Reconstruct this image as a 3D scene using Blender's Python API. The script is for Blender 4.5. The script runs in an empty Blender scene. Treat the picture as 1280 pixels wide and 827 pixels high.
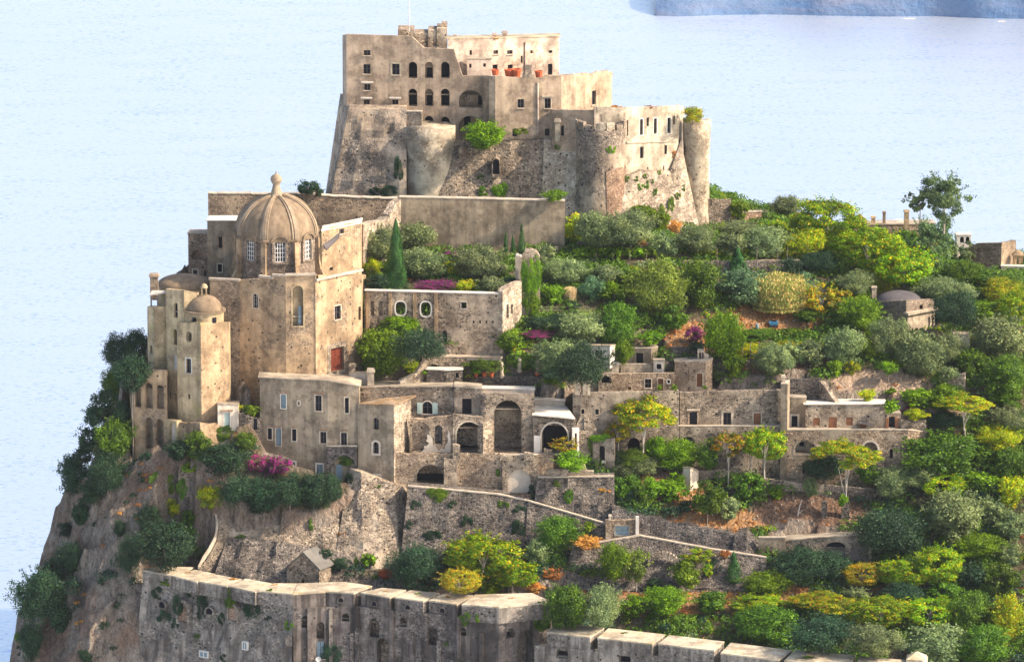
import bpy, math, random
import numpy as np
from mathutils import Vector, noise
from mathutils.geometry import delaunay_2d_cdt
from mathutils.bvhtree import BVHTree
R = math.radians
rnd = random.Random(7)
S = bpy.context.scene
COL = S.collection

# ------------------------------------------------------------------ camera
PITCH = R(12.5); DIST = 1000.0; FPX = 8000.0; ZC = 80.0
CAM = Vector((0.0, -DIST*math.cos(PITCH), ZC + DIST*math.sin(PITCH)))
cd = bpy.data.cameras.new('camera'); cam = bpy.data.objects.new('camera', cd); COL.objects.link(cam)
cam.location = CAM; cam.rotation_euler = (math.pi/2 - PITCH, 0, 0)
cd.sensor_width = 36; cd.lens = 36*FPX/1280; cd.clip_start = 10; cd.clip_end = 20000
S.camera = cam

# ------------------------------------------------------------------ light
SUN_AZ, SUN_EL = R(77), R(38)          # azimuth counted from «towards the camera» to the right
sdir = Vector((math.sin(SUN_AZ)*math.cos(SUN_EL), -math.cos(SUN_AZ)*math.cos(SUN_EL), math.sin(SUN_EL)))
W = bpy.data.worlds.new('World'); S.world = W; W.use_nodes = True
wn = W.node_tree.nodes; wn.clear()
wo = wn.new('ShaderNodeOutputWorld'); wb = wn.new('ShaderNodeBackground'); sk = wn.new('ShaderNodeTexSky')
sk.sky_type = 'NISHITA'; sk.sun_disc = False; sk.sun_elevation = SUN_EL
sk.sun_rotation = math.atan2(sdir.x, sdir.y)
sk.air_density = 1.0; sk.dust_density = 3.0; sk.ozone_density = 1.0
wb.inputs[1].default_value = 0.15
W.node_tree.links.new(sk.outputs[0], wb.inputs[0]); W.node_tree.links.new(wb.outputs[0], wo.inputs[0])
sl = bpy.data.lights.new('sun', 'SUN'); sl.energy = 3.8; sl.angle = R(0.6); sl.color = (1.0, 0.86, 0.68)
so = bpy.data.objects.new('sun', sl); COL.objects.link(so)
so.rotation_euler = sdir.to_track_quat('Z', 'Y').to_euler(); so.location = (200, -100, 300)
S.view_settings.view_transform = 'Standard'; S.view_settings.look = 'None'
S.view_settings.exposure = 1.1; S.view_settings.gamma = 1.0
S.render.engine = 'CYCLES'
S.cycles.max_bounces = 5; S.cycles.diffuse_bounces = 3; S.cycles.volume_bounces = 0

# ------------------------------------------------------------------ pixel -> world
cp_, sp_ = math.cos(PITCH), math.sin(PITCH)
def ray(px, py):
    a = (px-640)/FPX; b = (413.5-py)/FPX
    return Vector((a, cp_ + b*sp_, -sp_ + b*cp_))
def pt(px, py, Y):
    d = ray(px, py); return CAM + d*((Y-CAM.y)/d.y)
def xat(px, Y, py=413.5): return pt(px, py, Y).x
def zat(py, Y): return pt(640, py, Y).z
def proj(p):
    v = Vector(p)-CAM
    f = v.y*cp_ - v.z*sp_; u = v.y*sp_ + v.z*cp_
    return 640 + FPX*v.x/f, 413.5 - FPX*u/f
def onplane(px, py, A, n):     # vertical plane through 2D point A with 2D normal n
    d = ray(px, py); t = ((A[0]-CAM.x)*n[0] + (A[1]-CAM.y)*n[1])/(d.x*n[0] + d.y*n[1])
    return CAM + d*t
MPP = DIST/FPX                 # metres per photo pixel

# ------------------------------------------------------------------ objects
ALLV, ALLF = [], []            # everything solid, for placing plants and small things
FOOT = []                      # footprints carved out of the terrain
def wloc(o):
    p = Vector((0, 0, 0))
    while o is not None: p = p + o.location; o = o.parent
    return p
def thing(name, label, cat, loc, group=None):
    o = bpy.data.objects.new(name, None); COL.objects.link(o); o.location = loc; o.empty_display_size = .5
    o['label'] = label; o['category'] = cat
    if group: o['group'] = group
    return o
def tag(o, label, cat, group=None, kind=None):
    if label: o['label'] = label
    if cat: o['category'] = cat
    if group: o['group'] = group
    if kind: o['kind'] = kind
    return o
def mesh(name, V, F, mat, parent=None, loc=None, smooth=False, solid=True, mats=None, fm=None):
    base = wloc(parent) if parent is not None else (Vector(loc) if loc is not None else Vector((0, 0, 0)))
    me = bpy.data.meshes.new(name)
    me.from_pydata([(v[0]-base.x, v[1]-base.y, v[2]-base.z) for v in V], [], F)
    if mats:
        for m in mats: me.materials.append(m)
        me.polygons.foreach_set('material_index', fm)
    else: me.materials.append(mat)
    if smooth: me.polygons.foreach_set('use_smooth', [True]*len(me.polygons))
    me.update()
    o = bpy.data.objects.new(name, me); COL.objects.link(o)
    if parent is not None: o.parent = parent
    else: o.location = base
    if solid:
        k = len(ALLV); ALLV.extend([tuple(v) for v in V]); ALLF.extend([tuple(i+k for i in f) for f in F])
    return o
def single(name, label, cat, V, F, mat, group=None, **kw):      # a thing that is one mesh, origin at its base
    xs = [v[0] for v in V]; ys = [v[1] for v in V]; zs = [v[2] for v in V]
    o = mesh(name, V, F, mat, loc=((min(xs)+max(xs))/2, (min(ys)+max(ys))/2, min(zs)), **kw)
    return tag(o, label, cat, group)
class G:                        # a growing mesh
    def __init__(s): s.V = []; s.F = []
    def poly(s, pts):
        k = len(s.V); s.V += [tuple(p) for p in pts]; s.F.append(tuple(range(k, k+len(pts)))); return s
    def add(s, V, F):
        k = len(s.V); s.V += [tuple(v) for v in V]; s.F += [tuple(i+k for i in f) for f in F]; return s
    def box(s, c, d, ux=(1, 0), taper=1.0):    # centre of base, sizes (along, across, up)
        ax = Vector((ux[0], ux[1], 0)).normalized(); ay = Vector((-ax.y, ax.x, 0)); c = Vector(c); P = []
        for z, t in ((0, 1.0), (d[2], taper)):
            for sx, sy in ((-1, -1), (1, -1), (1, 1), (-1, 1)):
                P.append(c + ax*(sx*d[0]/2*t) + ay*(sy*d[1]/2*t) + Vector((0, 0, z)))
        return s.add(P, [(3, 2, 1, 0), (4, 5, 6, 7), (0, 1, 5, 4), (1, 2, 6, 5), (2, 3, 7, 6), (3, 0, 4, 7)])
    def tube(s, pts, rs, n=7):
        k = len(s.V); pts = [Vector(p) for p in pts]
        for i, p in enumerate(pts):
            d = (pts[min(i+1, len(pts)-1)]-pts[max(i-1, 0)]).normalized()
            a = d.orthogonal().normalized(); b = d.cross(a)
            for j in range(n):
                t = 2*math.pi*j/n; s.V.append(tuple(p + (a*math.cos(t)+b*math.sin(t))*rs[i]))
        for i in range(len(pts)-1):
            for j in range(n):
                j2 = (j+1) % n; s.F.append((k+i*n+j, k+i*n+j2, k+(i+1)*n+j2, k+(i+1)*n+j))
        s.F.append(tuple(k+j for j in range(n))[::-1]); s.F.append(tuple(k+(len(pts)-1)*n+j for j in range(n)))
        return s
    def lathe(s, c, prof, n=32, a0=0.0, rag=0.0, phase=0.0):      # prof [(z, r)], c (x, y)
        k = len(s.V)
        for i, (z, r) in enumerate(prof):
            for j in range(n):
                t = 2*math.pi*j/n + phase
                zz = z + (rnd.uniform(-rag, rag*.3) if rag and i == len(prof)-1 else 0)
                rr = r*(1+rnd.uniform(-.006, .006))
                s.V.append((c[0]+rr*math.cos(t), c[1]+rr*math.sin(t), zz))
        for i in range(len(prof)-1):
            for j in range(n):
                j2 = (j+1) % n; s.F.append((k+i*n+j, k+i*n+j2, k+(i+1)*n+j2, k+(i+1)*n+j))
        return s
    def cap(s, i0, n): s.F.append(tuple(range(i0, i0+n))); return s

# ------------------------------------------------------------------ materials
def lin(c):
    return tuple((x/12.92 if x <= .04045 else ((x+.055)/1.055)**2.4) for x in [v/255 for v in c])
class N:
    def __init__(s, name):
        s.m = bpy.data.materials.new(name); s.m.use_nodes = True; s.t = s.m.node_tree; s.t.nodes.clear()
        s.out = s.t.nodes.new('ShaderNodeOutputMaterial'); s.b = s.t.nodes.new('ShaderNodeBsdfPrincipled')
        s.t.links.new(s.b.outputs[0], s.out.inputs[0]); s.b.inputs['Roughness'].default_value = .9
        s.b.inputs['Specular IOR Level'].default_value = .2
        s.pos = s.t.nodes.new('ShaderNodeNewGeometry').outputs['Position']
    def n(s, k, **kw):
        x = s.t.nodes.new(k)
        for a, b in kw.items(): setattr(x, a, b)
        return x
    def l(s, a, b): s.t.links.new(a, b)
    def inp(s, sock, v):
        if isinstance(v, bpy.types.NodeSocket): s.l(v, sock)
        elif isinstance(v, (tuple, list)) and len(v) == 3 and sock.type == 'RGBA': sock.default_value = (*v, 1)
        else: sock.default_value = v
    def map(s, sc, src=None, loc=(0, 0, 0)):
        m = s.n('ShaderNodeMapping'); s.l(src or s.pos, m.inputs[0])
        m.inputs['Scale'].default_value = sc; m.inputs['Location'].default_value = loc; return m.outputs[0]
    def noise(s, scale, detail=4, rough=.55, vec=None, dist=0):
        x = s.n('ShaderNodeTexNoise'); s.l(vec or s.pos, x.inputs['Vector'])
        x.inputs['Scale'].default_value = scale; x.inputs['Detail'].default_value = detail
        x.inputs['Roughness'].default_value = rough; x.inputs['Distortion'].default_value = dist; return x.outputs[0]
    def ramp(s, f, stops):          # smooth map of a value: [(pos, value)...] values or colours
        x = s.n('ShaderNodeValToRGB'); s.l(f, x.inputs[0]); e = x.color_ramp.elements
        while len(e) < len(stops): e.new(.5)
        for i, (p, c) in enumerate(stops):
            e[i].position = p; e[i].color = (*c, 1) if isinstance(c, tuple) else (c, c, c, 1)
        return x.outputs[0]
    def mix(s, f, a, b, mode='MIX'):
        x = s.n('ShaderNodeMix', data_type='RGBA', blend_type=mode)
        s.inp(x.inputs[0], f); s.inp(x.inputs[6], a); s.inp(x.inputs[7], b); return x.outputs[2]
    def math(s, op, a, b=0.5):
        x = s.n('ShaderNodeMath', operation=op); s.inp(x.inputs[0], a); s.inp(x.inputs[1], b); return x.outputs[0]
    def bump(s, h, strength, dist=.1, nrm=None):
        x = s.n('ShaderNodeBump'); x.inputs['Strength'].default_value = strength; x.inputs['Distance'].default_value = dist
        s.l(h, x.inputs['Height'])
        if nrm: s.l(nrm, x.inputs['Normal'])
        return x.outputs[0]
    def done(s, col, nrm=None):
        s.inp(s.b.inputs['Base Color'], col)
        if nrm: s.l(nrm, s.b.inputs['Normal'])
        return s.m
def masonry(name, A, B, mortar, sc=2.2, plaster=None, amt=.5, pscale=.13, streak=.25, holes=.25, bump=.6, big=.3, lichen=None, edge=.07, grime=.72):
    """rubble stones A..B in mortar, partly covered with plaster, stained and streaked"""
    k = N(name); sc *= 1.4; mortar = tuple(m*.6+(a+b)*.2 for m, a, b in zip(mortar, A, B))
    warp = k.n('ShaderNodeMapping'); k.l(k.pos, warp.inputs[0]); warp.inputs['Scale'].default_value = (1, 1, 1.45)
    v = k.n('ShaderNodeTexVoronoi', feature='F1'); k.l(warp.outputs[0], v.inputs['Vector']); v.inputs['Scale'].default_value = sc
    e = k.n('ShaderNodeTexVoronoi', feature='DISTANCE_TO_EDGE'); k.l(warp.outputs[0], e.inputs['Vector']); e.inputs['Scale'].default_value = sc
    sep = k.n('ShaderNodeSeparateColor'); k.l(v.outputs['Color'], sep.inputs[0])
    stone = k.mix(sep.outputs[0], A, B)
    stone = k.mix(k.ramp(sep.outputs[1], [(.0, 0.0), (.78, 0.0), (.86, .6)]), stone, tuple(min(1, c*1.9) for c in mortar))
    col = k.mix(k.ramp(e.outputs['Distance'], [(0, 1.0), (edge, .75), (edge*2, 0.0)]), stone, mortar)
    n1 = k.noise(.9, 6, .65)
    col = k.mix(.55, col, k.mix(n1, tuple(c*.25 for c in (1, 1, 1)), (1.5, 1.5, 1.5)), 'MULTIPLY')
    h = k.math('MULTIPLY', k.math('MINIMUM', e.outputs['Distance'], .2), 2.5)
    if plaster:
        pm = k.noise(pscale, 7, .68)
        mask = k.ramp(pm, [(max(0, .5+.32*(0.5-amt)*1.3-.035), 0.0), (min(1, .5+.32*(0.5-amt)*1.3+.035), 1.0)])
        pn = k.noise(.45, 8, .7)
        pc = k.mix(k.ramp(pn, [(.3, 0.0), (.72, 1.0)]), tuple(c*.62 for c in plaster), tuple(min(1, c*1.22) for c in plaster))
        sv = k.noise(1.0, 5, .6, vec=k.map((.9, .9, .07)))
        pc = k.mix(k.ramp(sv, [(.42, 0.0), (.68, streak*2)]), pc, tuple(c*.38 for c in plaster))
        col = k.mix(mask, col, pc)
        h = k.math('MULTIPLY', h, k.math('SUBTRACT', 1.0, mask))
        h = k.math('ADD', h, k.math('MULTIPLY', mask, .55))
    g = k.noise(.06, 4, .6)
    col = k.mix(big, col, k.mix(k.ramp(g, [(.35, 0.0), (.65, 1.0)]), (.55, .55, .58), (1.35, 1.3, 1.22)), 'MULTIPLY')
    g1 = k.noise(.28, 9, .75); g2 = k.noise(.75, 9, .8)
    col = k.mix(k.ramp(g1, [(.46, 0.0), (.57, grime)]), col, (.42, .40, .40), 'MULTIPLY')
    col = k.mix(k.ramp(g2, [(.30, grime*.9), (.43, 0.0)]), col, (1.55, 1.5, 1.42), 'MULTIPLY')
    if lichen:
        col = k.mix(k.ramp(k.noise(.35, 6, .7), [(.55, 0.0), (.68, .7)]), col, lichen)
    if holes:
        hv = k.n('ShaderNodeTexVoronoi', feature='F1'); k.l(k.pos, hv.inputs['Vector']); hv.inputs['Scale'].default_value = .75
        col = k.mix(k.ramp(hv.outputs['Distance'], [(.10, holes*3 if holes < .33 else 1.0), (.17, 0.0)]), col, (.03, .027, .025))
        sp = k.noise(2.6, 3, .7)
        col = k.mix(k.ramp(sp, [(.60, 0.0), (.68, min(1, holes*2.2))]), col, (.05, .045, .04))
    fine = k.noise(7, 3, .7)
    h = k.math('ADD', h, k.math('MULTIPLY', fine, .35))
    return k.done(col, k.bump(h, bump, .2))
def plain(name, col, var=.25, sc=.6, rough=.85, bump=.2, streak=0.0):
    k = N(name); k.b.inputs['Roughness'].default_value = rough
    c = k.mix(k.ramp(k.noise(sc, 7, .68), [(.3, 0.0), (.7, 1.0)]), tuple(x*(1-var) for x in col), tuple(min(1, x*(1+var)) for x in col))
    if streak:
        c = k.mix(k.ramp(k.noise(1.0, 5, .6, vec=k.map((1.2, 1.2, .09))), [(.45, 0.0), (.7, streak)]), c, tuple(x*.3 for x in col))
    return k.done(c, k.bump(k.noise(5, 4, .7), bump, .05))
M = {}
def defs():
    T = {}
    M['keep'] = masonry('keep_render', (.15, .125, .10), (.33, .27, .21), (.40, .33, .26), 2.2, (.50, .375, .26), .88, .10, .30, .12, .4, .35)
    M['keep_base'] = masonry('keep_rampart', (.12, .10, .085), (.40, .315, .235), (.44, .36, .27), 1.9, (.53, .41, .29), .48, .11, .3, .34, .9, .4)
    M['keep_rubble'] = masonry('rampart_rubble', (.08, .065, .05), (.36, .275, .195), (.36, .29, .22), 1.7, (.42, .35, .26), .12, .1, .3, .36, 1.0, .35)
    M['cream'] = masonry('sunlit_cream_render', (.28, .22, .16), (.46, .38, .28), (.50, .43, .33), 2.2, (.58, .48, .35), .93, .12, .2, .18, .35, .25)
    M['cream_rubble'] = masonry('cream_rubble', (.22, .16, .11), (.50, .40, .29), (.55, .46, .35), 1.9, (.58, .5, .38), .30, .12, .2, .36, .8, .3)
    M['pink'] = masonry('pink_render', (.30, .2, .14), (.5, .36, .26), (.5, .4, .3), 2.2, (.60, .47, .37), .72, .2, .15, .12, .35, .2)
    M['church'] = masonry('church_render', (.17, .125, .085), (.40, .29, .185), (.40, .3, .2), 2.1, (.52, .365, .215), .66, .16, .3, .30, .6, .35)
    M['church_plain'] = masonry('church_yellow_render', (.3, .23, .15), (.45, .36, .24), (.45, .37, .26), 2.1, (.54, .41, .24), .97, .16, .33, .05, .3, .3, (.30, .26, .09))
    M['church_rubble'] = masonry('church_rubble', (.14, .10, .075), (.42, .31, .21), (.40, .3, .2), 2.0, (.46, .34, .22), .30, .16, .3, .30, .8, .3)
    M['drum'] = masonry('dark_speckled_rubble', (.10, .07, .06), (.27, .2, .15), (.50, .40, .29), 2.6, (.5, .39, .27), .10, .2, .2, .05, .8, .2, edge=.11)
    M['convent'] = masonry('convent_render', (.14, .115, .09), (.3, .25, .19), (.34, .28, .22), 2.2, (.38, .30, .205), .90, .12, .34, .12, .4, .35)
    M['ruin'] = masonry('ruin_masonry', (.07, .055, .045), (.44, .34, .24), (.42, .34, .25), 1.9, (.46, .37, .27), .42, .17, .25, .33, .9, .3)
    M['ruin_warm'] = masonry('warm_ruin_masonry', (.19, .12, .075), (.47, .35, .24), (.50, .4, .28), 2.0, (.52, .42, .3), .30, .17, .2, .3, .9, .3)
    M['rubble'] = masonry('grey_rubble', (.03, .027, .027), (.27, .225, .185), (.22, .185, .15), 1.7, (.37, .31, .24), .12, .15, .2, .36, 1.1, .3)
    M['lava'] = masonry('dark_lava_rubble', (.025, .025, .03), (.20, .175, .155), (.17, .145, .125), 1.6, None, 0, .1, .2, .3, 1.2, .3)
    M['brick'] = masonry('reddish_brick_rubble', (.2, .1, .06), (.42, .26, .16), (.48, .38, .28), 3.2, (.48, .4, .3), .15, .2, .2, .2, .7, .25)
    M['bastion'] = masonry('bastion_masonry', (.09, .08, .07), (.36, .31, .25), (.44, .38, .31), 1.8, (.38, .325, .265), .50, .17, .85, .34, .9, .4)
    M['bastion_dark'] = masonry('streaked_bastion', (.04, .035, .035), (.24, .2, .17), (.28, .235, .195), 1.9, (.215, .18, .155), .60, .14, 1.0, .3, .8, .5)
    M['white'] = plain('whitewash', (.66, .60, .52), .15, .8, streak=.25)
    M['pale'] = plain('pale_plaster', (.55, .46, .36), .25, .6, streak=.35)
    M['roof'] = masonry('flat_roof_screed', (.3, .25, .18), (.45, .37, .27), (.4, .33, .24), 1.5, (.46, .38, .28), .9, .2, .05, .1, .3, .3)
    M['roof_white'] = plain('white_roof_screed', (.60, .53, .44), .28, .5)
    M['roof_gold'] = masonry('golden_lichen_roof', (.42, .33, .2), (.52, .43, .3), (.48, .38, .26), 1.2, (.52, .44, .31), .97, .2, .1, .05, .3, .2, (.42, .27, .08))
    M['merlon'] = masonry('weathered_merlon_top', (.40, .33, .23), (.55, .47, .34), (.48, .4, .28), 1.2, (.56, .47, .34), .97, .2, .1, .12, .4, .25, (.36, .26, .11))
    M['dome'] = plain('dome_render', (.21, .15, .095), .36, .5, .85, .25, .6)
    M['dome_rib'] = plain('dome_rib_render', (.28, .21, .14), .3, .6, .85, .2, .4)
    M['dome_dark'] = plain('grey_dome_lead', (.09, .078, .078), .25, .5)
    M['trim'] = plain('trim_stone', (.42, .345, .26), .4, 1.2)
    M['tower_render'] = masonry('weathered_tower_render', (.2, .14, .09), (.46, .36, .25), (.5, .42, .3), 2.0, (.56, .47, .34), .62, .17, .2, .25, .6, .3)
    M['glass'] = N('dark_window_glass').m; g = M['glass'].node_tree.nodes['Principled BSDF'] if 'Principled BSDF' in M['glass'].node_tree.nodes else None
    for nd in M['glass'].node_tree.nodes:
        if nd.type == 'BSDF_PRINCIPLED': nd.inputs['Base Color'].default_value = (.004, .004, .010, 1); nd.inputs['Roughness'].default_value = .35
    M['void'] = plain('dark_interior', (.008, .007, .012), .3, .8)
    M['frame'] = plain('painted_frame', (.60, .57, .52), .1, 2)
    M['wood'] = plain('brown_wood', (.20, .085, .04), .3, 2, .6)
    M['wood_grey'] = plain('weathered_wood', (.17, .14, .12), .3, 2, .8)
    M['red'] = plain('terracotta', (.50, .12, .05), .2, 2)
    M['green_door'] = plain('pale_green_paint', (.42, .50, .44), .1, 2)
    M['blue'] = plain('blue_plastic', (.05, .22, .38), .1, 2, .4)
    M['bluegrey'] = plain('bluegrey_shutter', (.20, .27, .30), .15, 2)
    M['metal'] = plain('dark_metal', (.05, .05, .055), .1, 2, .5)
    M['tile'] = plain('slate_roof', (.13, .12, .105), .3, .9)
    M['rust'] = masonry('dry_weeds_roof', (.30, .17, .08), (.46, .30, .15), (.34, .24, .15), 2.5, (.40, .30, .20), .5, .6, .1, .1, .6, .3, (.50, .25, .09))
    M['wood_red'] = plain('dark_red_wood', (.13, .028, .014), .35, 2, .6)
    M['bark'] = plain('bark', (.22, .18, .14), .3, 3)
    M['bark_pale'] = plain('pale_bark', (.42, .36, .30), .25, 3)
defs()
# ------------------------------------------------------------------ walls with real openings
def outline(kind, u0, z0, u1, z1):
    w = u1-u0; h = z1-z0; um = (u0+u1)/2
    if kind in ('arc', 'niche', 'blind', 'arcdoor'):
        r = w/2; rz = min(r*1.05, h*.6); zs = z1-rz; n = 12 if w > 1.5 else 8
        return [(u0, z0), (u1, z0)] + [(um + r*math.cos(math.pi*i/n), zs + rz*math.sin(math.pi*i/n)) for i in range(0, n+1)]
    if kind == 'oval':
        return [(um + w/2*math.copysign(abs(math.cos(t))**.7, math.cos(t)), (z0+z1)/2 + h/2*math.copysign(abs(math.sin(t))**.7, math.sin(t)))
                for t in [2*math.pi*i/20 for i in range(20)]]
    return [(u0, z0), (u1, z0), (u1, z1), (u0, z1)]
def inside(p, poly):
    c = False; j = len(poly)-1
    for i in range(len(poly)):
        (xi, yi), (xj, yj) = poly[i], poly[j]
        if (yi > p[1]) != (yj > p[1]) and p[0] < (xj-xi)*(p[1]-yi)/(yj-yi)+xi: c = not c
        j = i
    return c
def cutface(outer, holes):
    vs = [Vector(p) for p in outer]; fs = [list(range(len(outer)))]; es = []
    loops = [list(range(len(outer)))]
    for h in holes:
        k = len(vs); vs += [Vector(p) for p in h]; loops.append(list(range(k, k+len(h))))
    for L in loops: es += [(L[i], L[(i+1) % len(L)]) for i in range(len(L))]
    ov, oe, of, *_ = delaunay_2d_cdt(vs, es, [], 0, 1e-5)
    out = []
    for f in of:
        c = (sum(ov[i].x for i in f)/len(f), sum(ov[i].y for i in f)/len(f))
        if inside(c, outer) and not any(inside(c, h) for h in holes): out.append(tuple(f))
    return [(v.x, v.y) for v in ov], out
def ragged(P, amp, step=.9):
    """break a top line (list of (u, z)) into uneven stones"""
    out = [P[0]]
    for a, b in zip(P[:-1], P[1:]):
        n = max(1, int(abs(b[0]-a[0])/step))
        for i in range(1, n+1):
            t = i/n; z = a[1]+(b[1]-a[1])*t + (rnd.uniform(-amp, amp*.4) if i < n else 0)
            u = a[0]+(b[0]-a[0])*t
            if i < n and rnd.random() < .4: out.append((u-.06, out[-1][1])) if u-.06 > out[-1][0] else None
            out.append((u, z))
    return out
class Wall:
    """vertical wall from 2D point A to B (left to right seen from outside)"""
    def __init__(s, A, B):
        s.A = Vector(A[:2]); s.B = Vector(B[:2]); s.L = (s.B-s.A).length; s.d = (s.B-s.A)/s.L; s.n = Vector((s.d.y, -s.d.x))
    def p(s, u, z, off=0.0): q = s.A + s.d*u + s.n*off; return Vector((q.x, q.y, z))
    def uz(s, px, py):
        w = onplane(px, py, s.A, s.n); return (Vector((w.x, w.y))-s.A).dot(s.d), w.z
    def rect(s, x0, y0, x1, y1):
        ym, xm = (y0+y1)/2, (x0+x1)/2
        u0, u1 = s.uz(x0, ym)[0], s.uz(x1, ym)[0]; z0, z1 = s.uz(xm, y1)[1], s.uz(xm, y0)[1]
        return min(u0, u1), z0, max(u0, u1), z1
DEPTH = dict(win=.35, arc=.45, oval=.6, niche=4.0, blind=.5, door=.3, shut=.12, hole=.5, arcdoor=.5)
PART = dict(win='window', arc='arched_window', oval='window', niche='archway', blind='blind_arch', door='door', shut='shutter', hole='opening', arcdoor='door')
def openings(wall, g, ops, parent):
    """returns hole outlines, adds reveals to g, and links pane / frame parts"""
    holes = []; todo = []
    for op in ops:
        kind, x0, y0, x1, y1 = op[:5]; o = op[5] if len(op) > 5 else {}
        u0, z0, u1, z1 = wall.rect(x0, y0, x1, y1)
        u0 = max(u0, .08); u1 = min(u1, wall.L-.08)
        if u1-u0 < .15: continue
        H = outline(kind, u0, z0, u1, z1); dep = o.get('depth', DEPTH[kind]); holes.append(H)
        for i in range(len(H)):
            a, b = H[i], H[(i+1) % len(H)]
            g.poly([wall.p(*a), wall.p(*a, -dep), wall.p(*b, -dep), wall.p(*b)])
        todo.append((kind, H, dep, o, (u0, z0, u1, z1)))
    for kind, H, dep, o, (u0, z0, u1, z1) in todo:
        mk = o.get('mat', dict(door='wood', arcdoor='wood', shut='wood', niche='void', blind='pale', hole='void').get(kind, 'glass'))
        if o.get('open'): pane = None
        else:
            q = G(); q.poly([wall.p(u, z, -dep+.01) for u, z in H])
            if kind in ('door', 'shut', 'arcdoor'):       # boards: raised stiles and a mid rail
                for a, b, c, d in ((u0, z0, u0+.12, z1), (u1-.12, z0, u1, z1), (u0+.12, (z0+z1)/2-.06, u1-.12, (z0+z1)/2+.06), ((u0+u1)/2-.04, z0, (u0+u1)/2+.04, z1)):
                    if kind == 'arcdoor': d = z1 - (u1-u0)*.35 if d == z1 else d
                    q.poly([wall.p(a, b, -dep+.06), wall.p(c, b, -dep+.06), wall.p(c, d, -dep+.06), wall.p(a, d, -dep+.06)])
            pane = mesh(PART[kind], q.V, q.F, M[mk], parent)
            if o.get('plabel'): pane['label'] = o['plabel']
        fr = o.get('frame')
        if fr:
            fw = o.get('fw', .16); cu, cz = (u0+u1)/2, (z0+z1)/2; w, h = (u1-u0)/2, (z1-z0)/2
            O = [(cu+(u-cu)*(w+fw)/w, cz+(z-cz)*(h+fw)/h) for u, z in H]; q = G(); n = len(H)
            for i in range(n):
                j = (i+1) % n
                q.poly([wall.p(*O[i], .05), wall.p(*O[j], .05), wall.p(*H[j], .05), wall.p(*H[i], .05)])
                q.poly([wall.p(*O[i], 0), wall.p(*O[j], 0), wall.p(*O[j], .05), wall.p(*O[i], .05)])
                q.poly([wall.p(*H[i], .05), wall.p(*H[j], .05), wall.p(*H[j], -.1), wall.p(*H[i], -.1)])
            mesh('frame', q.V, q.F, M[fr], pane or parent)
        if kind in ('win', 'arc') and pane is not None and (u1-u0) > .85 and not o.get('nobars'):
            q = G(); t = .03; d = -dep+.05; cu = (u0+u1)/2
            for a, b, c, e in [(cu-t, z0, cu+t, z1)] + [(u0, z0+(z1-z0)*f-t/2, u1, z0+(z1-z0)*f+t/2) for f in o.get('bars', (.5,))] + ([(u0, z0, u0+.07, z1-(u1-u0)*.4*(kind == 'arc')), (u1-.07, z0, u1, z1-(u1-u0)*.4*(kind == 'arc'))]):
                q.poly([wall.p(a, b, d), wall.p(c, b, d), wall.p(c, e, d), wall.p(a, e, d)])
            mesh('glazing_bar', q.V, q.F, M[o.get('bm', 'wood_grey')], pane)
        if o.get('sill') or (kind == 'win' and (u1-u0) > .9):
            q = G(); c = wall.p((u0+u1)/2, z0-.12, .06); q.box((c.x, c.y, c.z), (u1-u0+.3, .3, .1), wall.d)
            mesh('sill', q.V, q.F, M[o.get('sm', 'trim')], pane or parent)
        if o.get('lintel'):
            q = G(); c = wall.p((u0+u1)/2, z1+.25, .1); q.box((c.x, c.y, c.z), (u1-u0+.9, .35, .22), wall.d)
            mesh('lintel', q.V, q.F, M[o.get('lm', 'trim')], pane or parent)
        if o.get('shutters'):
            for sg in (-1, 1):
                q = G(); uc = (u0+u1)/2 + sg*((u1-u0)/2+(u1-u0)*.28); wd = (u1-u0)*.5
                c = wall.p(uc, z0, .07); q.box((c.x, c.y, c.z), (wd, .06, (z1-z0)*.9), wall.d)
                for f in range(1, 6):
                    c = wall.p(uc, z0+(z1-z0)*.9*f/6, .11); q.box((c.x, c.y, c.z), (wd*.8, .03, .04), wall.d)
                mesh('shutter', q.V, q.F, M[o['shutters']], pane or parent)
    return holes
def topline(wall, A, B, mid):
    z0 = wall.uz(*A)[1]; z1 = wall.uz(*B)[1]
    L = [(0.0, z0)]
    for m in mid:
        u, z = wall.uz(*m); L.append((max(.01, min(wall.L-.01, u)), z))
    L.append((wall.L, z1)); return L
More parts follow.
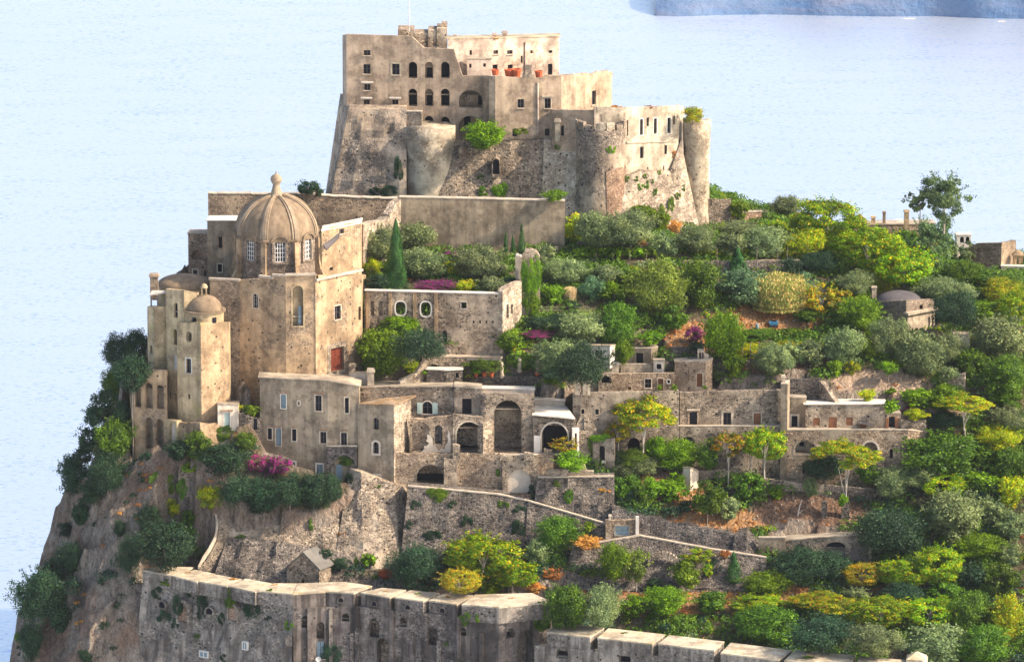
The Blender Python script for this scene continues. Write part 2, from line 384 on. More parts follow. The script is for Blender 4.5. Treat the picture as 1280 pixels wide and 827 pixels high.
def Block(name, label, cat, corners, top, bot, depth, mat, ops=(), roof='cap', rmat='roof', mids={}, rag=0.0, parapet=0.7,
          group=None, parent=None, wmats=None, over=.15, extra_base=4.0, carve=True, drop=None):
    """corners: [(px, Y)...] visible plan corners left to right; top / bot: their photo heights"""
    C = [pt(px, t, Y) for (px, Y), t in zip(corners, top)]
    zb = min(pt(px, b, Y).z for (px, Y), b in zip(corners, bot if isinstance(bot, (list, tuple)) else [bot]*len(corners))) - extra_base
    n = len(C); zt = [c.z for c in C]
    th = parent if parent is not None else thing(name, label, cat, (sum(c.x for c in C)/n, C[0].y + depth/2, zb), group)
    pts2 = [Vector((c.x, c.y)) for c in C]; back = [Vector((pts2[-1].x, pts2[-1].y+depth)), Vector((pts2[0].x, pts2[0].y+depth))]
    fp = pts2 + back; 
    if carve: FOOT.append(([(p.x, p.y) for p in fp], zb+extra_base))
    g = G(); walls = []
    for i in range(n-1):
        w = Wall(pts2[i], pts2[i+1]); walls.append(w)
        tl = [(0.0, zt[i])] + [(max(.01, min(w.L-.01, w.uz(*m)[0])), w.uz(*m)[1]) for m in mids.get(i, [])] + [(w.L, zt[i+1])]
        if rag: tl = ragged(tl, rag)
        hs = openings(w, g, [o[1:] for o in ops if o[0] == i], th)
        outer = [(0.0, zb), (w.L, zb)] + tl[::-1]
        vv, ff = cutface(outer, hs)
        g.add([w.p(u, z) for u, z in vv], ff)
        if roof != 'cap':      # parapet: top strip and inner face
            for a, b in zip(tl[:-1], tl[1:]):
                g.poly([w.p(*a), w.p(*b), w.p(b[0], b[1], -.5), w.p(a[0], a[1], -.5)])
                g.poly([w.p(a[0], a[1], -.5), w.p(b[0], b[1], -.5), w.p(b[0], b[1]-parapet-.6, -.5), w.p(a[0], a[1]-parapet-.6, -.5)])
    if drop is None: drop = depth*(.2 if roof != 'cap' else .13)
    zz = zt + [zt[-1]-drop, zt[0]-drop]; m = n+2
    for i in range(n-1, m):
        a, b = fp[i], fp[(i+1) % m]; za, zb2 = zz[i], zz[(i+1) % m]
        if roof != 'cap':
            q = Wall(a, b)
            g.poly([(a.x, a.y, za), (b.x, b.y, zb2), tuple(q.p(q.L, zb2, -.5)), tuple(q.p(0, za, -.5))])
            g.poly([tuple(q.p(0, za, -.5)), tuple(q.p(q.L, zb2, -.5)), tuple(q.p(q.L, zb2-parapet-.4, -.5)), tuple(q.p(0, za-parapet-.4, -.5))])
        g.poly([(a.x, a.y, zb), (b.x, b.y, zb), (b.x, b.y, zb2), (a.x, a.y, za)])
    mesh('wall', g.V, g.F, M[mat], th)
    cx, cy = sum(p.x for p in fp)/m, sum(p.y for p in fp)/m
    q = G()
    if roof == 'cap':
        o = [Vector((p.x+(p.x-cx)/max(1, (p-Vector((cx, cy))).length)*over, p.y+(p.y-cy)/max(1, (p-Vector((cx, cy))).length)*over)) for p in fp]
        k = m; V = [(p.x, p.y, z+.003) for p, z in zip(o, zz)] + [(p.x, p.y, z+.17) for p, z in zip(o, zz)]
        q.add(V, [tuple(range(k))[::-1], tuple(range(k, 2*k))] + [(i, (i+1) % k, k+(i+1) % k, k+i) for i in range(k)])
        mesh('roof', q.V, q.F, M[rmat], th)
    elif roof == 'parapet':
        q.poly([(p.x, p.y, min(zz)-parapet) for p in fp]); mesh('roof', q.V, q.F, M[rmat], th)
    th_walls[th.name] = walls
    return th, walls
th_walls = {}
def Slab(name, label, cat, A, B, topA, topB, bot, thick, mat, mid=(), ops=(), rag=0.0, group=None, parent=None, cap=None, extra=3.0, bump=0):
    """free-standing wall: A, B (px, Y) ends, real thickness, openings cut right through"""
    a = pt(A[0], topA, A[1]); b = pt(B[0], topB, B[1]); w = Wall((a.x, a.y), (b.x, b.y))
    bots = bot if isinstance(bot, (list, tuple)) else (bot, bot)
    za = pt(A[0], bots[0], A[1]).z-extra; zb = pt(B[0], bots[1], B[1]).z-extra
    th = parent if parent is not None else thing(name, label, cat, ((a.x+b.x)/2, (a.y+b.y)/2, min(za, zb)), group)
    tl = [(0.0, a.z)] + [(max(.01, min(w.L-.01, w.uz(*m)[0])), w.uz(*m)[1]) for m in mid] + [(w.L, b.z)]
    if rag: tl = ragged(tl, rag)
    g = G(); hs = []
    solid_ops = [o for o in ops if o[0] != 'thru']; thru = [o for o in ops if o[0] == 'thru']
    hs = openings(w, g, solid_ops, th); hb = []
    for o in thru:
        op = o[6] if len(o) > 6 else {}
        u0, z0, u1, z1 = w.rect(*o[2:6]); H = outline(o[1], u0, z0, u1, z1); hs.append(H); hb.append(H)
        for i in range(len(H)):
            p, q = H[i], H[(i+1) % len(H)]; g.poly([w.p(*p), w.p(*p, -thick), w.p(*q, -thick), w.p(*q)])
        if op.get('frame'):
            q = G(); cu, cz, hw, hh = (u0+u1)/2, (z0+z1)/2, (u1-u0)/2, (z1-z0)/2; n = len(H); f = op.get('fw', .2)
            O = [(cu+(u-cu)*(hw+f)/hw, cz+(z-cz)*(hh+f)/hh) for u, z in H]
            for i in range(n):
                j = (i+1) % n
                q.poly([w.p(*O[i], .06), w.p(*O[j], .06), w.p(*H[j], .06), w.p(*H[i], .06)])
                q.poly([w.p(*O[i], 0), w.p(*O[j], 0), w.p(*O[j], .06), w.p(*O[i], .06)])
                q.poly([w.p(*H[i], .06), w.p(*H[j], .06), w.p(*H[j], -.3), w.p(*H[i], -.3)])
            mesh('frame', q.V, q.F, M[op['frame']], th)
    outer = [(0.0, za), (w.L, zb)] + tl[::-1]
    vv, ff = cutface(outer, hs); g.add([w.p(u, z) for u, z in vv], ff)
    vv, ff = cutface(outer, hb); g.add([w.p(u, z, -thick) for u, z in vv], [f[::-1] for f in ff])
    for i in range(len(outer)):
        p, q = outer[i], outer[(i+1) % len(outer)]
        g.poly([w.p(*p), w.p(*q), w.p(*q, -thick), w.p(*p, -thick)])
    single_m = mesh('wall' , g.V, g.F, M[mat], th)
    if cap:
        q = G()
        for (u, z), (u2, z2) in zip(tl[:-1], tl[1:]):
            P = [w.p(u, z+.01, .08), w.p(u2, z2+.01, .08), w.p(u2, z2+.01, -thick-.08), w.p(u, z+.01, -thick-.08)]
            Q = [p+Vector((0, 0, .14)) for p in P]; q.add(P+Q, [(0, 3, 2, 1), (4, 5, 6, 7), (0, 1, 5, 4), (1, 2, 6, 5), (2, 3, 7, 6), (3, 0, 4, 7)])
        mesh('coping', q.V, q.F, M[cap], th)
    return th, w
def rough_quad(g, P00, P10, P01, P11, amp=.25, step=1.2, push=None):
    """curtain of masonry between a bottom edge (P00-P10) and a top edge (P01-P11)"""
    P00, P10, P01, P11 = map(Vector, (P00, P10, P01, P11))
    nu = max(1, int((P10-P00).length/step)); nv = max(1, int((P01-P00).length/step)); k = len(g.V)
    nr = (P10-P00).cross(P01-P00).normalized()
    for j in range(nv+1):
        for i in range(nu+1):
            u, v = i/nu, j/nv; p = (P00*(1-u)+P10*u)*(1-v) + (P01*(1-u)+P11*u)*v
            e = 0 if j in (nv,) or i in (0, nu) else amp
            g.V.append(tuple(p + nr*(noise.noise(p*.45)*1.4*e + noise.noise(p*1.3)*e*.6)))
    for j in range(nv):
        for i in range(nu): a = k+j*(nu+1)+i; g.F.append((a, a+1, a+nu+2, a+nu+1))
def Curtain(name, label, cat, bots, tops, depth, mat, group=None, rmat=None, amp=.25, closed=True, parent=None, rag=0.0, part='wall'):
    """battered wall: bottom and top polylines [(px, py, Y)...] left to right, straight mass behind"""
    Bm = [pt(*b) for b in bots]; Tm = [pt(*t) for t in tops]
    th = parent if parent is not None else thing(name, label, cat, tuple(sum((Vector(b) for b in Bm), Vector())/len(Bm)), group)
    for b in Bm: b.z -= 0
    g = G()
    for i in range(len(Bm)-1):
        rough_quad(g, Bm[i], Bm[i+1], Tm[i], Tm[i+1], amp)
        d = (Bm[i]-Tm[i]).normalized(); d2 = (Bm[i+1]-Tm[i+1]).normalized()
        g.poly([Bm[i]+d*5, Bm[i+1]+d2*5, Bm[i+1], Bm[i]])
    bk = Vector((0, depth, 0))
    g.poly([Tm[0], Bm[0]-Vector((0, 0, 5)), Bm[0]+bk-Vector((0, 0, 5)), Tm[0]+bk]); g.poly([Tm[-1], Tm[-1]+bk, Bm[-1]+bk-Vector((0, 0, 5)), Bm[-1]-Vector((0, 0, 5))])
    for i in range(len(Tm)-1): g.poly([Tm[i]+bk, Bm[i]+bk-Vector((0, 0, 5)), Bm[i+1]+bk-Vector((0, 0, 5)), Tm[i+1]+bk])
    if 1:
        for i in range(len(Tm)-1): g.poly([Tm[i], Tm[i+1], Tm[i+1]+bk, Tm[i]+bk])
    mesh(part, g.V, g.F, M[mat], th)
    if rmat:
        q = G(); up = Vector((0, 0, .01)); T2 = [t+up for t in Tm]
        for i in range(len(T2)-1):
            bc = Vector((0, min(depth, .55), 0)); P = [T2[i]-Vector((0, .1, 0)), T2[i+1]-Vector((0, .1, 0)), T2[i+1]+bc, T2[i]+bc]; Q = [p+Vector((0, 0, .2)) for p in P]
            q.add(P+Q, [(0, 3, 2, 1), (4, 5, 6, 7), (0, 1, 5, 4), (1, 2, 6, 5), (2, 3, 7, 6), (3, 0, 4, 7)])
        mesh('coping', q.V, q.F, M[rmat], th)
    FOOT.append(([(p.x, p.y+.3) for p in Bm] + [(Bm[-1].x, Bm[-1].y+depth), (Bm[0].x, Bm[0].y+depth)], min(b.z for b in Bm)))
    return th
def Tower(name, label, cat, px, Y, prof, mat, topmat=None, n=40, rag=0.0, group=None, parent=None, wins=(), part='wall', squash=1.0, sides=None, band=None):
    """round tower: prof [(py, half width in px)...] from bottom to top"""
    n = sides or n
    c = pt(px, prof[-1][0], Y); P = []
    for py, hw in prof: q = pt(px, py, Y); P.append((q.z, hw*(Y-CAM.y)/FPX/cp_*1.0))
    th = parent if parent is not None else thing(name, label, cat, (c.x, c.y, P[0][0]), group)
    Pd = []
    for (z0, r0), (z1, r1) in zip(P[:-1], P[1:]):
        m = max(1, int(abs(z1-z0)/1.5)) if not sides else 1
        Pd += [(z0+(z1-z0)*i/m, r0+(r1-r0)*i/m) for i in range(m)]
    Pd.append(P[-1])
    g = G(); g.lathe((c.x, c.y), Pd, n, rag=rag, phase=(math.pi/n if sides else 0))
    g.V[:] = g.V; k = len(g.V)-n; g.F.append(tuple(range(k, k+n)))
    mesh(part, g.V, g.F, M[mat], th, smooth=not sides)
    for (wx, wy0, wx1, wy1, kind, mk) in wins:      # windows let into the curved face
        cx = (wx+wx1)/2; t = math.asin(max(-.95, min(.95, (cx-px)/[hw for py, hw in prof][-1])))
        rr = P[-1][1]
        zz = zat((wy0+wy1)/2, Y-rr); rr = np.interp(zz, *zip(*sorted(P))) if True else rr
        nn = Vector((math.sin(t), -math.cos(t))); ctr = Vector((c.x, c.y))+nn*rr; d = Vector((-nn.y, nn.x))
        w = (wx1-wx)*MPP/max(.35, math.cos(t)); z0, z1 = zat(wy1, ctr.y), zat(wy0, ctr.y)
        wl = Wall(ctr-d*5, ctr+d*5); H = outline(kind, 5-w/2, z0, 5+w/2, z1); q = G(); O = [((u-5)*1.35+5, (z-(z0+z1)/2)*1.2+(z0+z1)/2) for u, z in H]
        q.poly([wl.p(u, z, .02) for u, z in H]); pn = mesh('window', q.V, q.F, M[mk], th); q = G()
        for i in range(len(H)):
            j = (i+1) % len(H); q.poly([wl.p(*O[i], .12), wl.p(*O[j], .12), wl.p(*H[j], .12), wl.p(*H[i], .12)])
            q.poly([wl.p(*H[i], .12), wl.p(*H[j], .12), wl.p(*H[j], -.1), wl.p(*H[i], -.1)]); q.poly([wl.p(*O[i], -.2), wl.p(*O[j], -.2), wl.p(*O[j], .12), wl.p(*O[i], .12)])
        mesh('frame', q.V, q.F, M[mat], pn)
    FOOT.append(([(c.x+P[0][1]*math.cos(a), c.y+P[0][1]*math.sin(a)) for a in [i*math.pi/4 for i in range(8)]], P[0][0]))
    return th, c, P
def stick(name, label, cat, px, py0, py1, Y, r, mat, group=None, parent=None, sq=None, cap=None):
    """a post, chimney or pillar standing at px from py1 (foot) to py0 (top), r in px"""
    a = pt(px, py1, Y); b = pt(px, py0, Y); h = b.z-a.z; w = r*2*MPP; g = G()
    g.box((a.x, a.y, a.z), (w, w, h))
    if cap: g.box((a.x, a.y, a.z+h+.002), (w*1.35, w*1.35, cap), taper=.8)
    if parent is not None: return mesh(name, g.V, g.F, M[mat], parent)
    return single(name, label, cat, g.V, g.F, M[mat], group)
def ptz(px, py, z): d = ray(px, py); return CAM + d*((z-CAM.z)/d.z)
def Yz(px, py, z): return ptz(px, py, z).y
WF = dict(frame='pale', fw=.13)
# ================================================================== the keep on the summit
K1, kw = Block('palace', 'tall grey-brown palace block with rows of arched openings, left end of summit castle', 'palace',
  [(428, 78), (433, 71), (611, 69)], [44, 43, 95], [180, 180, 180], 14, 'keep', roof='parapet', rmat='roof_gold', parapet=.5,
  mids={1: [(497, 45), (515, 46), (530, 60), (567, 62), (578, 95)]}, ops=[
  (1, 'win', 454.5, 63, 463, 69.5), (1, 'win', 454, 80.6, 463, 92.5), (1, 'win', 455, 105.5, 463, 113, dict(lintel=1, lm='white')), (1, 'win', 454.5, 125, 462, 135, dict(lintel=1, lm='white')),
  (1, 'win', 490, 80, 499.5, 93.5, dict(frame='roof_gold', fw=.25)), (1, 'win', 490, 125, 498, 136, dict(lintel=1, lm='white')),
  (1, 'niche', 510.5, 77.5, 521.5, 98, dict(depth=1.5)), (1, 'blind', 531, 77.5, 541.5, 98, dict(mat='keep', depth=1.2)), (1, 'niche', 551, 77.5, 562, 98, dict(depth=1.5)),
  (1, 'niche', 510.5, 111, 521.5, 133, dict(depth=1.5)), (1, 'blind', 531, 111, 541.5, 133, dict(mat='keep', depth=1.2)), (1, 'niche', 551, 111, 562, 133, dict(depth=1.5)),
  (1, 'niche', 531, 145, 541.5, 156, dict(depth=1.5)), (1, 'niche', 551, 146, 562, 157, dict(depth=1.5)),
  (1, 'blind', 573.5, 113, 603, 135, dict(mat='keep', depth=2.4)), (1, 'blind', 573.5, 145, 601, 172, dict(mat='keep', depth=2.6))])
w = kw[1]
def inner(wall, parent, x0, y0, x1, y1, back, mk='void', name='window'):      # small opening on the back of a deep recess
    u0, z0, u1, z1 = wall.rect(x0, y0, x1, y1); q = G()
    q.poly([wall.p(u0, z0, -back+.06), wall.p(u1, z0, -back+.06), wall.p(u1, z1, -back+.06), wall.p(u0, z1, -back+.06)])
    for a, b, c, d in ((u0-.12, z0-.12, u1+.12, z0), (u0-.12, z1, u1+.12, z1+.12), (u0-.12, z0, u0, z1), (u1, z0, u1+.12, z1)):
        q.poly([wall.p(a, b, -back+.12), wall.p(c, b, -back+.12), wall.p(c, d, -back+.12), wall.p(a, d, -back+.12)])
    return mesh(name, q.V, q.F, M[mk], parent)
for a in ((533.5, 87, 538.5, 97), (533.5, 121.5, 538.5, 132)): inner(w, K1, *a, 1.2)
inner(w, K1, 597, 122.5, 602.5, 133.5, 2.4); inner(w, K1, 577, 120, 585, 126.5, 2.4, 'keep_base'); inner(w, K1, 579, 150, 585.5, 160, 2.6)
# ruined penthouse
g = G()
for x0, x1, t, b in ((497, 518, 37, 62), (518, 536, 42, 62), (535, 547, 38, 62), (546, 559, 35, 62)):
    a = pt(x0, t, 74); c = pt(x1, t, 74); z = zat(b, 74); g.box(((a.x+c.x)/2, 76, z), (c.x-a.x-.01, 5-.3*(x0 % 3), a.z-z), taper=.97)
c = pt(555.5, 29, 74); g.box((c.x, 75.3, zat(36, 74)), (.95, 1.2, c.z-zat(36, 74)))
mesh('penthouse', g.V, g.F, M['ruin_warm'], K1)
single('flagpole', 'thin pale flagpole on the ruined penthouse of the summit castle', 'flagpole', *(lambda q: (q.V, q.F))(G().tube([pt(511.7, 40, 73), pt(511.7, 2, 73)], [.07, .05], 6)), M['white'])
# bright wing behind
K2, kw = Block('rear_wing', 'sunlit pinkish wing with peeling plaster rising behind the castle terrace', 'building',
  [(560, 74.5), (699, 86)], [49, 46], [100, 100], 10, 'pink', rmat='roof_gold', over=.3, ops=[
  (0, 'win', 616.7, 63, 623, 68), (0, 'win', 634, 63, 641, 68), (0, 'win', 685.6, 63, 690.6, 66.7), (0, 'door', 685, 80, 690.6, 94, dict(mat='void')),
  (0, 'door', 615.7, 81, 622, 94, dict(mat='void')), (0, 'door', 634.6, 81, 641, 94, dict(mat='void')), (0, 'win', 651, 70, 653.5, 79), (0, 'win', 663, 63, 666, 67),
  (0, 'win', 587, 63, 590, 69)])
for px, t, r in ((569, 46, 2.2), (618, 44, 2.6), (631, 41.5, 3.2)): stick('chimney', '', '', px, t, 50, 82, r, 'pink', parent=K2, cap=.35)
q = G(); c = pt(585, 77, 80); q.box((c.x, 82, zat(95, 80)), (.1, .1, 1))
K2b, _ = Block('annex', 'low pink annex with two tiny windows at the foot of the rear wing', 'building', [(584, 71.5), (614, 72.5)], [74, 74], [97, 97], 4, 'pink', ops=[(0, 'win', 586.5, 80, 589.5, 85), (0, 'win', 604, 79.5, 607.5, 84)])
g = G(); a = pt(656, 50, 90.5)
for px in (656.5,): g.tube([pt(px, 53, 82.3), pt(px, 92, 82.3)], [.14, .14], 6)
mesh('drainpipe', g.V, g.F, M['pink'], K2)
# middle and right wings
K3, kw = Block('palace_wing', 'plain ochre wing with small square windows in the middle of the summit castle', 'building',
  [(611, 66), (619, 65.2), (702, 66.5), (765, 78)], [95, 95, 94.5, 90], [178, 178, 178, 178], 6.5, 'keep', roof='parapet', rmat='roof', parapet=.4, ops=[
  (1, 'win', 647, 124, 655, 135, dict(sill=1)), (1, 'win', 680.7, 123, 688.5, 135.5, dict(frame='trim', lintel=1)), (1, 'win', 681, 161, 687, 170), (1, 'win', 640.5, 161, 646.5, 171),
  (2, 'win', 739.7, 113.5, 745, 131)], mids={1: [(640, 97), (657, 98), (680, 97), (684, 95)], 2: [(722, 92.5), (744, 91.5), (747, 89), (757, 88.5)]}, rag=.08)
g = G(); g.tube([kw[1].p(*kw[1].uz(672, 104), .12), kw[1].p(*kw[1].uz(672, 172), .12)], [.16, .16], 6); mesh('drainpipe', g.V, g.F, M['pink'], K3)
mesh_over = G(); 
for p in range(0): pass
g = G(); c = pt(660.5, 96, 66); b = zat(97, 66)
g.box((c.x, 66.5, b), (2.0, 1.3, .4)); g.box((c.x, 66.5, b+.401), (1.2, 1.0, 1.2), taper=.75); g.box((c.x, 66.5, b+1.602), (.95, .9, .5), taper=1.15)
mesh('chimney', g.V, g.F, M['keep_base'], K3)
for i, (px, py, s, lab) in enumerate(((619, 91, 1.1, 'red tub on the castle terrace, leftmost of the red tubs'), (636, 91.5, 1.3, 'large red tub on the castle terrace, left of the wide one'),
        (645, 92, 1.6, 'wide red tub on the castle terrace between two others'), (673.5, 93, 1.2, 'pinkish tub on the castle terrace beside the tapered chimney'))):
    g = G(); c = pt(px, py+3, 68.5); n = 10; h = 1.35*s**.5
    g.lathe((c.x, c.y), [(c.z-.6, s*.36), (c.z+h*.55, s*.55), (c.z+h*.56, s*.6), (c.z+h*.68, s*.6), (c.z+h*.68, s*.5), (c.z+h*.4, s*.45)], n); single('tub', lab, 'tub', g.V, g.F, M['red'], 'red tubs on the castle terrace')
# low link wall and sunlit gun terrace
K4, kw = Block('link_wall', 'shaded grey wall running back from the crenellated round tower to the castle', 'wall', [(690, 63.5), (743, 61.5)], [137, 138], [178, 178], 5, 'keep', roof='parapet', rmat='roof',
  ops=[(0, 'win', 701, 157, 705, 170)])
K5, kw = Block('gun_terrace', 'bright cream building with tall narrow window slits at the right of the summit castle', 'building',
  [(743, 61), (782, 62), (848, 69), (856, 76)], [134, 134.5, 132, 133], [275, 275, 275, 250], 12, 'cream', roof='parapet', rmat='roof_gold', parapet=.35, rag=.06, ops=[
  (0, 'shut', 748.5, 143, 752, 152, dict(mat='pink')),
  (1, 'win', 799.7, 149, 803.6, 169, dict(frame='white', fw=.14)), (1, 'win', 808.3, 147, 811.2, 158), (1, 'win', 817, 148, 821, 167.6, dict(frame='white', fw=.14)), (1, 'win', 834, 147, 838.2, 166.5, dict(frame='white', fw=.14)),
  (1, 'win', 841.4, 145, 843.8, 155.6), (1, 'blind', 783.4, 150, 785.5, 170, dict(mat='cream')), (1, 'win', 800, 183.5, 804.5, 198), (1, 'win', 830.5, 181.5, 834, 193), (1, 'win', 828.6, 207, 830.6, 217), (1, 'win', 808.5, 209, 810.5, 220)])
g = G(); wl = kw[1]; a = wl.uz(783, 179); b = wl.uz(846, 177)
g.poly([wl.p(a[0], a[1], .002), wl.p(b[0], b[1], .002), wl.p(b[0], b[1], .18), wl.p(a[0], a[1], .18)][::-1]); g.poly([wl.p(a[0], a[1]+.2, .18), wl.p(a[0], a[1], .18), wl.p(b[0], b[1], .18), wl.p(b[0], b[1]+.2, .18)]); g.poly([wl.p(a[0], a[1]+.2, .18), wl.p(b[0], b[1]+.2, .18), wl.p(b[0], b[1]+.2, .002), wl.p(a[0], a[1]+.2, .002)])
mesh('string_course', g.V, g.F, M['trim'], K5)
Curtain('buttressed_scarp', 'sloping rubble scarp with hanging weeds under the cream castle building', 'rampart', [(770, 284, 57), (815, 290, 60), (852, 290, 62.5), (874, 284, 66)], [(782, 221, 60.8), (800, 214, 62.2), (838, 214, 67.2), (851, 176, 69.2)], 6, 'cream_rubble', amp=.3)
Tower('corner_tower', 'slender cream round tower at the right-hand corner of the summit castle', 'tower', 871, 71,
  [(292, 18), (262, 16.5), (220, 16), (190, 16.3), (165, 17.3), (149, 17.6)], 'tower_render', rag=.5)
Tower('crenellated_tower', 'broad round tower with notched parapet and reddish foot in the castle rampart', 'tower', 751, 62,
  [(292, 38), (262, 36.5), (225, 31.5), (190, 30.5), (165, 31), (158, 31.3)], 'keep_base', part='wall')
tw = bpy.data.objects['crenellated_tower']; c = pt(751, 158, 62); rr = 31.3*(62-CAM.y)/FPX/cp_
for i in range(14):
    a0 = math.pi*2*i/14; g = G(); n = 5; h = 1.25 if i % 3 else .8; z = zat(158, 62)
    V = []
    for r_, zz in ((rr+.02, z), (rr+.02, z+h), (rr-.7, z+h), (rr-.7, z)):
        for j in range(n): t = a0 + (2*math.pi/14)*(.78)*j/(n-1); V.append((c.x+r_*math.cos(t), c.y+r_*math.sin(t), zz))
    F = [(k*n+j, k*n+j+1, (k+1)*n+j+1, (k+1)*n+j) for k in range(3) for j in range(n-1)] + [(0, n, 2*n, 3*n), (n-1, 4*n-1, 3*n-1, 2*n-1)]
    g.add(V, F); mesh('merlon', g.V, g.F, M['cream_rubble'], tw)
g = G(); g.lathe((c.x, c.y), [(zat(292, 62), 36.8*MPP*1.11), (zat(262, 62), 35*MPP*1.11), (zat(228, 62), 30*MPP*1.105), (zat(206, 62), 28*MPP*1.1), (zat(205, 62), 20*MPP)], 40)
# the reddish masonry facing on the right foot: a part-turn shell a few cm proud of the tower
g = G(); n = 14; prof = [(292, 38.3), (262, 36.8), (225, 31.9), (208, 31.4)]
V = []
for j in range(n+1):
    t = math.radians(-78 + 70*j/n); top = 206 + 8*noise.noise(Vector((j*.8, 0, 0)))
    for py, hw in prof[:-1] + [(top, 31.4)]: r_ = hw*(62-CAM.y)/FPX/cp_+.05; V.append((c.x+r_*math.cos(t), c.y+r_*math.sin(t), zat(py, 62)))
g.add(V, [(j*4+k, (j+1)*4+k, (j+1)*4+k+1, j*4+k+1) for j in range(n) for k in range(3)]); mesh('brick_facing', g.V, g.F, M['brick'], tw)
# great rampart
Curtain('left_rampart', 'battered grey rampart with dark stone patches under the left palace block', 'rampart',
  [(404, 262, 72), (410, 262, 64), (508, 262, 60)], [(423, 133, 78), (436, 136, 67), (508, 137, 66)], 12, 'keep_base', amp=.35)
Slab('terrace_parapet', 'pale-edged parapet step on top of the left rampart', 'parapet', (506, 66), (527, 65.5), 140, 140, 160, .8, 'keep_base', cap='trim', extra=0)
Tower('round_bastion', 'squat pale round bastion bulging out of the rampart below the arched palace windows', 'tower', 537, 66,
  [(266, 36), (235, 34), (190, 32), (156, 32)], 'keep_base', rag=.3)
bpy.data.objects['round_bastion'].children[0].data.materials[0] = M['tower_render']
Curtain('middle_rampart', 'long brown rubble rampart between the round bastion and the crenellated tower', 'rampart',
  [(545, 268, 60.5), (678, 275, 60.5)], [(560, 178, 64.5), (681, 175, 64.5)], 6, 'keep_rubble', amp=.4)
Curtain('pale_rampart', 'pale plastered slanting stretch of rampart left of the crenellated tower', 'rampart',
  [(676, 285, 60), (735, 292, 58)], [(680, 175, 64.3), (728, 176, 62.5)], 6, 'cream_rubble', amp=.3)
stick('gatepost', 'small domed sentry stub on the pale rampart under the square window', 'pillar', 697, 152, 176, 63, 3.6, 'cream', cap=.5)
wl = Wall((xat(545, 62.3), 62.3), (xat(678, 62.3), 62.3))
for nm, x0, y0, x1, y1, mk, k in (('window', 575, 183, 584, 196, 'brick', 'arc'), ('opening', 616, 198, 624, 217, 'void', 'arc')):
    H = outline(k, *wl.rect(x0, y0, x1, y1)); q = G(); h2 = [(u, z) for u, z in H]
    f = 1.25; cu = sum(u for u, z in H)/len(H); cz = sum(z for u, z in H)/len(H)
    q.poly([wl.p(u, z, .4) for u, z in H]); pn = mesh(nm, q.V, q.F, M[mk], bpy.data.objects['middle_rampart']); q = G()
    O = [(cu+(u-cu)*f, cz+(z-cz)*f) for u, z in H]
    for i in range(len(H)):
        j = (i+1) % len(H); q.poly([wl.p(*O[i], .75), wl.p(*O[j], .75), wl.p(*H[j], .75), wl.p(*H[i], .75)]); q.poly([wl.p(*H[i], .75), wl.p(*H[j], .75), wl.p(*H[j], .3), wl.p(*H[i], .3)]); q.poly([wl.p(*O[i], -1), wl.p(*O[j], -1), wl.p(*O[j], .75), wl.p(*O[i], .75)])
    mesh('surround', q.V, q.F, M['keep_rubble'], pn)
Block('outwork', 'small square rubble stub standing right of the slender corner tower', 'ruin', [(886, 70), (914, 71)], [249, 249], [285, 285], 5, 'keep_rubble', roof='parapet', rag=.15)
Block('field_hut', 'tiny rubble hut peeping out among the trees right of the corner tower', 'hut', [(927, 74), (952, 75)], [266, 265], [285, 285], 3, 'brick')

# ================================================================== long precinct wall
Slab('precinct_wall', 'long brown precinct wall behind the big church dome', 'wall', (260, 47), (497, 47), 242, 249, [295, 310], 1.2, 'church_rubble', mid=[(262, 242), (300, 242.5), (380, 243), (440, 247)], rag=.1, cap='trim')
Slab('terrace_wall', 'smooth pale-grey terrace wall in front of the castle rampart', 'wall', (499, 44.5), (706, 44), 247, 252, [312, 325], 1.2, 'convent', mid=[(600, 249)], cap='trim')
Slab('broken_wall', 'broken stepped wall stub joining the two long walls', 'wall', (454, 30), (501, 43), 281, 249, [330, 330], 1.3, 'cream_rubble', mid=[(466, 277), (474, 276), (484, 272), (490, 264), (495, 254)], rag=.2)
Slab('corner_wall', 'low sunlit wall corner at the right end of the smooth terrace wall', 'wall', (694, 42), (712, 45), 309, 309, [330, 330], .8, 'cream_rubble', rag=.1)

# ================================================================== church
CH = thing('church', 'large domed church with tan ribbed dome and speckled drum on the left of the rock', 'church', (xat(350, 20), 22, zat(500, 8)))
apse = [(297, 8.8), (325, 7), (341, 5.6), (357, 5.1), (394, 5.4)]
_, cw = Block('', '', '', apse, [350, 348, 345, 343.5, 343.5], [500, 505, 508, 508, 500], 24, 'church', roof='parapet', rmat='roof_white', parapet=.3, parent=CH, ops=[
  (0, 'arc', 316, 367, 322.5, 384.5, dict(frame='pale', bars=(.25, .5, .75), bm='white')), (3, 'blind', 366, 357, 379, 407, dict(mat='church_plain', frame='church_plain', fw=.25, depth=.7)), (3, 'win', 372.5, 382, 377, 406, dict(mat='bluegrey')),
  ])
_, cw2 = Block('', '', '', [(394, 5.3), (452, 13)], [344, 344], [470, 470], 14, 'church', roof='parapet', rmat='roof_white', parapet=.3, parent=CH, ops=[
  (0, 'win', 418, 382, 425.8, 399, dict(frame='trim', sill=1)), (0, 'door', 413.5, 434, 429.5, 463.5, dict(frame='ruin', fw=.75, depth=.5, mat='wood_red', plabel='tall dark red-brown wooden portal')), (0, 'win', 448, 383, 451, 400)])
_, cw3 = Block('', '', '', [(262, 9.6), (299, 8.6)], [349.5, 350], [540, 540], 20, 'church_rubble', roof='parapet', rmat='roof_white', parapet=.3, parent=CH, ops=[])
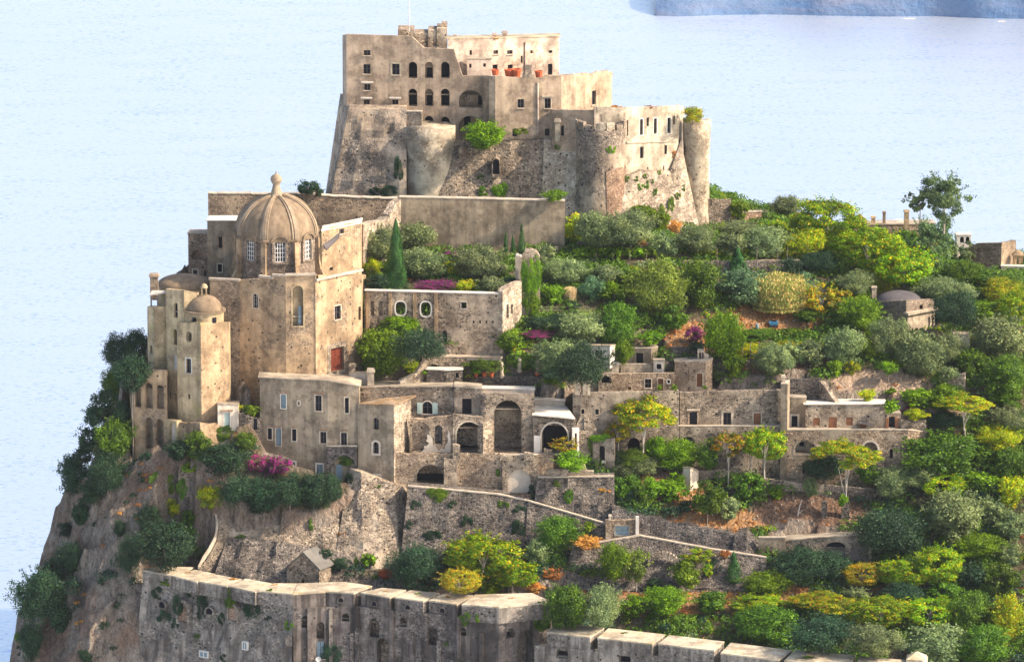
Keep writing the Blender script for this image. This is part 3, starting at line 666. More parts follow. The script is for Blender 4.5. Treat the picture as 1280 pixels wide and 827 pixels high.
for wq, x0, x1, y in ((cw[1], 326, 341, 347), (cw[2], 342, 357, 345), (cw[3], 358, 393, 344), (cw2[0], 395, 451, 344.5), (cw3[0], 263, 299, 350)):      # cornice
    g = G(); a, b = wq.uz(x0, y), wq.uz(x1, y); c = wq.p((a[0]+b[0])/2, (a[1]+b[1])/2+.01, .12); g.box(tuple(c), (abs(b[0]-a[0])+.35, .55, .32), wq.d); mesh('cornice', g.V, g.F, M['trim'], CH)
# drum
DX, DY = 346, 17.0
dc = pt(DX, 310, DY); dr = 52*MPP*1.02; dz0, dz1 = zat(352, DY), zat(304, DY-dr)
g = G(); g.lathe((dc.x, dc.y), [(dz0-2, dr), (dz1, dr)], 8, phase=math.pi/8+.12); mesh('drum', g.V, g.F, M['drum'], CH)
g = G(); g.lathe((dc.x, dc.y), [(dz1, dr*.96), (dz1+.01, dr+.35), (dz1+.3, dr+.45), (dz1+.5, dr+.1), (dz1+.55, dr*.93)], 8, phase=math.pi/8+.12); mesh('cornice', g.V, g.F, M['dome'], CH)
def domeprof(z0, h, r, n=18, e=1.0): return [(z0+h*math.sin(math.pi/2*i/n)**e, r*math.cos(math.pi/2*i/n)) for i in range(n)]+[(z0+h, .05)]
dh = zat(244, DY)-dz1-.5
g = G(); g.lathe((dc.x, dc.y), [(dz1+.1, dr*.985)]+domeprof(dz1+.5, dh, dr*.985, 22, 1.0), 64); dm = mesh('dome', g.V, g.F, M['dome'], CH, smooth=True)
for i in range(8):
    t = math.pi/4*i + .12 + math.pi/8; g = G(); P = domeprof(dz1+.5, dh, dr*.985, 22)
    for off, wd in ((0.0, .62), (.14, .26)):
        for (za, ra), (zb, rb) in zip(P[:-2], P[1:-1]):
            def q3(z, r, s, w0, up): rr = r+up*math.cos(math.asin(min(1, (z-dz1-.5)/dh))); return (dc.x+rr*math.cos(t)-s*w0*math.sin(t), dc.y+rr*math.sin(t)+s*w0*math.cos(t), z+up*(z-dz1-.5)/dh)
            u = .16+off; w1 = wd*(.35+.65*ra/dr); w2 = wd*(.35+.65*rb/dr)
            a, b, c, d = q3(za, ra, -1, w1, u), q3(za, ra, 1, w1, u), q3(zb, rb, 1, w2, u), q3(zb, rb, -1, w2, u)
            e, f, e2, f2 = q3(za, ra, -1, w1, -.2), q3(za, ra, 1, w1, -.2), q3(zb, rb, -1, w2, -.2), q3(zb, rb, 1, w2, -.2)
            g.poly([a, b, c, d]); g.poly([a, d, e2, e]); g.poly([b, f, f2, c])
    mesh('rib', g.V, g.F, M['dome_rib'], dm)
g = G(); lz = zat(244, DY); k = MPP
g.lathe((dc.x, dc.y), [(lz-.3, 8*k), (lz+.1, 8.6*k), (lz+.3, 7*k), (lz+1.0, 5.6*k), (lz+1.7, 4.2*k), (lz+1.75, 4.6*k), (lz+1.9, 4.9*k), (lz+1.95, 5.5*k), (lz+2.4, 7.3*k), (lz+2.9, 7.0*k), (lz+3.25, 4.5*k), (lz+3.4, 1.5*k), (lz+3.7, .8*k), (lz+3.9, .05)], 16)
mesh('finial', g.V, g.F, M['dome_rib'], CH, smooth=False)
for i in range(8):          # arched windows in the drum faces with hooded dormers
    t = math.pi/4*i + .12; nn = Vector((math.cos(t), math.sin(t))); ap = dr*math.cos(math.pi/8); ctr = Vector((dc.x, dc.y))+nn*ap; d = Vector((-nn.y, nn.x))
    wl = Wall(ctr-d*2, ctr+d*2); z0 = zat(328, DY-6)+.1; z1 = z0+3.55
    H = outline('arc', 1.15, z0, 2.85, z1); O = outline('arc', .75, z0-.3, 3.25, z1+.55); q = G()
    for n1 in range(len(H)):
        n2 = (n1+1) % len(H); q.poly([wl.p(*O[n1], .35), wl.p(*O[n2], .35), wl.p(*H[n2], .35), wl.p(*H[n1], .35)]); q.poly([wl.p(*H[n1], .35), wl.p(*H[n2], .35), wl.p(*H[n2], -.1), wl.p(*H[n1], -.1)]); q.poly([wl.p(*O[n1], -1.8), wl.p(*O[n2], -1.8), wl.p(*O[n2], .35), wl.p(*O[n1], .35)])
    dmr = mesh('dormer', q.V, q.F, M['drum'], CH)
    HD = outline('arc', .55, z1-.9, 3.45, z1+.8)[2:]; q = G()
    for p1, p2 in zip(HD[:-1], HD[1:]):
        q.poly([wl.p(*p1, -1.6), wl.p(*p2, -1.6), wl.p(*p2, .6), wl.p(*p1, .6)]); q.poly([wl.p(*p1, .6), wl.p(*p2, .6), wl.p(2+(p2[0]-2)*.86, p2[1]-.28, .6), wl.p(2+(p1[0]-2)*.86, p1[1]-.28, .6)])
    mesh('hood', q.V, q.F, M['dome'], dmr)
    q = G(); q.poly([wl.p(u, z, .03) for u, z in H]); pn = mesh('window', q.V, q.F, M['glass'], dmr)
    q = G()
    for u in (1.2, 1.6, 2.0, 2.4, 2.8): q.poly([wl.p(u-.06, z0, .1), wl.p(u+.06, z0, .1), wl.p(u+.06, z1-.12-abs(u-2)*.75, .1), wl.p(u-.06, z1-.12-abs(u-2)*.75, .1)])
    for f in (.02, .22, .42, .62, .8): z = z0+f*(z1-z0); hw = .82*(1 if f < .7 else .62); q.poly([wl.p(2-hw, z-.05, .11), wl.p(2+hw, z-.05, .11), wl.p(2+hw, z+.05, .11), wl.p(2-hw, z+.05, .11)])
    mesh('glazing_bar', q.V, q.F, M['frame'], dmr)
    # corner pier with scroll buttress
    t2 = t+math.pi/8; n3 = Vector((math.cos(t2), math.sin(t2))); d3 = Vector((-n3.y, n3.x)); q = G(); base = Vector((dc.x, dc.y))
    prof = [(dr-.5, dz0-1), (dr+1.5, dz0-1), (dr+1.5, dz0+.6), (dr+1.25, dz0+1.6), (dr+.75, dz0+2.5), (dr+.5, dz0+3.6), (dr+.35, dz1), (dr-.5, dz1)]
    for s_ in (-1, 1): q.poly([(*(base+n3*r_+d3*s_*.38), z) for r_, z in (prof if s_ < 0 else prof[::-1])])
    for (r1, za), (r2, zb_) in zip(prof[:-1], prof[1:]): q.poly([(*(base+n3*r1+d3*.38), za), (*(base+n3*r2+d3*.38), zb_), (*(base+n3*r2-d3*.38), zb_), (*(base+n3*r1-d3*.38), za)])
    mesh('buttress', q.V, q.F, M['church'], CH)
# transept block to the right of the dome, volute wall
Block('', '', '', [(402, 16), (451, 23)], [289, 279], [345, 345], 10, 'church', rmat='roof_white', parent=CH, mids={0: [(412, 288), (413, 283), (430, 282), (431, 279)]}, ops=[(0, 'win', 424, 286, 430, 292), (0, 'win', 412, 334, 416, 338)])
g = G(); P = [(404, 306, 14), (425, 290, 16), (424, 296, 16), (408, 312, 14)]; g.poly([pt(*p) for p in P]); g.poly([pt(x, y+1.5, Y+.4) for x, y, Y in P][::-1]); 
for i in range(4): a, b = P[i], P[(i+1) % 4]; g.poly([pt(*a), pt(a[0], a[1]+1.5, a[2]+.4), pt(b[0], b[1]+1.5, b[2]+.4), pt(*b)])
mesh('volute', g.V, g.F, M['dome_dark'], CH)
# houses behind the church to the left
Block('sacristy', 'olive-brown house with a white roof and yellow patch tucked left of the big dome', 'house', [(259, 26), (303, 25)], [276, 276], [350, 350], 9, 'convent', rmat='roof_white', over=.3, ops=[
  (0, 'win', 273, 296, 278, 310, dict(frame='brick', fw=.1)), (0, 'win', 272, 330, 277.5, 340, WF)])
Block('rear_house', 'narrow brown house at the far left behind the low brown dome', 'house', [(235, 30), (259.5, 29)], [292, 292], [360, 360], 7, 'church_rubble', rmat='roof', over=.3, ops=[
  (0, 'win', 241, 337, 247, 343, WF), (0, 'win', 255, 338, 258, 345), (0, 'blind', 240, 312, 258, 324, dict(mat='brick'))])
LD = thing('domed_chapel', 'broad low brown dome on a round base at the far left of the church', 'chapel', (pt(230, 362, 18).x, 18, zat(370, 18)))
c = pt(230, 362, 18); z = zat(365, 18)
g = G(); g.lathe((c.x, c.y), [(z-6, 4.3), (z+1.2, 4.2)], 40); mesh('wall', g.V, g.F, M['church_plain'], LD, smooth=True)
g = G(); g.lathe((c.x, c.y), [(z+1.19, 4.35), (z+1.3, 4.35)]+domeprof(z+1.3, 1.55, 4.2, 12), 40); mesh('dome', g.V, g.F, M['dome'], LD, smooth=True)
stick('bell_pillar', 'square brown chimney turret at the extreme left above the sea balcony', 'chimney', 193, 345, 374, 14, 5, 'church_rubble', cap=.4)
# west front facing the sea
WFr, ww = Block('west_block', 'tall yellow-stained wall with narrow pointed windows left of the little domed turret', 'building', [(207, 6), (230, 3), (246, 3.5)], [361, 363, 366], [560, 560, 560], 14, 'church_plain', roof='parapet', rmat='roof_white', parapet=.4, ops=[
  (0, 'arc', 217.5, 378, 222, 397), (0, 'arc', 217, 411, 221, 431), (0, 'shut', 217.8, 444, 221, 462, dict(mat='frame')), (0, 'win', 210.8, 490, 213.6, 498.5), (0, 'win', 218.2, 491.5, 220.6, 500)])
SB, ww = Block('sea_loggia', 'slim plastered house with a small awning balcony at the left edge of the church', 'house', [(184, 9), (193, 6.5), (207.5, 6.8)], [383, 383, 383], [470, 470, 470], 8, 'church_plain', roof='parapet', rmat='roof', parapet=.8, ops=[(0, 'win', 187.5, 432, 190.5, 442)])
g = G()
for px, Y in ((189, 8.2), (197, 6.7), (206, 7)): p = pt(px, 384, Y); g.box((p.x, p.y+.2, p.z-.3), (.22, .22, 2.0))
mesh('post', g.V, g.F, M['wood_grey'], SB)
g = G(); a, b, c2, d = pt(187, 370, 7.5), pt(208, 366, 6.2), pt(208, 364, 9.5), pt(190, 364, 10)
V = [a, b, c2, d] + [p+Vector((0, 0, .15)) for p in (a, b, c2, d)]; g.add(V, [(3, 2, 1, 0), (4, 5, 6, 7), (0, 1, 5, 4), (1, 2, 6, 5), (2, 3, 7, 6), (3, 0, 4, 7)]); mesh('awning', g.V, g.F, M['pale'], SB)
# little domed turret
TU, tw_ = Block('domed_turret', 'yellow and rubble turret carrying a small tan dome with a tiny lantern', 'tower', [(221, 2.5), (250.5, 0), (286, 2.8)], [403.5, 403, 402.5], [540, 540, 540], 10, 'church_plain', roof='parapet', rmat='roof', parapet=.1, ops=[
  (0, 'oval', 234, 416, 239, 426, dict(frame='dome', fw=.2, nobars=1)), (0, 'win', 232.5, 448, 239, 466, dict(frame='white')), (0, 'win', 235, 492.5, 237.8, 498.5)])
g = G(); wq = tw_[1]; zt_, zb_ = wq.uz(268, 404.5)[1], wq.uz(268, 560)[1]      # rubble facing of the right-hand face
vv, ff = cutface([(0.02, zb_), (wq.L-.02, zb_), (wq.L-.02, zt_), (0.02, zt_)], []); g.add([wq.p(u, z, .06) for u, z in vv], ff); g.poly([wq.p(.02, zb_, .06), wq.p(.02, zt_, .06), wq.p(.02, zt_, -.05), wq.p(.02, zb_, -.05)]); mesh('rubble_facing', g.V, g.F, M['church'], TU)
c = pt(255.5, 398, 4); z0, z1 = zat(405, 4), zat(387.5, 4); r = 24.5*MPP
g = G(); g.lathe((c.x, c.y), [(z0-1, r), (z1, r)], 32); mesh('drum', g.V, g.F, M['church_plain'], TU, smooth=True)
g = G(); g.lathe((c.x, c.y), [(z1-.05, r+.05), (z1, r+.35), (z1+.2, r+.35), (z1+.21, r-.2)], 32); mesh('cornice', g.V, g.F, M['dome'], TU)
g = G(); g.lathe((c.x, c.y), domeprof(z1+.15, 2.35, r*.9, 14), 32); mesh('dome', g.V, g.F, M['dome'], TU, smooth=True)
g = G(); zt = z1+2.35
for s_ in (-1, 1):
    for s2 in (-1, 1): g.box((c.x+s_*.34, c.y+s2*.34, zt), (.2, .2, 1.25))
g.lathe((c.x, c.y), [(zt-.1, .75), (zt+.1, .72), (zt+.1, .05)], 12); g.lathe((c.x, c.y), [(zt+1.2, .55), (zt+1.35, .6), (zt+1.75, .42), (zt+1.95, .05)], 12); mesh('lantern', g.V, g.F, M['church_plain'], TU)
for a in (-2.05, -1.0):
    nn = Vector((math.cos(a), math.sin(a))); ctr = Vector((c.x, c.y))+nn*r; d = Vector((-nn.y, nn.x)); wl = Wall(ctr-d, ctr+d); q = G(); zz = z1-1.5
    q.poly([wl.p(.65, zz, .06), wl.p(1.35, zz, .06), wl.p(1.35, zz+.9, .06), wl.p(.65, zz+.9, .06)]); mesh('window', q.V, q.F, M['void'], TU)
Block('footing_ledge', 'ledge of worn masonry under the domed turret', 'wall', [(219, 1), (250, -3.3), (285, 0)], [527, 528, 531], [560, 560, 560], 8, 'church', roof='parapet', rag=.1, rmat='roof', parapet=.05, ops=[(0, 'blind', 211, 526, 219.5, 551)])
Slab('arch_pier', 'single tall blind arch pier between the sea arcade and the turret', 'arch', (207.5, 1.6), (221, -.2), 524, 526, [580, 580], 1.0, 'church_plain', ops=[('blind', 211.6, 528, 219.4, 553, dict(mat='pale'))])
SA, sw = Block('sea_arcade', 'two-storey block of tall blind arches standing at the brink of the cliff', 'building', [(163, 6), (167, 3.2), (208, 1.5)], [459, 459.5, 463], [560, 565, 580], 10, 'church', roof='parapet', rmat='roof', parapet=.5, ops=
  [(1, 'blind', a, b, c_, d, dict(mat='convent', depth=1.3)) for a, b, c_, d in ((166.9, 476, 176, 508.6), (181.5, 478, 190.8, 510), (195.6, 481, 204.8, 511), (181.8, 521, 191, 561), (195.6, 523.5, 204.8, 567))])
Block('annex', 'tiny whitewashed outhouse with a pale green door and ivy at the foot of the church', 'hut', [(272, -1), (298, -.5)], [505.5, 506], [535, 535], 5, 'pale', rmat='roof', over=.1, ops=[(0, 'door', 280, 515.5, 287.5, 533, dict(mat='green_door', frame='white', fw=.1, lintel=1, lm='brick'))])
Slab('garden_wall', 'low dark wall between the tiny outhouse and the convent', 'wall', (298, 0), (327, .5), 517, 524, [560, 560], .6, 'rubble', rag=.1, ops=[('win', 317, 523, 321.5, 537)])

# ================================================================== convent
CV, vw = Block('convent', 'long plain grey-brown convent with small white-framed windows above the dark trees', 'convent', [(324.5, 1), (410, -1.5), (449, -2)], [472.5, 476, 483], [610, 615, 615], 9, 'convent', rmat='roof', over=.3, drop=.6, ops=[
  (0, 'win', 351, 493, 357.5, 510, dict(frame='white', fw=.12, lintel=1, lm='brick', mat='bluegrey')), (0, 'win', 394, 494, 402, 513.5, dict(frame='pale', fw=.13, lintel=1, lm='brick')), (1, 'win', 431, 497, 436, 516, dict(frame='trim')),
  (0, 'win', 334.5, 535, 340, 549, WF), (0, 'win', 345, 535, 351.5, 557, dict(frame='pale', fw=.12, mat='bluegrey')), (0, 'win', 365, 536, 370.5, 551, WF), (0, 'win', 400, 539.5, 408, 554, WF), (1, 'win', 426, 540.5, 433.6, 556, WF),
  (0, 'win', 362, 577, 369, 592, dict(frame='white', fw=.22, mat='bluegrey')), (0, 'win', 396, 580, 403.5, 592, dict(frame='white', fw=.22, mat='bluegrey')), (0, 'oval', 371.8, 501, 375, 506.5, dict(mat='convent', frame='pale', fw=.12, depth=.15))])
for x0, x1, y in ((334, 352.5, 534), (364, 371.5, 534), (399, 409, 537.5), (425, 434.5, 539)):
    wq = vw[0] if x0 < 410 else vw[1]; a, b = wq.uz(x0, y), wq.uz(x1, y); g = G(); g.box(tuple(wq.p((a[0]+b[0])/2, a[1]+.15, .12)), (b[0]-a[0], .3, .14), wq.d); mesh('tile_hood', g.V, g.F, M['brick'], CV)
CA, _ = Block('kitchen_arch', 'dark-stone arch with a white-framed door at the right foot of the convent', 'arch', [(408, -2.3), (446, -3)], [558, 558], [640, 640], 1.6, 'lava', rmat='trim', over=.05, ops=[(0, 'blind', 417, 569, 444, 612, dict(mat='ruin_warm', depth=1.0))])
inner(_[0], CA, 419.5, 583, 425.5, 600, .95, 'bluegrey', 'door')
VT, vw = Block('square_tower', 'tall battered square tower with dry weeds on its roof right of the convent', 'tower', [(447, -2.5), (492, -4.6), (513.5, 1)], [505, 508, 500], [650, 650, 650], 7, 'convent', roof='parapet', rmat='rust', parapet=.1, rag=.12, ops=[
  (0, 'arc', 466.5, 522, 473.5, 536.5, dict(frame='convent')), (0, 'arc', 466.5, 552, 473.5, 566.5, dict(frame='pale', fw=.3)), (0, 'win', 469, 594, 474.5, 602.5, dict(frame='pale', fw=.3))])
g = G(); wq = vw[1]; za, zb_ = wq.uz(502, 505)[1], wq.uz(502, 640)[1]; vv, ff = cutface([(0, zb_), (wq.L, zb_), (wq.L, za), (0, za+.2)], []); g.add([wq.p(u, z, .05) for u, z in vv], ff); g.poly([wq.p(0, zb_, .05), wq.p(0, za, .05), wq.p(0, za, -.05), wq.p(0, zb_, -.05)]); mesh('rubble_facing', g.V, g.F, M['cream_rubble'], VT)
g = G(); P = [(447, 506, -2.4), (475, 500, .5), (520, 495, 2), (514, 499, .5), (493, 507.5, -4.4)]; V = [pt(*p) for p in P]; V2 = [v+Vector((0, 0, .25)) for v in V]
g.add(V+V2, [tuple(range(5, 10)), (0, 1, 2, 3, 4)[::-1]] + [(i, (i+1) % 5, 5+(i+1) % 5, 5+i) for i in range(5)]); mesh('roof', g.V, g.F, M['rust'], VT)
Curtain('tower_batter', 'splayed rubble footing of the square tower', 'buttress', [(418, 704, -13), (455, 715, -14.5), (500, 712, -13.5), (520, 700, -9)], [(437, 585, -3), (451, 590, -5.2), (493, 606, -6), (514, 606, -3)], 5, 'ruin', amp=.45)
Block('convent_wing', 'long low wing with a green-shuttered arched window right of the square tower', 'building', [(449, 3), (568, 1.5)], [484, 483.5], [535, 535], 9, 'ruin', rmat='roof', over=.2, ops=[
  (0, 'arc', 528, 501.5, 540.5, 517, dict(frame='pale', fw=.15, shutters='green_door'))])
Block('rubble_bay', 'short rubble bay with a black rectangular doorway left of the ruined apse', 'ruin', [(568, 1.0), (602, .6)], [483, 486], [525, 525], 7, 'ruin', rmat='roof', over=.1, mids={0: [(585, 482)]}, ops=[(0, 'win', 577.5, 498, 589.5, 517.5, dict(nobars=1, mat='void'))])
# ruined cathedral level
Slab('ruined_wall', 'ragged ruined wall with broken arches and white plaster remains', 'ruin', (512, -1.5), (566, -2), 523, 519, [568, 568], 1.0, 'ruin_warm', rag=.2, mid=[(530, 524), (548, 521)], ops=[
  ('blind', 514.5, 527, 537, 564, dict(mat='ruin_warm', depth=.4)), ('blind', 543.5, 531, 553, 555, dict(mat='lava', depth=.5))])
g = G(); wl = Wall((xat(512, -1.5), -1.5), (xat(566, -2), -2))
Pw = [(526, 565), (563.5, 565), (563.2, 549), (562.4, 541), (560.5, 537), (559.6, 545), (559.9, 552), (557, 556), (555.5, 561), (551, 560.5), (548, 563), (544.5, 557.5), (541.5, 555), (540.5, 547), (537.5, 543), (533.5, 542.5), (534.5, 547), (532.5, 551), (536.5, 553.5), (533, 557), (530, 557), (530.5, 561)]
vv, ff = cutface([wl.uz(*p) for p in Pw], []); g.add([wl.p(u, z, .05) for u, z in vv], ff); mesh('plaster_patch', g.V, g.F, M['pale'], bpy.data.objects['ruined_wall'])
RA, rw = Block('ruined_arch', 'rubble bay with a deep dark round arch left of the great ruined apse', 'ruin', [(566, -2.2), (605, -2)], [517, 521], [580, 580], 8, 'ruin', roof='parapet', rag=.1, rmat='roof', parapet=.1, ops=[(0, 'niche', 571, 527, 601, 566, dict(frame='cream', fw=.25))])
Slab('buttress', 'slanting rubble buttress against the left side of the great ruined apse', 'buttress', (604, -4.5), (617, -2.8), 529, 524, [572, 572], 1.2, 'ruin', rag=.15, mid=[(609, 527)])
AP, aw = Block('ruined_apse', 'great open ruined apse with a tall coffered arch in the middle of the ruins', 'ruin', [(601, -.5), (668, -.7)], [491, 492], [575, 575], 12, 'ruin', roof='parapet', rmat='roof', rag=.08, parapet=.1, ops=[(0, 'blind', 617.5, 500, 652, 566, dict(mat='cream_rubble', depth=4.5))])
g = G(); wl = aw[0]; H = outline('arc', *wl.rect(619, 503, 640, 560)); O = outline('arc', *wl.rect(617.7, 501, 644, 564))
q = G(); inner(wl, AP, 636, 536, 646, 560, 4.3, 'ruin', 'altar')
for i in range(2, len(H)-1):
    q.poly([wl.p(*O[i], -2), wl.p(*O[i+1], -2), wl.p(*H[i+1], -4.4), wl.p(*H[i], -4.4)])
mesh('vault', q.V, q.F, M['ruin_warm'], AP)
for x0, x1 in ((602, 607.5),): 
    g = G()
    for j in range(9): y = 494+j*5; a, b = wl.rect(x0, y, x1-(j % 2)*1.8, y+3.6)[:2], wl.rect(x0, y, x1-(j % 2)*1.8, y+3.6)[2:]; g.box(tuple(wl.p((a[0]+b[0])/2, a[1], .03)), (b[0]-a[0], .12, b[1]-a[1]), wl.d)
    mesh('quoin', g.V, g.F, M['lava'], AP)
Block('roof_terrace', 'flat pale roof slab layered above the great ruined apse', 'terrace', [(603, 4), (668, 4)], [486, 487], [492, 492], 4, 'pale', rmat='roof_white', extra_base=.5, carve=False)
CP, cw_ = Block('ruined_chapel', 'open chapel with a round arch under a sloping white canopy roof', 'chapel', [(666.5, -1.2), (720, -1.8)], [521, 524], [580, 580], 9, 'ruin', roof='none', rmat='roof', ops=[(0, 'niche', 677, 528.5, 709.5, 566, dict(frame='pale', fw=.25, depth=3)), (0, 'win', 709.9, 546, 714, 553)])
g = G(); P = [(665, 519, -1.7), (719, 524, -2.3), (708, 509, 6), (669, 508, 6)]; V = [pt(*p) for p in P]; V2 = [v+Vector((0, 0, .22)) for v in V]; g.add(V+V2, [(3, 2, 1, 0), (4, 5, 6, 7), (0, 1, 5, 4), (1, 2, 6, 5), (2, 3, 7, 6), (3, 0, 4, 7)]); mesh('canopy', g.V, g.F, M['roof_white'], CP)
g = G(); u0, z0, u1, z1 = cw_[0].rect(667.5, 544, 676.5, 568); g.poly([cw_[0].p(u0, z0, .04), cw_[0].p(u1, z0, .04), cw_[0].p(u1, z1, .04), cw_[0].p(u0, z1, .04)]); mesh('plaster_patch', g.V, g.F, M['white'], CP)
Block('layered_roof', 'stepped stone roof tier behind the white canopy', 'roof', [(668, 6.2), (706, 6)], [499, 501], [512, 512], 3, 'pale', rmat='roof_white', carve=False, extra_base=.5)
# gable with iron cross
GB, gw = Slab('bell_gable', 'small curved gable with a dark iron cross beside the white canopy', 'gable', (719, -1.5), (746, -1), 536, 537, [590, 590], .8, 'ruin', mid=[(722, 527), (726, 520.5), (731, 518.5), (737, 524), (744, 532)])
g = G(); a = gw.uz(729.3, 535.5); b = gw.uz(729.3, 522); g.box(tuple(gw.p(a[0], a[1], .1)), (.16, .1, b[1]-a[1]), gw.d); g.box(tuple(gw.p(a[0], b[1]-.65, .1)), (.75, .12, .15), gw.d)
single('iron_cross', 'black iron cross mounted on the small curved gable', 'cross', g.V, g.F, M['metal'])
Slab('white_pilaster', 'pair of white plastered piers below the small gable', 'pier', (715.5, -2.6), (724, -2.4), 535, 535, [568, 568], .6, 'white', ops=[('niche', 718.5, 541, 721.2, 562, dict(depth=.4))])
Slab('ivy_gate', 'grey ruined gateway wall covered in ivy right of the small gable', 'gate', (741, -2), (768, -2.5), 546, 548, [590, 590], .9, 'ruin', ops=[('niche', 749, 557, 756, 582, dict(depth=.6)), ('shut', 752.5, 575, 757.5, 579, dict(mat='white'))], rag=.12)
# lower level under the ruins
LL, lw = Block('undercroft', 'long masonry undercroft with a wide dark arch below the ruins', 'building', [(494, -4.2), (640, -4.6), (692, -4)], [566, 566, 569], [618, 622, 622], 5, 'ruin_warm', roof='parapet', rmat='roof', rag=.12, parapet=.05, ops=[
  (0, 'niche', 520.5, 580.6, 554.5, 607.5, dict(frame='ruin', fw=.2)), (0, 'blind', 634.9, 586, 639.5, 616, dict(mat='pale'))])
bl = lw[0]
Slab('arched_bay', 'projecting rubble bay with a pale walled-up arch', 'ruin', (628, -5.2), (672, -5), 569, 569, [624, 624], .7, 'ruin', cap='trim', ops=[('blind', 634.6, 586.5, 663.5, 616, dict(mat='pale', depth=.45))])
Slab('buttress', 'rubble buttress right of the wide dark arch', 'buttress', (555, -5.3), (571.5, -5.2), 573, 574, [612, 612], 1.0, 'ruin', rag=.1)
for i, (x0, x1, t, Y, lab) in enumerate(((566, 575, 555, -5, 'jagged remnant of wall between the dark arch bay and the undercroft'), (625, 641, 567, -5.8, 'low remnant of parapet under the great apse'), (655, 667, 565, -5.8, 'loose stones lying before the sloping canopy chapel'), (680, 690, 561, -3.5, 'broken square pillar stump in front of the canopy chapel'))):
    Slab('wall_remnant', lab, 'ruin', (x0, Y), (x1, Y), t, t+2, [574, 574], .9, 'ruin', rag=.3, extra=.2)
Slab('low_wall', 'low pale garden wall with a stepped end below the canopy chapel', 'wall', (683, -6.5), (742, -6.8), 587, 589, [600, 600], .8, 'cream_rubble', mid=[(722, 588), (724, 580), (730, 578), (733, 588)])
# terrace walls
Curtain('terrace_wall', 'broad rubble terrace wall right of the splayed tower footing', 'wall', [(500, 706, -12.8), (600, 700, -13), (668, 690, -13)], [(510, 608, -8.5), (624, 618.5, -9.3), (662, 627, -9.8)], 3.5, 'rubble', rmat='trim', amp=.4)
Curtain('terrace_wall', 'dark rubble terrace wall above the sloping path', 'wall', [(664, 655, -9.2), (768, 668, -9.8)], [(672, 597, -6.8), (768, 596, -7.3)], 3, 'rubble', rmat='trim', amp=.45)
Curtain('path_wall', 'retaining wall under the pale handrail of the sloping path', 'wall', [(655, 690, -13), (757, 712, -14.5)], [(660, 626.5, -10), (757, 655, -12)], 1.6, 'rubble', rmat='trim', amp=.35)
HU, hw_ = Block('watch_hut', 'small square stone hut with a grey-blue shutter on the sloping path', 'hut', [(757, -13.6), (799, -13.9)], [650, 649], [690, 690], 3.5, 'ruin_warm', roof='parapet', rmat='roof', rag=.08, ops=[(0, 'shut', 769, 657, 786, 668.5, dict(mat='bluegrey', frame='trim', fw=.12))])
stick('pinnacle', '', '', 762.5, 645, 652, -13.4, 1.6, 'pale', parent=HU, cap=.3); stick('pinnacle', '', '', 796.5, 645, 670, -14, 2.0, 'white', parent=HU)
Curtain('lava_wall', 'black lava-stone retaining wall right of the small stone hut', 'wall', [(765, 672, -12), (850, 694, -13), (950, 706, -14)], [(765, 634, -9.5), (850, 655, -10.5), (918, 668, -11.5)], 3, 'lava', amp=.45)
Curtain('rubble_bastion', 'rounded rubble bastion at the right end of the black lava wall', 'wall', [(914, 700, -14), (932, 704, -15), (952, 698, -14)], [(918, 669, -11.8), (934, 664, -12.3), (949, 672, -11.6)], 3, 'rubble', amp=.3)
Slab('plaster_wall', 'short smooth pale wall left of the arched sheds', 'wall', (948, -13.6), (982, -14), 672, 672, [700, 700], .5, 'convent', cap='trim')
Curtain('ramp_wall', 'pale-edged ramp wall with a walled-up arch running down to the right', 'wall', [(700, 742, -20), (800, 738, -20), (890, 735, -20), (958, 725, -19)], [(715, 684, -15.5), (799, 670, -14.8), (890, 687, -16), (958, 697.5, -17)], 2, 'rubble', rmat='trim', amp=.35)
g = G(); wl = Wall((xat(810, -17.9), -17.9), (xat(848, -18.1), -18.1))
for j in range(13):
    t = math.pi*(j+.12)/13; t2 = math.pi*(j+.8)/13; P = [wl.uz(829+r_*math.cos(a_), 706-r_*.85*math.sin(a_)) for r_, a_ in ((15, t), (20, t), (20, t2), (15, t2))]
    g.add([wl.p(u, z, .25) for u, z in P]+[wl.p(u, z, -.6) for u, z in P], [(0, 3, 2, 1), (0, 1, 5, 4), (1, 2, 6, 5), (2, 3, 7, 6), (3, 0, 4, 7)])
mesh('arch_stones', g.V, g.F, M['ruin'], bpy.data.objects['ramp_wall'])
SH, sw_ = Block('shed_row', 'row of rubble sheds with wooden doors under round arches and a pale roof edge', 'shed', [(983, -13.5), (1030, -14), (1090, -14.5)], [676, 671, 669.5], [705, 705, 705], 6, 'ruin', rmat='roof', over=.2, ops=[
  (0, 'arcdoor', 993, 679, 1006, 700, dict(mat='wood_grey')), (1, 'arc', 1033, 677, 1056.5, 686, dict(mat='void', nobars=1, depth=.6)), (1, 'shut', 1033, 684, 1056.5, 701, dict(mat='wood_grey', depth=.3)), (1, 'arcdoor', 1063, 677, 1086, 701, dict(mat='wood_grey'))])
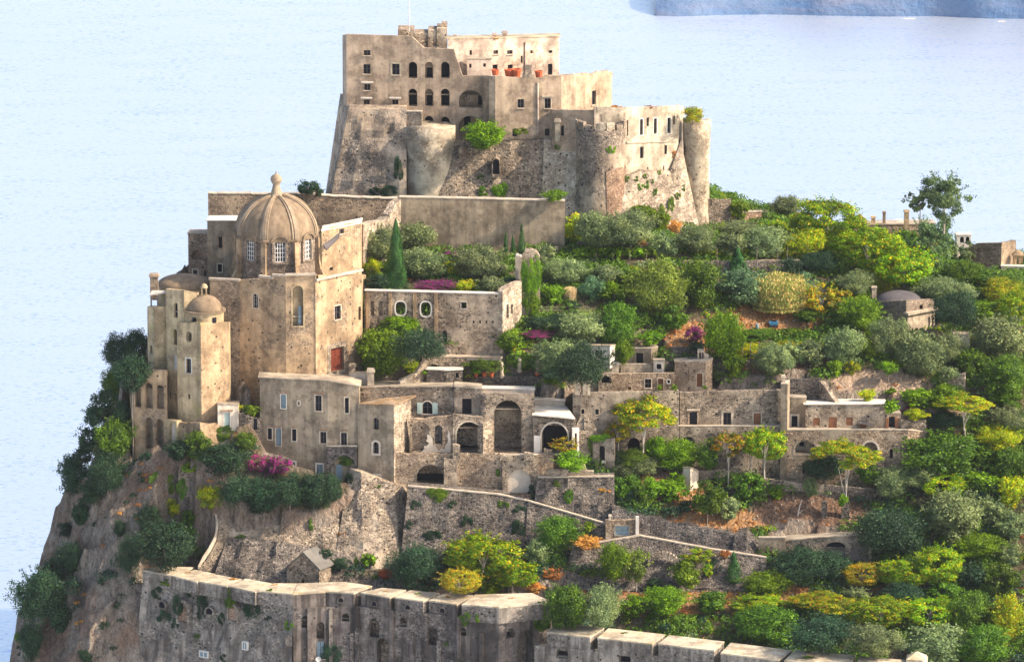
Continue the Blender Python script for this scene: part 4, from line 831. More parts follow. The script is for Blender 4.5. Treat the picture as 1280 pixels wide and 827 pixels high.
# terrace walls, right-hand gardens
for lab, A, B, ta, tb, ba, bb, mk in (
  ('curved rubble garden wall right of the whitewashed cistern', (872, 0), (925, .5), 588, 586, 612, 612, 'ruin'),
  ('pale rubble garden wall below the round-arched building', (953, -1), (1030, -2), 598, 606, 622, 625, 'ruin'),
  ('grey rubble garden wall below the slender trees', (1030, -2), (1114, -3), 606, 613, 634, 636, 'rubble'),
  ('short dry-stone wall among the olive trees at the right', (1110, -4), (1165, -5), 632, 632, 652, 652, 'rubble'),
  ('thin rubble pier on the brown slope', (1027, -6), (1034, -6), 627, 627, 645, 645, 'rubble'),
  ('knobbly rubble pier at the right of the brown slope', (1052, -6), (1062, -6), 627, 627, 652, 655, 'rubble'),
  ('long grey retaining wall under the vine row', (828, 15), (950, 17), 452, 450, 476, 476, 'rubble'),
  ('pale retaining wall above the vine row', (917, 25), (1036, 28), 425, 417, 436, 432, 'ruin'),
  ('dark dry-stone wall above the long hedge of vines', (722, 44), (812, 45), 303, 304, 318, 318, 'rubble'),
  ('thin stone terrace edge under the upper vineyard', (722, 40), (1000, 42), 327, 325, 338, 340, 'ruin'),
  ('grey retaining wall behind the slim cypress bush', (880, 38), (980, 40), 327, 327, 348, 348, 'rubble'),
  ('grey retaining wall above the dark-windowed stone house', (838, 17), (872, 18), 434, 434, 456, 456, 'rubble'),
  ('low dark wall behind the planted pots', (574, 11.2), (704, 9.5), 470, 470, 492, 492, 'rubble'),
  ('grey wall below the magenta hedge at the right', (1156, 6), (1218, 7), 534, 536, 556, 558, 'rubble')):
    Slab('retaining_wall', lab, 'wall', A, B, ta, tb, [ba, bb], .8, mk, rag=.12, extra=2.0)
# ================================================================== garden arcade
GA, ga = Slab('garden_screen', 'high garden screen wall with two white-rimmed oval openings', 'wall', (455.5, 17.5), (628, 15.5), 363.5, 367.5, [446, 446], .9, 'ruin', cap='roof_white', ops=[
  ('thru', 'oval', 494.5, 377, 507, 393.6, dict(frame='white')), ('thru', 'oval', 526, 377.5, 538.5, 395, dict(frame='white')), ('thru', 'win', 576.5, 377.5, 583.5, 385.5, dict(frame='pale', fw=.1)),
  ('blind', 463.5, 376, 468, 395, dict(mat='church_rubble')), ('blind', 473.5, 376, 478, 395, dict(mat='church_rubble'))] + [('hole', x-1.1, 400.5, x+1.1, 404) for x in (592, 600, 608, 616)] + [('blind', 527, 413, 534, 430, dict(mat='void')), ('blind', 553, 413, 559, 430, dict(mat='void'))])
for x in (460, 488, 518.5, 545):
    a = ga.uz(x, 438); b = ga.uz(x, 366); g = G(); g.box(tuple(ga.p(a[0], a[1], .08)), (.5, .3, b[1]-a[1]), ga.d); mesh('pilaster', g.V, g.F, M['church'], GA)
Slab('garden_gable', 'sunlit cream end wall with two slits beside the tall ivy column', 'wall', (628.3, 15.2), (652, 21), 365, 351, [440, 412], .9, 'cream_rubble', mid=[(630, 361), (634, 358), (645, 353)], ops=[('hole', 633, 380, 636, 398), ('hole', 638.6, 380, 641, 392.5)])
Block('terrace_house', 'flat-roofed terrace of low rubble walls right below the garden screen', 'terrace', [(528, 12), (600, 12.5), (627, 13)], [446, 447, 448], [470, 470, 470], 4, 'ruin', rmat='roof', ops=[(0, 'arc', 526, 456, 532, 466, dict(mat='void', nobars=1)), (0, 'blind', 537, 455, 548, 463, dict(mat='lava'))])
Block('white_terrace', 'small whitewashed terrace block with a walled-in shrine', 'terrace', [(533, 8), (557, 7.6), (578, 8)], [462, 463, 462], [485, 485, 485], 3, 'rubble', rmat='roof_white', ops=[(1, 'win', 569.5, 465.5, 573.5, 472, dict(nobars=1))])
Slab('ramp_parapet', 'curved cream parapet of the ramp left of the whitewashed terrace', 'wall', (500, 6), (534, 9), 476, 448, [486, 476], .6, 'cream_rubble', mid=[(512, 470), (520, 466), (528, 454)])
Slab('low_wall', 'low cream parapet wall before the church portal', 'wall', (436, 6), (463, 4.5), 466, 466, [480, 482], .5, 'pale', cap='roof')
stick('gate_pillar', 'pale gate pillar with pyramid cap right of the church portal', 'pillar', 463.5, 464.5, 481, 3.8, 4, 'cream', cap=.55); stick('gate_pillar', 'shorter rounded stone pillar close beside the church portal', 'pillar', 440.5, 457, 468, 6.4, 3.6, 'ruin', cap=.35)
for i, (x, t, b, lab) in enumerate(((627, 452, 469.5, 'weathered stone pillar in front of the pergola'), (649.5, 447, 462.5, 'slim stone pillar standing alone in the garden right of the pergola'), (672.5, 449, 465, 'stone pillar half hidden by the big olive tree'), (681.5, 450, 466.5, 'carved statue-like stone pillar by the big olive tree'))):
    g = G(); c = pt(x, b, 10.8); h = zat(t, 10.8)-c.z; g.lathe((c.x, c.y), [(c.z-.3, .42), (c.z+.2, .42), (c.z+.22, .3), (c.z+h*.55, .33), (c.z+h*.7, .2), (c.z+h*.8, .3), (c.z+h*.93, .24), (c.z+h, .05)], 10); single('pillar', lab, 'pillar', g.V, g.F, M['cream'], 'stone pillars in the terrace garden')
PG = thing('pergola', 'plant-covered wooden pergola behind the planted pots', 'pergola', tuple(pt(604, 469, 12)))
g = G()
for x in (586, 603, 622):
    for Y in (10.8, 13): p = pt(x, 469, Y); g.box((p.x, p.y, p.z-.5), (.15, .15, 2.9))
mesh('post', g.V, g.F, M['wood_grey'], PG); g = G(); a, b = pt(583, 450, 10.8), pt(626, 450, 10.8)
for Y in (10.8, 11.5, 12.3, 13): g.box(((a.x+b.x)/2, Y, a.z), (b.x-a.x, .12, .15))
mesh('beam', g.V, g.F, M['wood_grey'], PG)
for x, lab, gr in ((595, 'orange pot of bushy green leaves on the low dark wall', 1), (605.5, 'small orange pot in the middle of the row on the low dark wall', 0), (614.5, 'small orange pot nearest the weathered stone pillar', 0), (671.5, 'orange pot on the wall below the two close stone pillars', 0)):
    c = pt(x, 470, 10.4); g = G(); g.lathe((c.x, c.y), [(c.z-.1, .22), (c.z+.5, .36), (c.z+.5, .42), (c.z+.62, .42), (c.z+.55, .3)], 10); single('flower_pot', lab, 'flower pot', g.V, g.F, M['red'], 'orange pots on the garden wall')
# tall ivy arch wall
Slab('ivy_arch', 'rounded pale wall end showing at the left of the tall ivy column', 'wall', (644, 26), (652, 26), 321, 322, [352, 352], 2.0, 'pale', mid=[(645.5, 319.5), (650, 319.5)])
Slab('ivy_column', 'tall wall column entirely hidden by bright green ivy', 'wall', (652, 23), (675, 23), 318, 322, [410, 410], 2.2, 'ruin', mid=[(656, 314), (664, 313), (671, 316)])
# ================================================================== houses above the long range
Block('white_house', 'small whitewashed cube house with one dark window behind the big dark tree', 'house', [(733, 17), (762.5, 16), (769, 18)], [432.5, 432.5, 432], [460, 460, 460], 3, 'white', rmat='roof', over=.1, ops=[(0, 'win', 744, 437.5, 752.5, 448, dict(nobars=1))])
H2, _ = Block('stone_house', 'small grey stone house with one tall dark doorway under the dry slope', 'house', [(778, 17.5), (814, 16.5), (822, 19)], [436, 436, 434.5], [460, 460, 460], 4, 'convent', rmat='roof', over=.1, ops=[(0, 'win', 795, 441, 804, 455.5, dict(nobars=1))])
Block('low_wall', 'pale sunlit low wall in front of the small grey stone house', 'wall', [(776, 14), (818, 14)], [456, 456], [470, 470], 1, 'cream', rmat='roof')
stick('gate_pillar', 'stout pale pillar left of the sunlit low wall', 'pillar', 769.5, 455, 468, 12.5, 4.2, 'cream', cap=.4)
Block('turret', 'tiny square roof turret with a latticed window', 'turret', [(817, 13), (830.5, 12.8)], [450.5, 450.5], [466, 466], 2, 'pale', rmat='roof', over=.15, ops=[(0, 'win', 820.5, 454.5, 827, 461.5, dict(frame='white', fw=.1))])
Block('cottage', 'long low stone cottage with an orange-brown door and a round window', 'cottage', [(762, 11), (843, 10)], [467, 466], [492, 492], 4, 'ruin_warm', roof='parapet', rmat='roof', ops=[
  (0, 'win', 806, 473.5, 814, 484.5, WF), (0, 'door', 822.5, 473, 829, 489, dict(frame='cream', fw=.15)), (0, 'oval', 834, 474.5, 837.6, 479, dict(frame='white', fw=.12, nobars=1)), (0, 'door', 785, 483, 789, 487)])
Block('cottage', 'stone cottage with a single brown door and potted plants', 'cottage', [(843.5, 11.5), (882, 11), (890.5, 13)], [452.5, 452, 449], [490, 490, 488], 5, 'ruin_warm', rmat='roof', over=.1, ops=[(0, 'door', 870.8, 466.5, 878, 483.5, dict(frame='cream', fw=.15))])
Slab('chimney_gable', 'stepped chimney gable with two flues above the brown-door cottage', 'chimney', (872, 14), (886, 14), 438, 444, [455, 455], 1, 'cream', mid=[(873, 437), (880, 437), (881, 442)], ops=[('blind', 874, 440, 876.5, 451, dict(mat='convent')), ('blind', 877.5, 440, 879.5, 451, dict(mat='convent'))])
Slab('arch_wall', 'low wall with a dark vaulted opening left of the long low cottage', 'wall', (748, 10.5), (766, 10.5), 468, 466, [492, 492], 1, 'ruin', ops=[('niche', 752, 470, 764.5, 479, dict(depth=.8))])
for x, lab in ((824.5, 'round green shrub in a pot by the orange-brown door'), (843, 'round green shrub in a pot at the corner between the cottages'), (860, 'round green shrub in a pot by the single brown door')): pass
# ================================================================== long range
R1, rw1 = Block('long_range', 'long rubble range behind the wide yellow-orange tree', 'building', [(716, 3), (726, 2.5), (849, 3)], [492, 490, 488], [620, 620, 615], 8, 'ruin', roof='parapet', rmat='roof', rag=.1, parapet=.2, ops=[
  (1, 'win', 725.8, 511, 730.5, 517, dict(frame='trim', fw=.1)), (1, 'win', 744, 511, 748.5, 518, dict(frame='trim', fw=.1)), (1, 'arcdoor', 788, 512, 799, 532, dict(mat='wood')), (1, 'niche', 785, 547, 800, 565, dict(depth=1.5))])
g = G(); a = pt(722.5, 493, 1.8); b = pt(722.5, 470.5, 1.8); g.box((a.x-.1, a.y, a.z), (.75, .6, b.z-a.z)); g.lathe((a.x-.1, a.y), [(b.z-.01, .38), (b.z+.2, .3), (b.z+.35, .05)], 10); g.box((a.x+1.0, a.y, a.z), (.5, .5, (b.z-a.z)*.72)); g.box((a.x+1.7, a.y, a.z), (.45, .5, (b.z-a.z)*.6)); g.box((a.x+1.3, a.y, a.z+(b.z-a.z)*.721), (1.7, .5, .25))
mesh('parapet_pillar', g.V, g.F, M['cream'], R1)
R2, rw2 = Block('long_range', 'upper storey of the range with two black windows and one brown door', 'building', [(850, 4.6), (976, 5)], [490, 487], [540, 540], 8, 'ruin', roof='parapet', rmat='roof', parapet=.3, rag=.06, ops=[
  (0, 'win', 862, 514.6, 871.5, 530.5, dict(frame='ruin_warm', fw=.3, lintel=1, nobars=1)), (0, 'win', 904, 515.5, 914, 530.8, dict(frame='trim', fw=.3, lintel=1, lm='ruin')), (0, 'shut', 942, 516, 951, 531.2, dict(frame='trim', fw=.2, depth=.25))])
Block('range_base', 'lower rubble storey with a half-hidden arch behind the slender green trees', 'building', [(849.5, 3.2), (981, 3)], [533, 533], [615, 615], 6, 'ruin', roof='cap', rmat='trim', over=.1, ops=[(0, 'niche', 851, 545.5, 869, 570, dict(depth=1.5)), (0, 'blind', 879, 541, 897, 562, dict(mat='ruin', depth=.2)), (0, 'blind', 960, 583, 972, 600, dict(mat='ruin', depth=.6))])
Slab('drain_buttress', 'tall pale vertical buttress at the joint of the long range', 'buttress', (976, 2.4), (984.5, 2.2), 480, 480, [600, 600], 2.4, 'convent', cap='trim')
stick('pillar', 'small capped pillar on top of the tall pale buttress', 'pillar', 979, 471, 481, 3.4, 2.2, 'cream', cap=.35)
Block('rubble_terrace', 'tall grey rubble terrace wall above the flat-roofed brown-shutter house', 'wall', [(980, 10), (1026, 9.5)], [474, 473], [510, 510], 4, 'rubble', roof='parapet', rmat='roof', rag=.1)
Slab('stair_wall', 'slanting pale-topped wall beside the bare soil mound', 'wall', (1024, 9.4), (1044, 5.5), 476, 502, [510, 512], .8, 'ruin', mid=[(1030, 482)])
Block('side_room', 'narrow recessed room with a dark brown door left of the brown-shutter house', 'building', [(981, 6), (1008, 5.8)], [497, 497], [540, 540], 5, 'convent', rmat='roof', over=.1, ops=[(0, 'door', 989.5, 519.5, 996.8, 535, dict(frame='pale', fw=.3, mat='void'))])
R4, rw4 = Block('flat_roof_house', 'low stone house with brown plank shutters and a white-edged flat roof', 'house', [(1007, 4), (1107, 3.6)], [505.5, 505], [545, 545], 7, 'ruin', rmat='roof_white', over=.35, ops=[
  (0, 'shut', 1016.5, 522, 1024.8, 531.5, dict(mat='wood')), (0, 'shut', 1036, 521, 1046, 536.5, dict(mat='wood')), (0, 'shut', 1057.6, 521.5, 1065.8, 531.5, dict(mat='wood')), (0, 'shut', 1075, 530, 1083, 537, dict(mat='wood'))])
g = G(); P = [(1074, 529, 2), (1093, 532, 2), (1085, 528.5, 4), (1076, 527, 4)]; V = [pt(*p) for p in P]; V2 = [v+Vector((0, 0, .12)) for v in V]; g.add(V+V2, [(3, 2, 1, 0), (4, 5, 6, 7), (0, 1, 5, 4), (1, 2, 6, 5), (2, 3, 7, 6), (3, 0, 4, 7)]); mesh('lean_to', g.V, g.F, M['wood_grey'], R4)
Block('doorway_block', 'short stone block with an open brown double door right of the brown-shutter house', 'building', [(1107.5, 3.4), (1126, 3.4)], [517, 517], [545, 545], 4, 'ruin_warm', rmat='roof', over=.05, ops=[(0, 'win', 1111, 520.5, 1118.5, 534, dict(nobars=1, mat='void', shutters='wood'))])
Slab('low_wall', 'low stone parapet right of the open double door', 'wall', (1126, 3), (1158, 3), 525, 525.5, [550, 550], .7, 'ruin', rag=.06)
R5, rw5 = Block('arcaded_base', 'long stone base with three round arches behind the umbrella-shaped tree', 'building', [(984, 2.2), (1135, 1.2), (1158, 3.5)], [537.5, 537.5, 540], [625, 625, 600], 5, 'ruin_warm', roof='cap', rmat='trim', over=.1, ops=[
  (0, 'niche', 994, 551, 1019.5, 567, dict(frame='ruin', fw=.3, depth=2.5, mat='pale')), (0, 'niche', 1040, 551, 1059.5, 568, dict(frame='ruin', fw=.3, depth=2.5)), (0, 'niche', 1078.5, 552, 1097, 576, dict(frame='pale', fw=.3, depth=2.5)), (0, 'arc', 1112, 561, 1116, 573, dict(mat='void', nobars=1)), (0, 'blind', 1100, 586, 1112, 612, dict(mat='void')), (0, 'hole', 1003, 580, 1006, 592)])
inner(rw5[0], R5, 1000, 553, 1004, 561, 2.4)
Block('cistern', 'small whitewashed gabled cistern house between the olive trees', 'hut', [(854, -1.8), (863, -2.6), (873, -1.4)], [585, 584.5, 590], [612, 612, 612], 3, 'pale', rmat='roof', over=.1, mids={0: [(858, 583)]})
# ================================================================== domed mausoleum and far houses
MZ, mw = Block('mausoleum', 'square stone mausoleum with a dark shallow dome among the olive trees at the right', 'mausoleum', [(1097, 33), (1133, 29), (1167.5, 33)], [376, 375.5, 373.5], [425, 425, 425], 8, 'drum', roof='parapet', rmat='roof', parapet=.1, ops=[(1, 'win', 1149.5, 381, 1153.5, 391)])
wq = mw[1]; g = G(); a, b = wq.uz(1131, 393.5), wq.uz(1170, 393.5); zb_ = wq.uz(1150, 425)[1]
g.box(tuple(wq.p((a[0]+b[0])/2, a[1], .3)), (b[0]-a[0], 1.0, .4), wq.d); mesh('cornice', g.V, g.F, M['cream'], MZ)
g = G(); vw2 = Wall(wq.p(0, 0, .3)[:2], wq.p(wq.L, 0, .3)[:2]); hs = openings(vw2, g, [('niche', 1150, 413, 1159, 428, dict(depth=.8))], MZ); vv, ff = cutface([(.02, zb_), (vw2.L, zb_), (vw2.L, a[1]), (.02, a[1])], hs); g.add([vw2.p(u, z) for u, z in vv], ff)
g.poly([vw2.p(.02, zb_), vw2.p(.02, a[1]), vw2.p(.02, a[1], -.4), vw2.p(.02, zb_, -.4)]); g.poly([vw2.p(vw2.L, zb_), vw2.p(vw2.L, a[1]), vw2.p(vw2.L, a[1], -.4), vw2.p(vw2.L, zb_, -.4)]); mesh('facade', g.V, g.F, M['cream'], MZ)
for x in (1162, 1166): a = vw2.uz(x, 424); b = vw2.uz(x, 395); g = G(); g.box(tuple(vw2.p(a[0], a[1], .1)), (.4, .3, b[1]-a[1]), vw2.d); mesh('pilaster', g.V, g.F, M['cream'], MZ)
c = pt(1124, 375, 34.5); z = zat(375.5, 33)-.5; g = G(); g.lathe((c.x, c.y), [(z-.3, 3.7)]+domeprof(z, 1.75, 3.65, 12), 40); mesh('dome', g.V, g.F, M['dome_dark'], MZ, smooth=True)
stick('chimney', '', '', 1092.5, 359, 372, 36, 3, 'ruin', parent=MZ, cap=.2)
FH, fw_ = Block('farmhouse', 'long low farmhouse with chimneys on the far skyline at the right', 'farmhouse', [(1078, 74), (1168, 76)], [281, 280], [305, 305], 8, 'church_rubble', rmat='roof', over=.3, mids={0: []}, ops=[(0, 'arc', 1113, 292, 1118, 299), (0, 'blind', 1098, 286, 1111, 296, dict(mat='keep_rubble'))])
for x, t, r in ((1091.5, 272, 2.6), (1105, 266, 2), (1133, 264.5, 3.2)): stick('chimney', '', '', x, t, 285, 75 if x != 1133 else 73, r, 'church', parent=FH, cap=.25)
g = G(); a = pt(1068, 282, 73); b = pt(1085, 282, 73); m_ = pt(1077, 274, 73)
for Y in (0, 5): pass
V = [(a.x, a.y, a.z), (b.x, b.y, b.z), (m_.x, m_.y, m_.z), (a.x, a.y+5, a.z), (b.x, b.y+5, b.z), (m_.x, m_.y+5, m_.z), (a.x, a.y, a.z-5), (b.x, b.y, b.z-5), (a.x, a.y+5, a.z-5), (b.x, b.y+5, b.z-5)]
g.add(V, [(0, 1, 2), (5, 4, 3), (0, 2, 5, 3), (1, 4, 5, 2), (6, 7, 1, 0), (9, 8, 3, 4), (7, 9, 4, 1), (8, 6, 0, 3)]); single('hut', 'small brown gabled hut at the left end of the skyline farmhouse', 'hut', g.V, g.F, M['brick'])
g = G(); a = pt(1124, 279.5, 78); g.box((a.x, a.y, zat(280, 78)), (1.4, .8, .5)); g.tube([(a.x-.6, a.y, zat(280, 78)+.65), (a.x+.6, a.y, zat(280, 78)+.65)], [.25, .25], 8); single('water_tank', 'small white water tank on the skyline farmhouse roof', 'tank', g.V, g.F, M['white'])
RH, rh = Block('villa', 'brown skyline house with a sunlit gable at the right edge', 'house', [(1199, 64), (1252, 61), (1270, 66)], [322, 303.5, 300], [345, 345, 345], 7, 'church_rubble', roof='parapet', rmat='roof_white', parapet=.2, mids={0: [(1200, 320), (1206, 311), (1222, 304)]}, ops=[(0, 'win', 1211, 334, 1219, 341, dict(frame='pale', fw=.3)), (0, 'hole', 1203, 336, 1207, 340)])
Block('garden_room', 'white garden room with arches behind the tall eucalyptus', 'building', [(1196, 70), (1214, 70)], [294, 294], [310, 310], 4, 'white', rmat='roof_white', ops=[(0, 'niche', 1200, 296, 1205, 304, dict(depth=1)), (0, 'niche', 1207, 296, 1212, 304, dict(depth=1))])
TR = thing('pavilion', 'open pavilion turret with a small conical roof at the right picture edge', 'pavilion', tuple(pt(1272, 345, 63)))
c = pt(1272, 330, 63)
g = G()
for i in range(6): t = i*math.pi/3; g.box((c.x+.7*math.cos(t), c.y+.7*math.sin(t), zat(333, 63)), (.22, .22, zat(319, 63)-zat(333, 63)))
mesh('column', g.V, g.F, M['church'], TR); g = G(); zc = zat(319, 63); g.lathe((c.x, c.y), [(zc-.01, .1), (zc, 1.0), (zc+.2, 1.05), (zc+.8, .4), (zc+1.0, .05)], 14); mesh('roof', g.V, g.F, M['church'], TR)
Block('low_wall', 'white low wall and dark gateway under the pavilion turret', 'wall', [(1252, 60), (1290, 60)], [333, 334], [346, 346], 3, 'pale', rmat='roof_white', ops=[(0, 'win', 1258, 335.5, 1268, 341, dict(mat='void', nobars=1))])
Block('shed', 'tiny white shed half hidden between the olive trees at the right', 'shed', [(1192, 22), (1212, 22.5)], [417, 418], [430, 430], 3, 'pale', rmat='roof', ops=[(0, 'shut', 1198, 419.5, 1204, 427, dict(mat='white'))])
Slab('low_wall', 'stone entrance wall with pillars between the olive trees at the right', 'wall', (1178, 14), (1206, 13), 470, 466, [486, 486], .7, 'cream_rubble', rag=.2)
# ================================================================== lower battlements
ZB = 45.0; ZR = 41.5
def Yt(px, py, z=ZB): return Yz(px, py, z)
def merlon(parent, fl, fr, br, blk, z, h, mk='merlon', wall='bastion', lip=.12):
    T = [ptz(*p, z) for p in (fl, fr, br, blk)]
    if h:
        g = G(); T2 = [t-Vector((0, 0, .18)) for t in T]; Bt = [t-Vector((0, 0, h)) for t in T]
        g.add(Bt+T2, [(0, 1, 5, 4), (1, 2, 6, 5), (2, 3, 7, 6), (3, 0, 4, 7)]); mr = mesh('merlon', g.V, g.F, M[wall], parent)
    else: mr = parent
    c = sum(T, Vector())/4; O = [c+(t-c)*1.012 for t in T]; g = G()
    g.add([o-Vector((0, 0, .175)) for o in O]+[o+Vector((0, 0, .05)) for o in O], [(3, 2, 1, 0), (4, 5, 6, 7), (0, 1, 5, 4), (1, 2, 6, 5), (2, 3, 7, 6), (3, 0, 4, 7)]); mesh('coping', g.V, g.F, M[mk], mr)
lo = lambda px, py, d: zat(py, 0)
B1 = thing('bastion', 'sloping lower-left bastion with bushes hanging from its top and a golden roof', 'bastion', tuple(ptz(270, 726, ZB-14)))
hb = 2.0
def face(parent, tops, bots, mk, dz, zt=ZB, amp=.3):
    g = G()
    for i in range(len(tops)-1):
        a, b = ptz(*tops[i], zt), ptz(*tops[i+1], zt); a.z -= dz; b.z -= dz; c, d = bots[i], bots[i+1]
        rough_quad(g, c, d, a, b, amp)
    return mesh('wall', g.V, g.F, M[mk], parent)
t0, t1 = ptz(178, 712, ZB), ptz(366, 742, ZB)
b0, b1 = Vector((t0.x-2.6, t0.y-3.2, ZB-26)), Vector((t1.x-.4, t1.y-4.5, ZB-26)); bl0 = Vector((t0.x-1.5, t0.y+13, ZB-26))
g = G(); d2 = Vector((0, 0, 2.0)); rough_quad(g, b0, b1, t0-d2, t1-d2, .4); tb = ptz(182, 708, ZB); rough_quad(g, bl0, b0, tb-d2, t0-d2, .4)
g.poly([t0-d2, t1-d2, t1-d2+Vector((2, 12, 0)), t0-d2+Vector((5, 12, 0))]); mesh('wall', g.V, g.F, M['bastion'], B1)
FOOT.append(([(b0.x, b0.y), (b1.x, b1.y), (t1.x+2, t1.y+11), (t0.x+4, t0.y+11), (t0.x-1, t0.y+4)], ZB-3.2))
for fl, fr, br, blk in (((178, 712), (214, 719), (243, 708.5), (196, 708)), ((215.5, 719), (246, 727), (269, 717), (243.5, 712)), ((247.5, 726), (284, 732.5), (305, 724.5), (271, 718)),
                        ((285.5, 732), (319, 739.5), (340, 729), (307, 723)), ((320.5, 738.5), (366, 742), (372, 729), (342, 729))): merlon(B1, fl, fr, br, blk, ZB, 2.1)
wl = Wall((t0.x, t0.y), (t1.x, t1.y))
for x0, y0, x1, y1, nm, mk in ((204, 749, 212, 757, 'opening', 'void'), (229, 750, 241, 774, 'niche', 'brick'), (262.5, 757, 271, 765, 'opening', 'void'), (291, 754, 301, 773, 'niche', 'brick')):
    u0, z0, u1, z1 = wl.rect(x0, y0, x1, y1); k = .2+(ZB-z0)*.17; H = outline('arc', u0, z0, u1, z1); cu, cz = (u0+u1)/2, (z0+z1)/2; q = G(); q.poly([wl.p(u, z, k) for u, z in H]); pn = mesh(nm, q.V, q.F, M[mk], B1); q = G()
    O = [(cu+(u-cu)*1.3, cz+(z-cz)*1.25) for u, z in H]
    for i in range(len(H)): j = (i+1) % len(H); q.poly([wl.p(*O[i], k+.25), wl.p(*O[j], k+.25), wl.p(*H[j], k+.25), wl.p(*H[i], k+.25)]); q.poly([wl.p(*H[i], k+.25), wl.p(*H[j], k+.25), wl.p(*H[j], k-.1), wl.p(*H[i], k-.1)]); q.poly([wl.p(*O[i], k-.8), wl.p(*O[j], k-.8), wl.p(*O[j], k+.25), wl.p(*O[i], k+.25)])
    mesh('surround', q.V, q.F, M['bastion'], pn)
for x0, y0, x1, y1, mk in ((258, 811, 267, 817, 'bluegrey'), (310, 800, 315, 808, 'bluegrey')):
    u0, z0, u1, z1 = wl.rect(x0, y0, x1, y1); k = .1+(ZB-z0)*.14; q = G(); q.poly([wl.p(u0, z0, k), wl.p(u1, z0, k), wl.p(u1, z1, k), wl.p(u0, z1, k)]); pn = mesh('window', q.V, q.F, M[mk], B1); q = G(); f = .15
    for a, b, c_, d in ((u0-f, z0-f, u1+f, z0), (u0-f, z1, u1+f, z1+f), (u0-f, z0, u0, z1), (u1, z0, u1+f, z1), ((u0+u1)/2-.05, z0, (u0+u1)/2+.05, z1)): q.box(tuple(wl.p((a+c_)/2, b, k-.3)), (c_-a, .8, d-b), wl.d)
    mesh('frame', q.V, q.F, M['white'], pn)
YB = lambda px, py: Yz(px, py, ZB)
zl = lambda x, d=0: None
B2, bw = Block('bastion', 'long streaked dark bastion wall with rows of arched niches at the bottom centre', 'bastion',
  [(366, YB(366, 742)), (419, YB(419, 738)-1.0), (442, YB(442, 740.5)), (487, YB(487, 746)), (529, YB(529, 750.5)), (571, YB(571, 755)), (624, YB(624, 758)), (690, YB(690, 752)+3)],
  [760, 758, 757, 762, 766, 770, 774, 764], 920, 9, 'bastion_dark', roof='parapet', rmat='merlon', parapet=.02, ops=[
  (0, 'blind', 377, 769, 386, 784, dict(mat='keep_rubble', depth=1.4)), (0, 'blind', 395.5, 777, 405.5, 798, dict(mat='keep_rubble', depth=1.4)), (0, 'win', 396, 801, 406, 823, dict(mat='bluegrey', bm='void')),
  (2, 'blind', 428.5, 766, 436.5, 776, dict(mat='bastion_dark')) if 0 else (1, 'blind', 427.5, 766, 436.5, 776, dict(mat='keep_rubble', depth=1.2)),
  (2, 'blind', 461, 773, 474, 796, dict(mat='keep_rubble', depth=1.4)), (2, 'blind', 471, 797, 486, 840, dict(mat='keep_rubble', depth=1.4)),
  (3, 'blind', 499.6, 771, 508.5, 783, dict(mat='keep_rubble', depth=1.4)), (4, 'niche', 534, 782.6, 547, 806, dict(depth=1.5, mat='bastion_dark')), (5, 'blind', 573, 784, 583, 794, dict(mat='keep_rubble', depth=1.4)),
  (6, 'niche', 633, 785, 643, 797, dict(depth=1.5)), (6, 'blind', 647, 787.5, 667, 860, dict(mat='ruin', depth=2.0)), (6, 'hole', 660, 765.5, 667, 771)])
for x, t in ((446.5, 757), (490, 762), (532.5, 767), (574, 771), (413, 760), (386, 760), (516, 790), (602, 790), (549, 800), (440, 790)):      # piers down the wall
    i = min(6, [k for k in range(7) if x < (419, 442, 487, 529, 571, 624, 700)[k]][0]); wq = bw[i]; a = wq.uz(x, t); g = G(); g.box(tuple(wq.p(a[0], a[1]-14, .12)), (.55, .5, 14), wq.d, 1.0); mesh('pier', g.V, g.F, M['bastion' if int(x) % 2 else 'bastion_dark'], B2)
# merlons
Y_ = YB
for fl, fr, br, blk in (((366, 742), (407, 739), (430, 727), (372, 729)), ((408, 739), (442, 741), (465, 732), (430, 727)), ((451, 740), (487, 746.5), (507.5, 737), (478, 734.5)), ((493, 746), (529, 751), (549.5, 741), (513, 737.5)),
                        ((536, 750), (571, 755), (591, 743.5), (555, 741.5))): merlon(B2, fl, fr, br, blk, ZB, 2.4, wall='bastion_dark')
P = [ptz(577, 755.5, ZB), ptz(624, 758.5, ZB), ptz(690, 752, ZB)+Vector((0, 0, 0)), ptz(665, 741, ZB), ptz(594, 743, ZB)]
g = G(); g.add([p-Vector((0, 0, 2.6)) for p in P]+[p-Vector((0, 0, .18)) for p in P], [(i, (i+1) % 5, 5+(i+1) % 5, 5+i) for i in range(5)]); mr = mesh('merlon', g.V, g.F, M['bastion'], B2)
g = G(); g.add([p-Vector((0, 0, .175)) for p in P]+[p+Vector((0, 0, .06)) for p in P], [(4, 3, 2, 1, 0), (5, 6, 7, 8, 9)]+[(i, (i+1) % 5, 5+(i+1) % 5, 5+i) for i in range(5)]); mesh('coping', g.V, g.F, M['merlon'], mr)
